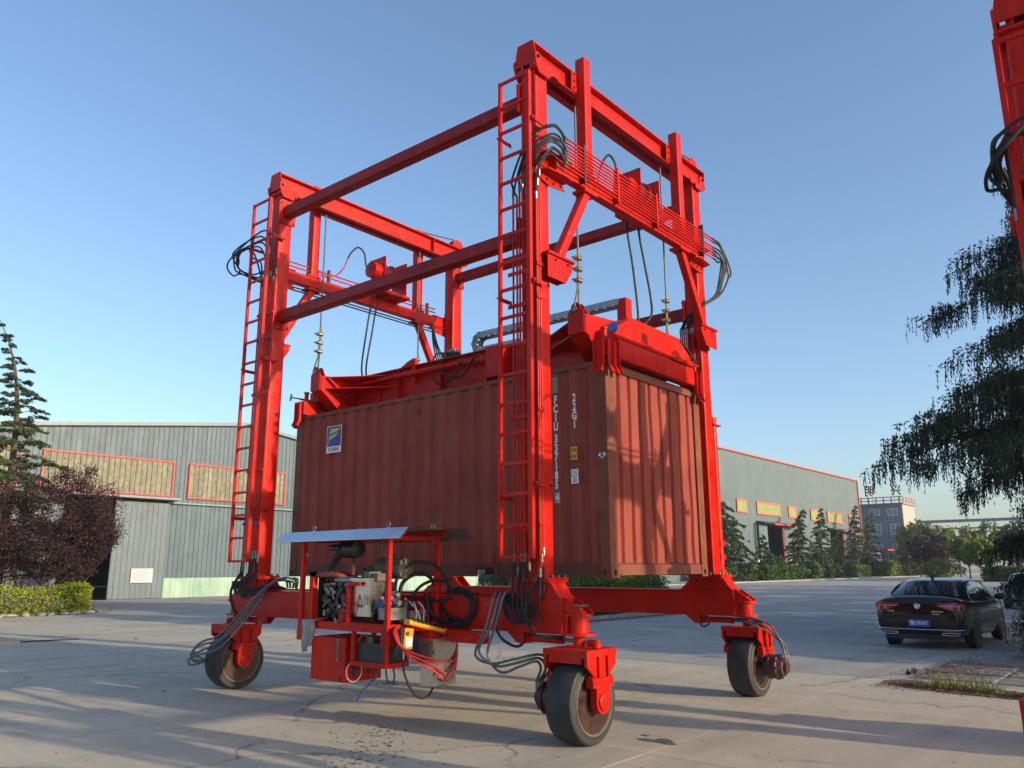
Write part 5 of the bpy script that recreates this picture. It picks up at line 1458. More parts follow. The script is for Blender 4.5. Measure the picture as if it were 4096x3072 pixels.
# hydraulic oil tank, battery cage
ot = MB().box(-3.0, -.60, .475, -2.45, .02, .955).build('oil_tank', RED, pu)
MB().box(-3.012, -.505, .70, -3.001, -.465, .945).build('level_gauge', M['steel'], ot)
MB().box(-3.014, -.493, .73, -3.0125, -.477, .92).build('gauge_glass', M['ink'], ot)
MB().cyl((-3.0, -.51, .515), (-3.022, -.51, .515), .020, 12).build('drain_plug', M['cast'], ot)
MB().lathe([(.10, 0), (.105, .003), (.10, .006), (.06, .006), (.05, .012), (.02, .014)], (-2.86, -.6, .585), (0, -1, 0), 24).build('inspection_cover', RED, ot)
MB().lathe([(.118, 0), (.119, .003), (.105, .004)], (-2.86, -.599, .585), (0, -1, 0), 28).build('sealant_ring', M['mark'], ot)
b = MB().cyl((-2.86, -.61, .585), (-2.86, -.66, .585), .04, 14)
for k in range(8):
    a = 2*math.pi*k/8
    b.cyl((-2.86+.07*math.cos(a), -.606, .585+.07*math.sin(a)), (-2.86+.07*math.cos(a), -.622, .585+.07*math.sin(a)), .012, 6)
b.build('cover_fitting', M['cast'], ot)
MB().lathe([(.045, 0), (.05, .003), (.02, .02)], (-2.64, -.60, .60), (0, -1, 0), 16).build('outlet_flange', M['rim'], ot)
cg = MB()
a0, a1, b0, b1, c0, c1 = -3.0, -2.66, -1.30, -.70, .67, 1.038
for xx in (a0, a1-.04):
    for yy in (b0, b1-.04): cg.box(xx, yy, c0, xx+.04, yy+.04, c1)
for xx in (a0, a1-.04): cg.box(xx+.001, b0+.04, c0, xx+.039, b1-.04, c0+.05)
for yy in (b0, b1-.04): cg.box(a0+.04, yy+.001, c0, a1-.04, yy+.039, c0+.05)
cg.box(a0+.04, b0+.04, c0+.01, a1-.04, b1-.04, c0+.02)
cg.build('battery_cage', RED, pu)
bt = MB().box(a0+.05, b0+.05, c0+.022, a1-.05, b1-.05, c0+.24).box(a0+.06, b0+.06, c0+.24, a1-.06, b1-.06, c0+.255).build('battery', M['black_plastic'], pu)
MB().box(-2.96, -1.02, c0+.256, -2.86, -.92, c0+.32).build('battery_clamp', M['cast'], bt)
MB().tube(spline([(-2.96, -.78, .93), (-2.97, -.85, 1.0), (-2.96, -.94, .99), (-2.93, -.97, .96)], 5), .008, 6).build('battery_cable', M['exhaust'], bt)
# stainless control cabinet hung on the near side
XC0, XC1, YC0, YC1 = -2.60, -2.24, -1.62, -1.42
cb = MB().box(XC0, YC0, .475, XC1, YC1, .955)
cb = cb.build('control_cabinet', M['stainless'], pu)
MB().box(XC0+.03, YC0-.012, .50, XC1-.01, YC0-.001, .94).build('cabinet_door', M['stainless'], cb)
MB().prism([(YC0-.03, .957), (YC1+.01, .957), (YC1+.01, .985), (YC0-.03, .972)], 'x', XC0-.02, XC1+.02).build('cabinet_roof', M['stainless'], cb)
for zz in (.60, .83): MB().cyl((XC0+.022, YC0-.010, zz-.022), (XC0+.022, YC0-.010, zz+.022), .010, 8).build('hinge', M['steel'], cb)
MB().box(XC1-.05, YC0-.02, .66, XC1-.03, YC0-.013, .74).build('door_handle', M['steel'], cb)
MB().box(-2.5, -1.44, .955, -2.3, -1.30, 1.04).build('cabinet_bracket', RED, pu)
for xx in (-2.50, -2.40, -2.33): MB().cyl((xx, -1.5, .474), (xx, -1.5, .445), .02, 10).build('cable_gland', M['red_cable'], cb)

# loose things on the power unit
rg_ = MB()
# draped rag: folds over the frame rail
n, m_ = 26, 22
Vv, Ff = [], []
for i in range(n):
    for j in range(m_):
        u, v = i/(n-1), j/(m_-1)
        yy = .08+.27*(u-.5)*(1-.35*max(0, v-.45)*1.4)+.012*math.sin(v*9)
        fold = .012*math.sin(u*24+v*3)+.008*math.sin(u*41+1.3)
        if v < .22:
            xx, zz = -2.90-.11*(v/.22), 1.140+.004*math.sin(u*20)
        else:
            xx, zz = -3.018-fold*(.5+v)-.01*v, 1.14-(v-.22)*(.36+.16*(1 if u > .45 else .1)*max(0, v-.3)+.02*math.sin(u*7))
        if v > .7: yy += -.03*(v-.7)*(u-.5)*8
        Vv.append((xx, yy, zz))
for i in range(n-1):
    for j in range(m_-1): Ff.append((i*m_+j, (i+1)*m_+j, (i+1)*m_+j+1, i*m_+j+1))
rg_.add(Vv, Ff)
o = rg_.build('rag', M['rag'], None, 80)
sol = o.modifiers.new('thick', 'SOLIDIFY'); sol.thickness = .004
tag(o, 'crumpled grey rag draped over the power unit frame', 'rag')
# handheld remote in yellow, hanging from a wire, and the larger yellow transmitter
rc = thing('remote_control', 'yellow remote control box with red button hanging on the power unit', 'remote control', (-2.86, -1.47, .88))
MB().beam((0, 0, 0), (.02, 0, .215), .13, .05, .012, up=(0, 1, 0)).build('case', M['yellow'], rc)
MB().beam((-.075, .025, .0), (-.06, .025, .215), .045, .06, .01, up=(0, 1, 0)).build('back_shell', M['black_plastic'], rc)
MB().box(-.035, -.0285, .02, .055, -.0255, .125).build('label_plate', M['paper'], rc)
MB().lathe([(.018, 0), (.02, .006), (.02, .018), (.012, .024)], (-.022, -.025, .165), (0, -1, 0), 16).build('stop_button', M['ink_red'], rc)
MB().cyl((.01, 0, .215), (.01, .02, .32), .004, 6).build('hanger_wire', M['bolt'], rc)
MB().tube(spline([(.0, 0, 0), (.01, .0, -.05), (-.0, .0, -.09), (-.04, .0, -.14), (-.02, 0, -.26), (.06, -.02, -.42), (.18, -.04, -.52), (.30, -.05, -.50), (.38, -.04, -.42)], 7), .013, 8).build('cable', M['black'], rc)
tr = thing('transmitter', 'long yellow transmitter with black buttons lying above the control cabinet', 'remote control', (-2.52, -1.44, 1.075), math.radians(-3))
b = MB().beam((-.30, 0, .085), (.27, 0, -.045), .10, .055, .018)
b.build('case', M['yellow'], tr)
for k in range(8):
    t_ = .12+.75*k/7
    MB().cbox((-.30+.57*t_, -.02, .085-.13*t_+.032), (.048, .062, .034)).build('button', M['black_plastic'], tr)
MB().cbox((.29, 0, -.05), (.05, .07, .05)).build('end_cap', M['black_plastic'], tr)
MB().beam((-.28, 0, .055), (.28, 0, -.09), .07, .02, .006).build('holder', RED, tr)
# red cable coil slung over the cabinet
for k in range(1):
    cc = thing('cable_coil', 'red electric cable slung in loops around the control cabinet', 'cable', (0, 0, 0))
    for i in range(3):
        q = i*.03
        MB().tube(spline([(-2.93+q, -1.36, 1.10+q*.3), (-3.0+q, -1.42, 1.05), (-2.98+q, -1.50, .92-q), (-2.86, -1.60, .84-q*1.2), (-2.62, -1.665, .76-q*2.0), (-2.44, -1.670, .68-q*2.6+.05*(i == 0)), (-2.30, -1.668, .74-q*1.8), (-2.225, -1.62, .90), (-2.215, -1.52, .99), (-2.30, -1.40, 1.02), (-2.6, -1.34, 1.06), (-2.85, -1.33, 1.11), (-2.93+q, -1.36, 1.10+q*.3)], 8), .011, 8).build('cable_loop', M['red_cable'], cc)
# blue strap dangling under the tank
st = thing('strap', 'frayed blue webbing strap hanging beneath the oil tank', 'strap', (0, 0, 0))
for i, pts in enumerate((((-2.70, -.86, .66), (-2.74, -.87, .56), (-2.80, -.84, .48), (-2.90, -.80, .38), (-2.96, -.78, .28)), ((-2.66, -.92, .66), (-2.67, -.94, .55), (-2.66, -.96, .47)), ((-2.62, -.98, .66), (-2.60, -1.0, .55), (-2.62, -1.01, .47)))):
    P = spline(pts, 6)
    b = MB()
    for a, c in zip(P[:-1], P[1:]): b.beam(a, c, .035, .004, up=(-1, .2, 0))
    b.build('webbing', M['strap'], st)
MB().cbox((-2.64, -.98, .46), (.10, .14, .025)).build('buckle', M['steel'], st)
# ================================================================== cars
def car_paint(name, col, metal):
    m, nt, b = new_mat(name)
    b.inputs['Base Color'].default_value = (*col, 1)
    b.inputs['Metallic'].default_value = metal
    b.inputs['Roughness'].default_value = 0.28
    b.inputs['Coat Weight'].default_value = 0.7
    b.inputs['Specular IOR Level'].default_value = 0.2
    b.inputs['Coat Roughness'].default_value = 0.04
    return m
M['car_black'] = car_paint('black_car_paint', (.003, .003, .0035), .0)
M['car_silver'] = car_paint('silver_car_paint', (.26, .28, .30), .8)
M['glass'] = mk('tinted_glass', (.012, .014, .018), .05, var=.05, spec=.8, rvar=.02)
M['chrome'] = mk('chrome', (.70, .70, .70), .12, metal=1.0, rvar=.05)
M['tail'] = mk('tail_lamp', (.38, .012, .014), .12, var=.25, scale=8, coat=1.0)
M['tail_l'] = mk('tail_lamp_bright', (.75, .10, .04), .2)
M['lens'] = mk('clear_lens', (.62, .64, .66), .1, metal=.3)
M['plate_blue'] = mk('plate_blue', (.012, .09, .42), .4, var=.05)
M['carblack'] = mk('car_trim', (.012, .012, .013), .5)
M['alloy'] = mk('alloy_wheel', (.20, .20, .21), .35, metal=.9)

def sedan(name, label, loc, rz, paint, rear=True):
    t = thing(name, label, 'car', loc, rz, None)
    def section(hw, zb, zsh, zt):
        h = zsh-zb
        return [(0, zb), (.72*hw, zb), (.93*hw, zb+.05), (.985*hw, zb+.30*h), (hw, zb+.55*h), (.992*hw, zb+.78*h), (.965*hw, zsh-.03), (.93*hw, zsh+.25*(zt-zsh)), (.80*hw, zsh+.62*(zt-zsh)), (.5*hw, zt-.012*1), (0, zt)]
    def loft(stations, name_, mat, sect):
        b = MB()
        rings = []
        for st in stations:
            half = sect(*st[1:])
            ring = [(st[0], -y, z) for y, z in half]+[(st[0], y, z) for y, z in half[::-1][1:]]
            rings.append(ring)
        n = len(rings[0])
        vs_ = [p for r in rings for p in r]
        fs_ = []
        for i in range(len(rings)-1):
            for k in range(n-1): fs_.append((i*n+k, (i+1)*n+k, (i+1)*n+k+1, i*n+k+1))
        fs_.append(tuple(range(n)))
        fs_.append(tuple(range((len(rings)-1)*n, len(rings)*n))[::-1])
        b.add(vs_, fs_)
        return b.build(name_, mat, t, 32)
    body = loft([(-2.44, .74, .42, .70, .86), (-2.425, .82, .34, .84, 1.00), (-2.39, .865, .30, .93, 1.075), (-2.33, .885, .28, .965, 1.108), (-2.15, .902, .26, .98, 1.115), (-1.75, .912, .23, .965, 1.10), (-1.2, .916, .21, .95, 1.03), (-.3, .917, .20, .935, 1.0), (.6, .917, .20, .925, 1.0), (1.15, .914, .20, .915, 1.0), (1.55, .905, .20, .885, .96), (1.95, .88, .21, .83, .90), (2.22, .82, .24, .75, .81), (2.38, .72, .28, .66, .71), (2.43, .60, .34, .56, .60)], 'body', paint, section)
    def cabin(hb, ht, zt):
        return [(0, .93), (hb, .93), (hb*.5+ht*.5+.025, .5*(.95+zt)+.01), (ht+.02, zt-.075), (ht-.04, zt-.028), (ht*.62, zt-.006), (0, zt)]
    cab = loft([(-1.86, .80, .745, 1.085), (-1.45, .835, .675, 1.26), (-1.02, .845, .63, 1.412), (-.6, .85, .625, 1.462), (-.1, .85, .625, 1.478), (.3, .85, .62, 1.462), (.58, .845, .61, 1.42), (1.0, .825, .66, 1.20), (1.32, .80, .72, 1.0)], 'cabin', paint, cabin)
    def panel(pts, name_, mat, off, parent=t, n=8):
        """patch between two polylines (lists of 3-D points) lifted outward"""
        b = MB()
        A, B_ = pts
        vs_ = [Vector(p)+Vector(off) for p in A]+[Vector(p)+Vector(off) for p in B_]
        m = len(A)
        b.add(vs_, [(i, i+1, m+i+1, m+i) for i in range(m-1)])
        return b.build(name_, mat, parent, 60)
    # rear and front windows follow the cabin's curve
    def rowpts(x, zc, w, drop_, k=9):
        return [(x, w*(2*i/(k-1)-1), zc-drop_*(2*i/(k-1)-1)**4) for i in range(k)]
    panel((rowpts(-1.80, 1.115, .70, .03), rowpts(-1.05, 1.408, .565, .055)), 'rear_window', M['glass'], (-.012, 0, .010))
    panel((rowpts(1.27, 1.03, .69, .03), rowpts(.60, 1.415, .55, .05)), 'windscreen', M['glass'], (.012, 0, .012))
    for s in (-1, 1):
        low = [(-1.50, s*.838, 1.005), (-1.25, s*.842, .985), (-.55, s*.848, .975), (.2, s*.848, .965), (.85, s*.836, .965), (1.12, s*.825, .97)]
        high = [(-1.44, s*.795, 1.10), (-1.15, s*.725, 1.27), (-.6, s*.672, 1.385), (.05, s*.668, 1.398), (.55, s*.685, 1.34), (1.02, s*.765, 1.06)]
        panel((low, high), 'side_window', M['glass'], (0, s*.02, .004))
        tr = [Vector(p)+Vector((0, s*.03, -.012)) for p in low]
        MB().tube(tr, .010, 6).build('window_trim', M['chrome'], t)
        tr = [Vector(p)+Vector((0, s*.026, .008)) for p in [low[0]]+high+[low[-1]]]
        MB().tube(spline(tr, 4), .010, 6).build('window_trim', M['chrome'], t)
        MB().box(-.56, s*.70, 1.0, -.50, s*.875, 1.0) if 0 else None
        b = MB().lathe([(.03, -.05), (.075, -.02), (.08, .03), (.05, .07)], (.93, s*1.0, 1.03), (1, 0, .1), 12)
        b.box(.90, s*.84, .985, .96, s*.97, 1.01)
        for vi in range(len(b.v)):
            x, y, z = b.v[vi]
            b.v[vi] = (x, s*1.0+(y-s*1.0)*1.35 if abs(y) > .9 else y, z)
        b.build('door_mirror', paint, t)
        for xx in (-.45, .62): MB().beam((xx, s*.925, .80), (xx+.20, s*.925, .805), .03, .03, .008).build('door_handle', M['chrome'], t)
        for xx in (-1.40, 1.41):
            ar = MB().lathe([(.405, -.01), (.40, .004), (.365, .004), (.36, -.03)], (xx, s*.905, .335), (0, s, 0), 30).build('wheel_arch', M['carblack'], t)
            w_ = bpy.data.objects.new('wheel', None); link(w_, t); w_.location = (xx, s*.80, .335)
            MB().lathe([(.22, -.11), (.30, -.115), (.328, -.09), (.335, -.05), (.335, .05), (.328, .09), (.30, .115), (.235, .112)], (0, 0, 0), (0, s, 0), 36).build('tyre', M['rubber'], w_, 40)
            rm = MB().lathe([(.235, .10), (.240, .114), (.225, .112), (.215, .03), (.05, .02), (.05, .09), (.03, .10)], (0, 0, 0), (0, s, 0), 30)
            for k in range(5):
                a = 2*math.pi*k/5
                for da in (-.13, .13):
                    rm.beam((.04*math.cos(a), s*.095, .04*math.sin(a)), (.225*math.cos(a+da), s*.10, .225*math.sin(a+da)), .028, .02, up=(0, 1, 0))
            rm.build('rim', M['alloy'], w_)
    MB().prism([(-.98, 1.415), (-.80, 1.46), (-.92, 1.535), (-.96, 1.535)], 'y', -.018, .018).build('roof_antenna', M['carblack'], t)
    if rear:
        # lamps, badge, plate, bumper trims
        for s in (-1, 1):
            lamp = MB()
            yo = [(.885, .80), (.885, .965), (.60, .955), (.42, .93), (.40, .895), (.60, .83)]
            lamp.prism([(s*y, z) for y, z in ((.40, .90), (.43, .955), (.66, .968), (.66, .83), (.56, .84))], 'y', 0, 0) if 0 else None
            v = []
            out = [(.36, .905, -2.440), (.40, .955, -2.432), (.62, .968, -2.425), (.80, .968, -2.40), (.895, .96, -2.30), (.905, .86, -2.28), (.86, .805, -2.36), (.74, .81, -2.42), (.56, .84, -2.440)]
            vs_ = [(x-.008, s*(y+.004), z) for y, z, x in out]
            cx = Vector((-2.442, s*.66, .89))
            b = MB().add([cx]+vs_, [(0, i+1, (i+1) % len(vs_)+1) for i in range(len(vs_))])
            lp = b.build('tail_lamp', M['tail'], t)
            MB().tube([(-2.455, s*.42, .905), (-2.452, s*.60, .902), (-2.438, s*.74, .90), (-2.40, s*.84, .90)], .007, 6).build('light_strip', M['lens'], lp)
            MB().cbox((-2.43, s*.80, .875), (.03, .05, .12)).build('brake_light', M['tail_l'], lp)
            MB().tube([(-2.452, s*.46, .385), (-2.446, s*.62, .385), (-2.43, s*.78, .39)], .018, 6).build('reflector', M['tail'], t)
            MB().tube([(-2.46, s*.44, .34), (-2.458, s*.46, .31), (-2.452, s*.60, .30), (-2.44, s*.76, .31), (-2.435, s*.79, .345), (-2.45, s*.62, .352), (-2.46, s*.44, .345)], .008, 6).build('exhaust_trim', M['chrome'], t)
        MB().tube(spline([(-2.30, -.885, .43), (-2.43, -.80, .42), (-2.462, -.45, .415), (-2.468, 0, .412), (-2.462, .45, .415), (-2.43, .80, .42), (-2.30, .885, .43)], 6), .009, 6).build('bumper_trim', M['chrome'], t)
        MB().tube(spline([(-2.41, -.80, .70), (-2.448, -.40, .70), (-2.452, 0, .70), (-2.448, .40, .70), (-2.41, .80, .70)], 6), .006, 6).build('boot_seam', M['carblack'], t)
        npl = MB().box(-2.478, -.22, .475, -2.455, .22, .615).build('number_plate', M['plate_blue'], t)
        RROT = (math.radians(90), 0, math.radians(-90))
        me = text_mesh('plate_text', '鲁J 0536Y', .105, M['paper'], .001, .84, .001)
        inst('plate_text', me, npl, (-2.4795, 0, .545), RROT)
        bd = MB().lathe([(.060, 0), (.062, .006), (.054, .012), (.052, .004), (.0505, .003)], (-2.448, .01, .895), (-1, 0, 0), 30).build('badge', M['chrome'], t)
        v = MB()
        for a, c in (((-.024, .043), (0, .006)), ((0, .006), (.024, .043)), ((-.045, .018), (-.020, -.042)), ((-.020, -.042), (0, -.004)), ((0, -.004), (.020, -.042)), ((.020, -.042), (.045, .018))):
            v.beam((-2.456, .01-a[0], .895+a[1]), (-2.456, .01-c[0], .895+c[1]), .006, .011, up=(1, 0, 0))
        v.build('badge_monogram', M['chrome'], bd)
        me = text_mesh('model_text', 'MAGOTAN', .046, M['chrome'], .002, 1.0, .001); inst('model_text', me, t, (-2.447, -.38, .785), RROT)
        me = text_mesh('maker_text', '一汽-大众', .046, M['chrome'], .002, .9, .001); inst('maker_text', me, t, (-2.445, .58, .785), RROT)
        MB().box(-2.452, -.42, .730, -2.447, -.28, .742).build('trim_badge', M['chrome'], t)
        MB().box(-2.40, -.72, .20, -2.30, .72, .33).build('diffuser', M['carblack'], t)
    else:
        for s in (-1, 1):
            out = [(.42, .62, 2.375), (.50, .70, 2.34), (.66, .745, 2.26), (.79, .775, 2.14), (.82, .76, 2.10), (.80, .68, 2.18), (.70, .63, 2.29), (.56, .60, 2.36)]
            vs_ = [(x+.035, s*(y+.03), z+.015) for y, z, x in out]
            c = sum((Vector(v) for v in vs_), Vector())/len(vs_)+Vector((.03, s*.02, .01))
            MB().add([c]+vs_, [(0, i+1, (i+1) % len(vs_)+1) for i in range(len(vs_))]).build('headlamp', M['lens'], t)
            fg = MB().lathe([(.02, 0), (.06, .01), (.062, .03)], (2.33, s*.66, .43), (1, s*.35, 0), 14).build('fog_lamp', M['lens'], t)
            MB().tube(spline([(2.36, s*.50, .46), (2.30, s*.74, .50), (2.18, s*.84, .52)], 5), .012, 6).build('fog_trim', M['chrome'], t)
        gr = MB().box(2.36, -.36, .55, 2.44, .36, .68).build('grille', M['carblack'], t)
        for k in range(5): MB().tube(spline([(2.40, -.40, .56+.028*k), (2.455, 0, .56+.028*k), (2.40, .40, .56+.028*k)], 5), .006, 6).build('grille_bar', M['chrome'], gr)
        MB().tube(spline([(2.30, -.50, .70), (2.43, -.25, .715), (2.46, 0, .72), (2.43, .25, .715), (2.30, .50, .70)], 5), .012, 6).build('grille_trim', M['chrome'], t)
        MB().box(2.30, -.58, .28, 2.43, .58, .40).build('air_intake', M['carblack'], t)
        MB().box(2.44, -.22, .42, 2.462, .22, .53).build('number_plate', M['plate_blue'], t)
    return t
sedan('sedan_car', 'black sedan with blue number plate parked in the shade beside the shrubs', (12.93, -3.30, 0), math.radians(0), M['car_black'], True)
sedan('sedan_car', 'silver sedan facing the camera at the right edge beyond the black sedan', (33.1, -2.33, 0), math.radians(180), M['car_silver'], False)
# ================================================================== vegetation
def leaf_quads(P, D, L, W, rng):
    n = len(P)
    D = D/np.maximum(1e-6, np.linalg.norm(D, axis=1, keepdims=True))
    R = rng.normal(size=(n, 3))
    S = np.cross(D, R)
    S /= np.maximum(1e-6, np.linalg.norm(S, axis=1, keepdims=True))
    L = np.broadcast_to(L, (n,))[:, None]
    W = np.broadcast_to(W, (n,))[:, None]
    return np.stack([P-D*L*.5, P+S*W*.5-D*L*.05, P+D*L*.5, P-S*W*.5-D*L*.05], 1)

def cedar_parts(seed, H, R, zb=.1, per=5, dz=.55, droop=.25, leafL=.22, leafW=.05, twigs=16, lpt=10, hang=0.0, lean=None, power=.85, topk=0.05, low=1.0):
    """returns (trunk MB, quads, tip quads) of a deodar-like conifer, base at origin"""
    rng = np.random.default_rng(seed)
    tk = MB()
    zs = np.linspace(0, H, 14)
    wob = rng.normal(0, .012*H/10, (14, 2)).cumsum(0)*.6
    if lean is not None: wob = wob+np.outer((zs/H)**6, lean)
    wob[0] = 0
    tk.tube([(wob[i, 0], wob[i, 1], zs[i]) for i in range(14)], [max(.012, .020*H*(1-z/H)**.8) for z in zs], 9)
    Ps, Ds, Ls, Pt, Dt = [], [], [], [], []
    z = zb*H
    while z < H*.985:
        t = z/H
        cx, cy = np.interp(z, zs, wob[:, 0]), np.interp(z, zs, wob[:, 1])
        nb = per if t < .8 else max(3, per-2)
        a0 = rng.uniform(0, 6.28)
        for k in range(nb):
            az = a0+6.283*k/nb+rng.normal(0, .25)
            ln = R*((1-t)**power+topk)*rng.uniform(.6, 1.12)*(1.0 if low >= 1 else min(1.0, max(.50, (t-.07)/.25)))
            rise = rng.uniform(.02, .20)*(1.0+t)
            dr = droop*rng.uniform(.7, 1.3)
            ss = np.linspace(0, 1, 7)
            rad = ln*ss
            zz = z+rng.normal(0, dz*(.3 if hang == 0 else .13))+ln*(rise*np.sin(ss*2.2)-dr*ss**2)
            dirv = np.array([math.cos(az), math.sin(az)])
            pts = np.stack([cx+dirv[0]*rad, cy+dirv[1]*rad, zz], 1)
            if ln > .5: tk.tube([tuple(p) for p in pts], [max(.006, .012*ln*(1-s)+.004) for s in ss], 5, False)
            m = max(3, int(twigs*(.35+.65*ln/R)))
            st = rng.uniform(.12, 1.0, m)**.75
            base = np.stack([np.interp(st, ss, pts[:, i]) for i in range(3)], 1)
            side = rng.choice([-1, 1], m)
            ang = az+side*rng.uniform(.5, 1.15, m)
            tl = ln*.36*(1.08-st*.75)*rng.uniform(.5, 1.15, m)+.05*ln
            for q in range(m):
                n = max(3, int(lpt*(.5+tl[q]/(R*.36))))
                u = rng.uniform(0.02, 1, n)
                tw = base[q]+np.stack([np.cos(ang[q])*u*tl[q], np.sin(ang[q])*u*tl[q], -dr*1.1*tl[q]*u**1.7+.02*ln*u], 1)
                tw += rng.normal(0, .025*ln**.5, (n, 3))
                d = np.stack([np.full(n, np.cos(ang[q])), np.full(n, np.sin(ang[q])), np.full(n, -.25-dr)], 1)+rng.normal(0, .5, (n, 3))
                Ps.append(tw); Ds.append(d); Ls.append(np.full(n, leafL)*rng.uniform(.6, 1.3, n))
                if hang > 0:
                    # hanging branchlets under the twig
                    nh = max(1, int(n*.55))
                    idx = rng.integers(0, n, nh)
                    for ii in idx:
                        hl = hang*rng.uniform(.35, 1.0)*(.6+.4*ln/R)
                        kk = max(3, int(hl/.075))
                        v = np.linspace(0, 1, kk)
                        hp = tw[ii]+np.stack([rng.normal(0, .012, kk)+.10*hl*v*np.cos(ang[q]), rng.normal(0, .012, kk)+.10*hl*v*np.sin(ang[q]), -hl*v], 1)
                        hd = np.stack([rng.normal(0, .35, kk), rng.normal(0, .35, kk), np.full(kk, -1.0)], 1)
                        Pt.append(hp); Dt.append(hd)
        z += dz*rng.uniform(.7, 1.25)*(1.15-.5*t)
    P, D, L = np.concatenate(Ps), np.concatenate(Ds), np.concatenate(Ls)
    q1 = leaf_quads(P, D, L, leafW, rng)
    q2 = None
    if Pt:
        P, D = np.concatenate(Pt), np.concatenate(Dt)
        q2 = leaf_quads(P, D, .14, .035, rng)
    return tk, q1, q2

def plant(name, label, cat, loc, trunk, crown_q, mat, bark='bark', group=None, rz=0.0, extra=None, crown='crown', stem='trunk'):
    t = thing(name, label, cat, loc, rz, group)
    if trunk is not None and trunk.v: trunk.build(stem, M[bark], t)
    if crown_q is not None: link(bpy.data.objects.new(crown, quads_mesh(crown, crown_q, M[mat])), t)
    if extra is not None: link(bpy.data.objects.new('branchlets', quads_mesh('branchlets', extra[0], M[extra[1]])), t)
    return t

# the big drooping cedar on the right
tk, q, q2 = cedar_parts(4, 16.5, 9.2, zb=.11, per=9, dz=.68, droop=.20, leafL=.15, leafW=.040, twigs=62, lpt=24, hang=.68, power=.95, topk=.05, low=.12)
print('CEDAR', len(q), len(q2))
plant('cedar_tree', 'large dark cedar with drooping branches overhanging the black sedan', 'tree', (17.0, -8.3, 0), tk, q, 'leaf_cedar', extra=(q2, 'leaf_cedar'))
tk, q, q2 = cedar_parts(14, 11.5, 5.4, zb=.38, per=8, dz=.6, droop=.18, leafL=.18, leafW=.05, twigs=40, lpt=18, hang=.55, power=.8, topk=.05)
plant('cedar_tree', 'second dark cedar behind the black sedan, lower than the overhanging one', 'tree', (25.5, -7.2, 0), tk, q, 'leaf_cedar', extra=(q2, 'leaf_cedar'))
# cedars standing off to the right, whose shade falls over the road
tk, q, q2 = cedar_parts(7, 14, 4.6, zb=.10, per=6, dz=.6, droop=.25, leafL=.40, leafW=.16, twigs=18, lpt=8)
plant('cedar_tree', 'first cedar of the row outside the right edge of the photo', 'tree', (11.6, -15.5, 0), tk, q, 'leaf_cedar', group='cedars outside the frame')
c2 = bpy.data.objects['cedar_tree.002']
for (x, y, s, w) in ((13.4, -25.5, 1.1, 'second cedar'), (20.5, -19, 1.05, 'third cedar'), (30, -13.5, 1.0, 'fourth cedar'), (38, -14, 1.1, 'fifth cedar'), (47, -14, 1.1, 'sixth cedar'), (57, -15, 1.2, 'seventh cedar'), (69, -16, 1.2, 'eighth cedar'), (34, -22, 1.25, 'ninth cedar'), (43, -23, 1.3, 'tenth cedar'), (52, -24, 1.3, 'eleventh cedar'), (26, -25, 1.3, 'twelfth cedar'), (63, -25, 1.4, 'thirteenth cedar'), (76, -24, 1.4, 'fourteenth cedar')):  # unseen copies added so their shade fills the far road
    c = copy_tree(c2); c.location = (x, y, 0); c.rotation_euler = (0, 0, x); c.scale = (s, s, s)
    c['label'] = w+' of the row added for shade outside the right edge of the photo'

# young leader-tipped cedar on the far left
tk, q, q2 = cedar_parts(11, 13.2, 4.1, zb=.10, per=5, dz=.46, droop=.14, leafL=.20, leafW=.055, twigs=24, lpt=24, lean=(-1.3, .2), power=1.2, topk=.05)
plant('cedar_tree', 'slender cedar with a bent tip at the left edge above the purple tree', 'tree', (4.6, 33.2, 0), tk, q, 'leaf_far')

# conifers in front of the right workshop
def far_cedar(seed, H, R, loc, label, lean, kw={}):
    a = dict(zb=.16, per=5, dz=.60, droop=.30, leafL=.62, leafW=.20, twigs=11, lpt=7, power=.9, topk=.05)
    a.update(kw)
    tk, q, _ = cedar_parts(seed, H, R, lean=lean, **a)
    return plant('conifer_tree', label, 'tree', loc, tk, q, 'leaf_far', group='conifers in front of the grey workshop')
far_cedar(21, 9.9, 4.2, (88.4, 38.2, 0), 'broad dark conifer just right of the right-hand crane leg', (0, 0), dict(zb=.06, per=6, droop=.38, lpt=9, twigs=14, power=.6))
far_cedar(22, 6.4, 2.2, (101.0, 38.6, 0), 'smallest conifer in front of the left open workshop door', (0, 0))
far_cedar(23, 10.4, 3.1, (113.8, 38.6, 0), 'leaning conifer right of the left workshop door', (3.2, -.3), dict(lpt=9, zb=.10))
far_cedar(24, 11.1, 2.8, (123.6, 38.6, 0), 'slim conifer between the two workshop doors', (1.6, 0))
far_cedar(25, 7.0, 3.6, (129.2, 38.0, 0), 'low bushy conifer before the right workshop door', (0, 0), dict(zb=.05, power=.75, lpt=9))
far_cedar(26, 12.6, 2.9, (140.6, 38.6, 0), 'tallest conifer at the right end of the workshop', (2.2, 0), dict(zb=.28))
far_cedar(27, 11.6, 3.3, (148.0, 38.6, 0), 'conifer with a bent tip before the office building', (4.2, 0))
far_cedar(28, 9.4, 5.6, (163.0, 34.8, 0), 'wide tiered conifer below the office windows', (0, 0), dict(zb=.03, power=.7, per=6, lpt=10))
far_cedar(29, 10.2, 4.8, (176.0, 33.0, 0), 'hazy conifer right of the olive tree', (0, 0), dict(zb=.05, power=.7, lpt=10))

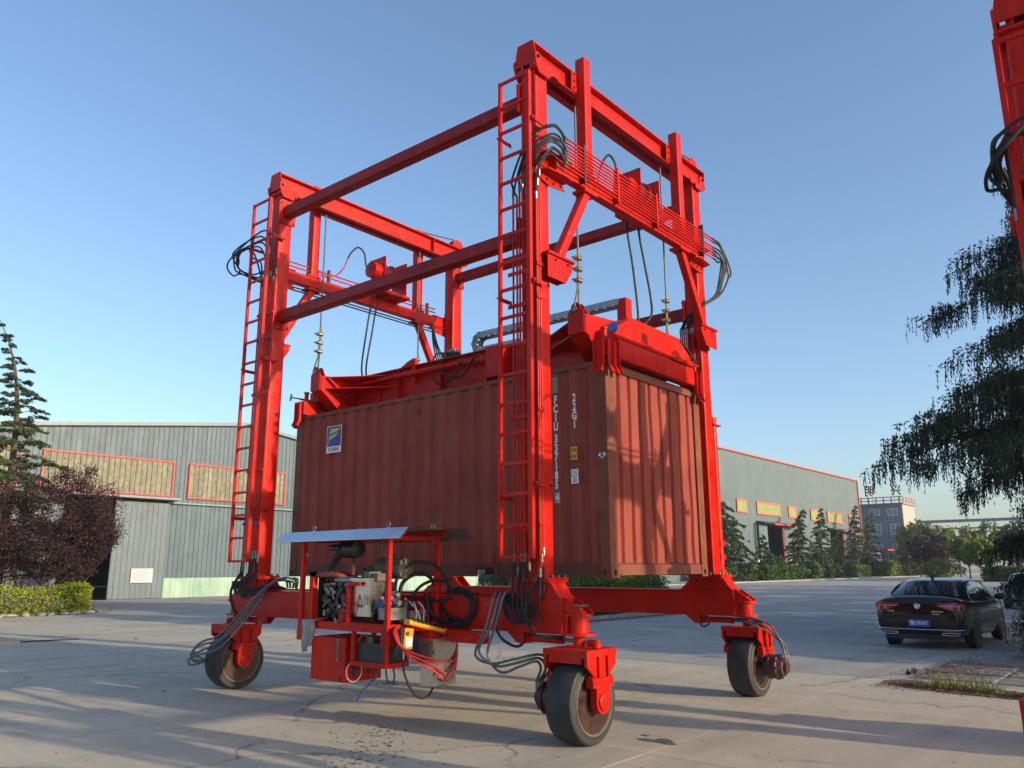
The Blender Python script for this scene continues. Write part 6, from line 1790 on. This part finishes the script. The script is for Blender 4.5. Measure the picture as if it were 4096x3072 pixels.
def broad_tree(seed, H, R, zc, n_leaf, leaf, trunk_h, levels=4, squash=.8, fork=5, spread_low=.35):
    rng = np.random.default_rng(seed)
    tk = MB()
    tips = []
    def grow(p, d, ln, r, lv):
        pts = [p]
        d = np.array(d, float)
        for k in range(4):
            d = d+rng.normal(0, .12, 3)+np.array([0, 0, .04])
            d /= np.linalg.norm(d)
            pts.append(pts[-1]+d*ln/4)
        tk.tube([tuple(x) for x in pts], [r*(1-.45*k/4) for k in range(5)], 6, False)
        if lv == 0:
            tips.append((pts[-1], ln)); tips.append((pts[2], ln))
            return
        for k in range(3 if lv > 1 else 3):
            nd = d+rng.normal(0, .55, 3)
            nd /= np.linalg.norm(nd)
            grow(pts[-1] if k else pts[3], nd, ln*rng.uniform(.62, .85), r*.55, lv-1)
    for k in range(fork):
        az = 6.283*k/fork+rng.uniform(-.3, .3)
        d = np.array([math.cos(az)*.75, math.sin(az)*.75, rng.uniform(.45, 1.1)])
        grow(np.array([0, 0, trunk_h]), d/np.linalg.norm(d), R*.55, .025*H*.5, levels-2)
    tk.tube([(0, 0, 0), (.02, .01, trunk_h*.5), (0, 0, trunk_h+.1)], [.03*H*.7, .025*H*.7, .022*H*.7], 9)
    C = []
    tp = np.array([t_[0] for t_ in tips])
    # clumps: around twig tips and filling an uneven crown
    nclump = 105
    u = rng.normal(size=(nclump, 3)); u /= np.linalg.norm(u, axis=1, keepdims=True)
    rad = rng.uniform(.35, 1.0, (nclump, 1))**.5*(1+.16*np.sin(u[:, :1]*5+seed)+.12*np.cos(u[:, 1:2]*7))
    cl = u*rad*np.array([R, R, R*squash])+np.array([0, 0, zc])
    cl = np.concatenate([cl, tp])
    idx = rng.integers(0, len(cl), n_leaf)
    P = cl[idx]+rng.normal(0, 1, (n_leaf, 3))*(R*rng.uniform(.05, .115, len(cl)))[idx][:, None]
    rr_ = np.hypot(P[:, 0], P[:, 1])
    P = P[(P[:, 2] > trunk_h*.75) & (rr_ < .45*R+(P[:, 2]-trunk_h*.75)*.85)]
    D = rng.normal(size=P.shape)
    return tk, leaf_quads(P, D, leaf*rng.uniform(.6, 1.3, len(P)), leaf*.55, rng)

tk, q = broad_tree(31, 6.0, 3.0, 3.45, 52000, .105, 1.15, squash=.82)
plant('purple_plum_tree', 'dark purple-leaved plum tree beside the open warehouse door', 'tree', (5.5, 30.6, 0), tk, q, 'leaf_purple')
tk, q = broad_tree(32, 5.2, 2.5, 3.0, 26000, .11, 1.1, squash=.9)
plant('purple_plum_tree', 'purple-leaved plum tree cut off by the left edge', 'tree', (1.6, 31.0, 0), tk, q, 'leaf_purple')
tk, q = broad_tree(33, 6.4, 2.9, 4.4, 7000, .40, 1.8, squash=.85)
plant('purple_plum_tree', 'small round purple plum tree behind the black sedan roof', 'tree', (132.0, 25.0, 0), tk, q, 'leaf_purple')
tk, q = broad_tree(34, 9.8, 3.3, 6.8, 5000, .55, 2.0, squash=.95)
plant('olive_tree', 'yellow-green leafy tree in front of the office building corner', 'tree', (152.0, 31.3, 0), tk, q, 'leaf_olive')
rb = random.Random(8)
lab = ['leafy olive-green tree beyond the road, just right of the purple plum', 'pale slim tree with bare lower stems under the cedar', 'dense green tree beyond the road at the far right', 'low olive tree left of the silver sedan roof', 'dark leafy tree behind the silver sedan', 'young tree with light leaves under the hanging cedar']
for i, (x, y, H, R, m_) in enumerate(((150, 24.5, 8.5, 3.6, 'leaf_olive'), (112, 15.6, 6.0, 2.0, 'leaf_olive'), (128, 16.0, 7.5, 3.6, 'leaf_bush'), (120, 11.5, 6.5, 3.2, 'leaf_dark'), (108, 7.0, 7.0, 3.6, 'leaf_dark'), (104, 12.6, 5.2, 1.8, 'leaf_bush'))):
    tk, q = broad_tree(50+i, H, R, H*.66, 4200, .5, H*.30, squash=.8)
    plant('leafy_tree', lab[i], 'tree', (x, y, 0), tk, q, m_, group='trees across the road')

def hedge(name, label, x0, x1, y0, y1, h, mat, n, leaf, seed, loose=.05, group=None, cat='hedge', twigs=0):
    rng = np.random.default_rng(seed)
    cx, cy = (x0+x1)/2, (y0+y1)/2
    sx, sy = x1-x0, y1-y0
    # shell-biased points in a soft box
    P = rng.uniform(0, 1, (n, 3))
    face = rng.integers(0, 5, n)
    d = rng.uniform(0, 1, n)**2*.22
    P[face == 0, 2] = 1-d[face == 0]
    P[face == 1, 1] = d[face == 1]
    P[face == 2, 0] = d[face == 2]*min(1, sy/sx)
    P[face == 3, 0] = 1-d[face == 3]*min(1, sy/sx)
    P = P*np.array([sx, sy, h])-np.array([sx/2, sy/2, 0])
    bump_ = (np.sin(P[:, 0]*2.3+seed)+np.sin(P[:, 1]*3.1+P[:, 0]*1.1))*loose*h
    P[:, 2] = P[:, 2]*(1+bump_/h)
    P += rng.normal(0, loose*h, (n, 3))
    P[:, 2] = np.clip(P[:, 2], .03, None)
    D = rng.normal(size=(n, 3))+np.array([0, 0, .7])
    tk = None
    if twigs:
        tk = MB()
        for k in range(twigs):
            bx, by = rng.uniform(-sx/2*.9, sx/2*.9), rng.uniform(-sy/2*.8, sy/2*.8)
            tk.tube([(bx, by, 0), (bx+rng.normal(0, .08), by+rng.normal(0, .08), h*.5), (bx+rng.normal(0, .2), by+rng.normal(0, .2), h*rng.uniform(.75, 1.05))], [.012, .009, .004], 5, False)
    return plant(name, label, cat, (cx, cy, 0), tk, leaf_quads(P, D, leaf*rng.uniform(.6, 1.3, n), leaf*.6, rng), mat, bark='twig', group=group, crown='foliage', stem='stems')
hedge('privet_hedge', 'yellow-green privet hedge below the purple tree on the left', -9.0, 6.0, 26.9, 28.4, 1.0, 'leaf_yellow', 26000, .095, 61, .08, twigs=260)
hd_g = 'clipped hedges before the grey workshop'
hedge('clipped_hedge', 'short dark hedge nearest the right-hand crane leg', 84, 94.0, 36.6, 39.0, 1.65, 'leaf_hedge', 4200, .42, 62, .05, hd_g)
hedge('clipped_hedge', 'clipped green hedge left of the dry ornamental grass', 95.2, 108.5, 35.8, 38.0, 1.75, 'leaf_hedge', 5600, .42, 63, .04, hd_g)
hedge('clipped_hedge', 'clipped green hedge right of the dry ornamental grass', 121.5, 141.5, 36.8, 39.0, 1.9, 'leaf_hedge', 6500, .45, 64, .04, hd_g)
hedge('clipped_hedge', 'farthest clipped hedge above the black sedan roof', 150.0, 176.0, 36.4, 38.6, 2.5, 'leaf_bush', 6000, .5, 65, .05, hd_g)
hedge('clipped_hedge', 'dark hedge across the road left of the silver sedan', 100, 112.0, 8.0, 12.0, 1.5, 'leaf_hedge', 4500, .42, 66, .06)
def ball(name, label, loc, r, mat, n, leaf, seed, sq=.85, cat='shrub', group=None, twigs=0, flat=0.0):
    rng = np.random.default_rng(seed)
    u = rng.normal(size=(n, 3)); u /= np.linalg.norm(u, axis=1, keepdims=True)
    rad = (rng.uniform(.15, 1, (n, 1))**.4)*(1+.15*np.sin(u[:, :1]*6+seed)+.13*np.cos(u[:, 1:2]*8+u[:, 2:3]*5))
    P = u*rad*r*np.array([1, 1, sq])+np.array([0, 0, r*sq*.85])
    P = P[P[:, 2] > .03]
    tk = None
    if twigs:
        tk = MB()
        for k in range(twigs):
            a = rng.uniform(0, 6.28)
            e = rng.uniform(.3, 1.0)*r
            tk.tube(spline([(rng.normal(0, .08*r), rng.normal(0, .08*r), 0), (math.cos(a)*e*.45, math.sin(a)*e*.45, r*sq*.8), (math.cos(a)*e, math.sin(a)*e, r*sq*rng.uniform(1.0, 1.8))], 3), [.008]*7, 4, False)
    D = rng.normal(size=P.shape)+np.array([0, 0, .5])
    return plant(name, label, cat, loc, tk, leaf_quads(P, D, leaf*rng.uniform(.6, 1.3, len(P)), leaf*.55, rng), mat, bark='twig', group=group, crown='foliage', stem='stems')
ball('round_bush', 'round clipped bush in front of the left open workshop door', (104.6, 39.0, 0), 2.1, 'leaf_hedge', 2600, .42, 70)
ball('round_bush', 'round bush beside the slim conifer', (126.0, 39.6, 0), 2.2, 'leaf_hedge', 2600, .42, 71)
ball('round_bush', 'dark bush before the white annexe', (146.5, 38.6, 0), 2.2, 'leaf_dark', 2400, .45, 72)
ball('ornamental_grass', 'dry straw-coloured ornamental grass between two clipped hedges', (114.5, 37.2, 0), 1.7, 'leaf_olive', 1600, .5, 73, .8)
ball('round_bush', 'yellowish bush under the purple plum tree across the road', (126, 22.5, 0), 2.2, 'leaf_olive', 2000, .42, 74, .7)
# planting bed behind the gantry
bgp = 'bushes in the bed behind the gantry crane'
ball('golden_bush', 'bright yellow-green bush seen under the container near its close corner', (19.6, 10.1, .08), 1.25, 'leaf_bush', 8000, .10, 81, .8, 'bush', bgp, 20)
ball('golden_bush', 'yellow-green bush below the container beside a grey trunk', (17.6, 9.7, .08), 1.0, 'leaf_bush', 6000, .10, 82, .8, 'bush', bgp, 20)
ball('golden_bush', 'yellow-green bush left of the right-hand crane pedestal', (23.6, 11.6, .08), 1.2, 'leaf_bush', 6000, .11, 83, .8, 'bush', bgp, 20)
ball('green_bush', 'dark green bush behind the yellow ones under the container', (22.2, 13.2, .08), 1.35, 'leaf_hedge', 6000, .12, 84, .85, 'bush', bgp, 20)
ball('green_bush', 'dark green bush seen through the power unit frame', (13.4, 10.6, .08), 1.3, 'leaf_hedge', 6000, .11, 85, .8, 'bush', bgp, 20)
ball('golden_bush', 'yellow-green bush glimpsed behind the power unit hoses', (15.4, 10.4, .08), 1.05, 'leaf_bush', 5000, .11, 86, .85, 'bush', bgp, 20)
ball('lavender_bush', 'grey-blue low bush between the yellow bushes', (22.0, 10.3, .08), .85, 'leaf_dark', 4000, .09, 87, .8, 'bush', bgp, 20)
for i, (x, y) in enumerate(((16.3, 11.2), (16.9, 11.3))):
    tk = MB().tube([(0, 0, 0), (.02, 0, 1.2), (-.03, .02, 2.6), (0, 0, 3.4)], [.17, .14, .12, .08], 10)
    for k in range(5): tk.tube([(0, 0, 2.2+.2*k), (.5*math.cos(k*2.0), .5*math.sin(k*2.0), 2.8+.2*k), (.9*math.cos(k*2.0), .9*math.sin(k*2.0), 3.2+.2*k)], [.05, .03, .015], 6, False)
    rngq = np.random.default_rng(90+i)
    P = rngq.normal(0, 1, (3500, 3))*np.array([.75, .75, .35])+np.array([0, 0, 3.55])
    plant('bed_tree', ('left' if i == 0 else 'right')+' of two grey tree trunks under the container', 'tree', (x, y, .08), tk, leaf_quads(P, rngq.normal(size=P.shape), .14, .08, rngq), 'leaf_dark', group='trees in the bed')
# weeds along the bed kerb
def tufts(name, pts, h, n_per, seed, mat='grass', spread=.16, parent=None, width=.012):
    rng = np.random.default_rng(seed)
    V = []
    for (x, y, z, s) in pts:
        for k in range(n_per):
            b = np.array([x+rng.normal(0, spread*s), y+rng.normal(0, spread*s), z])
            a = rng.uniform(0, 6.28)
            ln = h*s*rng.uniform(.4, 1.15)
            bend = rng.uniform(.2, 1.4)
            w = np.array([-math.sin(a), math.cos(a), 0])*width*rng.uniform(.6, 1.3)
            m = b+np.array([math.cos(a)*ln*.25*bend, math.sin(a)*ln*.25*bend, ln*.6])
            tip = b+np.array([math.cos(a)*ln*.75*bend, math.sin(a)*ln*.75*bend, ln*(1-.35*bend)])
            V.append([b-w, b+w, m+w*.8, m-w*.8])
            V.append([m-w*.8, m+w*.8, tip+w*.1, tip-w*.1])
    return link(bpy.data.objects.new(name, quads_mesh(name, np.array(V), M[mat])), parent)
rp = random.Random(17)
pts = [(rp.uniform(13.2, 20.5), 8.15+rp.uniform(.15, 1.0), .09, rp.uniform(.6, 1.2)) for _ in range(90)]
tag(tufts('grass', pts, .28, 16, 3, 'leaf_dark'), 'rough weeds growing behind the kerb of the planting bed', 'grass', kind='stuff')
pts = []
for k in range(34):
    y = rp.choice([-4.75, -5.05, -5.15, -5.5, -5.7, -6.5, -6.65, -7.6])+rp.gauss(0, .13)
    pts.append((4.45-(abs(y)-4.3)*.10+rp.gauss(0, .10), y, .010, rp.uniform(.3, 1.25)))
tag(tufts('grass', pts, .24, 20, 4, 'grass', .07, width=.006), 'strip of grass tufts along the joint by the pavement', 'grass', kind='stuff')
tag(tufts('grass', [(5.9, -4.3, .01, .5), (5.7, -4.25, .01, .5)], .25, 14, 5, 'leaf_dark', .05), 'small weed sprig on the pavement corner', 'grass', kind='stuff')
pts = [(rp.uniform(-6, 7.2), 26.75+rp.uniform(-.1, .5), .06, rp.uniform(.4, .9)) for _ in range(50)]
tag(tufts('grass', pts, .22, 12, 6, 'leaf_olive'), 'dry weeds at the foot of the left hedge', 'grass', kind='stuff')
# shrubs by the black car
ball('shrub', 'twiggy brown-green shrub between the black sedan and the frame edge', (9.75, -5.75, 0), .62, 'leaf_dark', 2600, .06, 91, .95, 'shrub', None, 90)
ball('shrub', 'second twiggy shrub behind, by the front of the black sedan', (11.4, -5.75, 0), .72, 'leaf_dark', 3000, .06, 92, .9, 'shrub', None, 80)
# dry leaf litter scattered by the kerbs: loose needles
rngq = np.random.default_rng(77)
n = 5000
P = np.stack([rngq.uniform(12.5, 20.8, n), 7.85-np.abs(rngq.normal(0, .28, n)), np.full(n, .006)+rngq.uniform(0, .01, n)], 1)
P2 = np.stack([5.3+rngq.gamma(2, .9, 2200), -4.3-np.abs(rngq.normal(0, .8, 2200)), .032+rngq.uniform(0, .008, 2200)], 1)
P3y = rngq.uniform(-8.5, -4.2, 4000)
P3 = np.stack([4.35-(np.abs(P3y)-4.3)*.09+rngq.normal(0, .22, 4000), P3y, .014+rngq.uniform(0, .01, 4000)], 1)
P = np.concatenate([P, P2, P3])
D = rngq.normal(size=P.shape)*np.array([1, 1, .12])
lf = link(bpy.data.objects.new('fallen_needles', quads_mesh('fallen_needles', leaf_quads(P, D, .045, .010, rngq), leaf_mat('needle_litter_bits', (.07, .035, .022), (.19, .11, .06), .05))))
tag(lf, 'brown fallen needles scattered along the kerb and pavement', 'litter', kind='stuff')
# ================================================================== small things on the ground
st_ = MB().box(0, 0, 0, .18, .05, .02).mesh('offcut', mk('dark_offcut', (.06, .058, .055), .9))
r9 = random.Random(44)
places = [(1.3, 13.0, 'small dark wedge lying on the yard left of the far crane wheel'), (-2.9, 3.6, 'dark flat offcut lying near the far crane wheel'), (-3.0, 11.8, 'thin dark scrap on the shaded yard at left'), (-4.2, 6.5, 'tiny dark scrap on the sunlit concrete at lower left')]
for i, (x, y, lb_) in enumerate(places):
    o = bpy.data.objects.new('offcut', st_); COL.objects.link(o)
    s = r9.uniform(.4, 1.0)
    o.location = (x, y, .0005); o.rotation_euler = (0, 0, r9.uniform(0, 3)); o.scale = (s, s*r9.uniform(.6, 1.4), s)
    tag(o, lb_, 'debris', 'scraps lying on the yard')
tag(MB().beam((-1.9, 14.35, .012), (-1.0, 14.30, .012), .06, .02).build('painted_board', M['yellow']), 'short yellow painted board on the ground at the left edge', 'board')
pb_ = MB().beam((-1.0, 14.28, .02), (.25, 13.98, .02), .06, .03, .006)
tag(pb_.build('timber', mk('dark_timber', (.035, .035, .04), .9)), 'dark timber baulk lying on the yard at the left', 'timber')
pl_ = MB().lathe([(.10, 0), (.13, .20), (.15, .22), (.15, .24), (.12, .24)], (4.15, -6.72, 0), (0, 0, 1), 20)
tag(pl_.build('plastic_pot', M['black_plastic']), 'black plastic pot at the right edge beside the grass', 'pot')
# damp oil patches on the concrete
def splash(cx, cy, r, seed, sq=.5):
    rng = random.Random(seed)
    pts = []
    for k in range(20):
        a = 6.283*k/20
        q = r*(1+.35*math.sin(3*a+seed)+rng.uniform(-.2, .2))
        pts.append((cx+q*math.cos(a), cy+q*sq*math.sin(a)))
    return MB().prism(pts, 'z', .0005, .003)
M['oil'] = mk('oil_film', (.085, .078, .070), .5, var=.3)
for i, (x, y, r, sq) in enumerate(((-1.42, -3.72, .10, 1.9), (-1.25, -3.45, .035, 1.4))):
    o = splash(x, y, r, i+2, sq).build('oil_stain', M['oil'])
    tag(o, kind='structure')
rng = np.random.default_rng(5)
b = MB()
for k in range(260):
    t_ = rng.uniform(0, 1)
    x = -4.6+2.2*t_+rng.normal(0, .22); y = -2.6+1.9*t_+rng.normal(0, .30)
    r_ = abs(rng.normal(0, .009))+.005
    b.prism([(x+r_*math.cos(a)*1.0, y+r_*math.sin(a)*1.3) for a in np.linspace(0, 6.283, 8)[:-1]], 'z', .0005, .0025)
tag(b.build('oil_drips', M['oil']), 'trail of dark oil drips on the concrete near the power unit', 'stain', kind='stuff')

# grit, pebbles and leaf crumbs lying about the yard
gr_ = np.random.default_rng(19)
b = MB()
for k in range(1500):
    x, y = gr_.uniform(-7.5, 5.0), gr_.uniform(-6.5, 18)
    if k > 900: x, y = gr_.uniform(-7, 9), gr_.normal(-1.5, 2.2)
    r_ = .003+abs(gr_.normal(0, .0032))
    a0 = gr_.uniform(0, 6)
    pts = [(x+r_*math.cos(a0+q*1.2566)*gr_.uniform(.7, 1.3), y+r_*math.sin(a0+q*1.2566)*gr_.uniform(.7, 1.3)) for q in range(5)]
    b.prism(pts, 'z', 0.0, r_*gr_.uniform(.5, 1.1))
tag(b.build('grit', mk('grey_brown_grit', (.12, .10, .08), .95, var=.5, scale=30)), 'small stones and crumbs scattered over the concrete yard', 'grit', kind='stuff')
# ================================================================== light haze over the whole place
hz_m = bpy.data.materials.new('thin_haze')
hz_m.use_nodes = True
hn = hz_m.node_tree.nodes
hn.clear()
h_out = hn.new('ShaderNodeOutputMaterial')
h_vol = hn.new('ShaderNodeVolumePrincipled')
h_vol.inputs['Color'].default_value = (0.80, 0.88, 0.95, 1)
h_vol.inputs['Density'].default_value = 0.0004
h_vol.inputs['Anisotropy'].default_value = 0.2
hz_m.node_tree.links.new(h_vol.outputs[0], h_out.inputs['Volume'])
hz = MB().box(-950, -950, -1.1, 1550, 1550, 23.0).build('haze', hz_m)
tag(hz, kind='stuff')
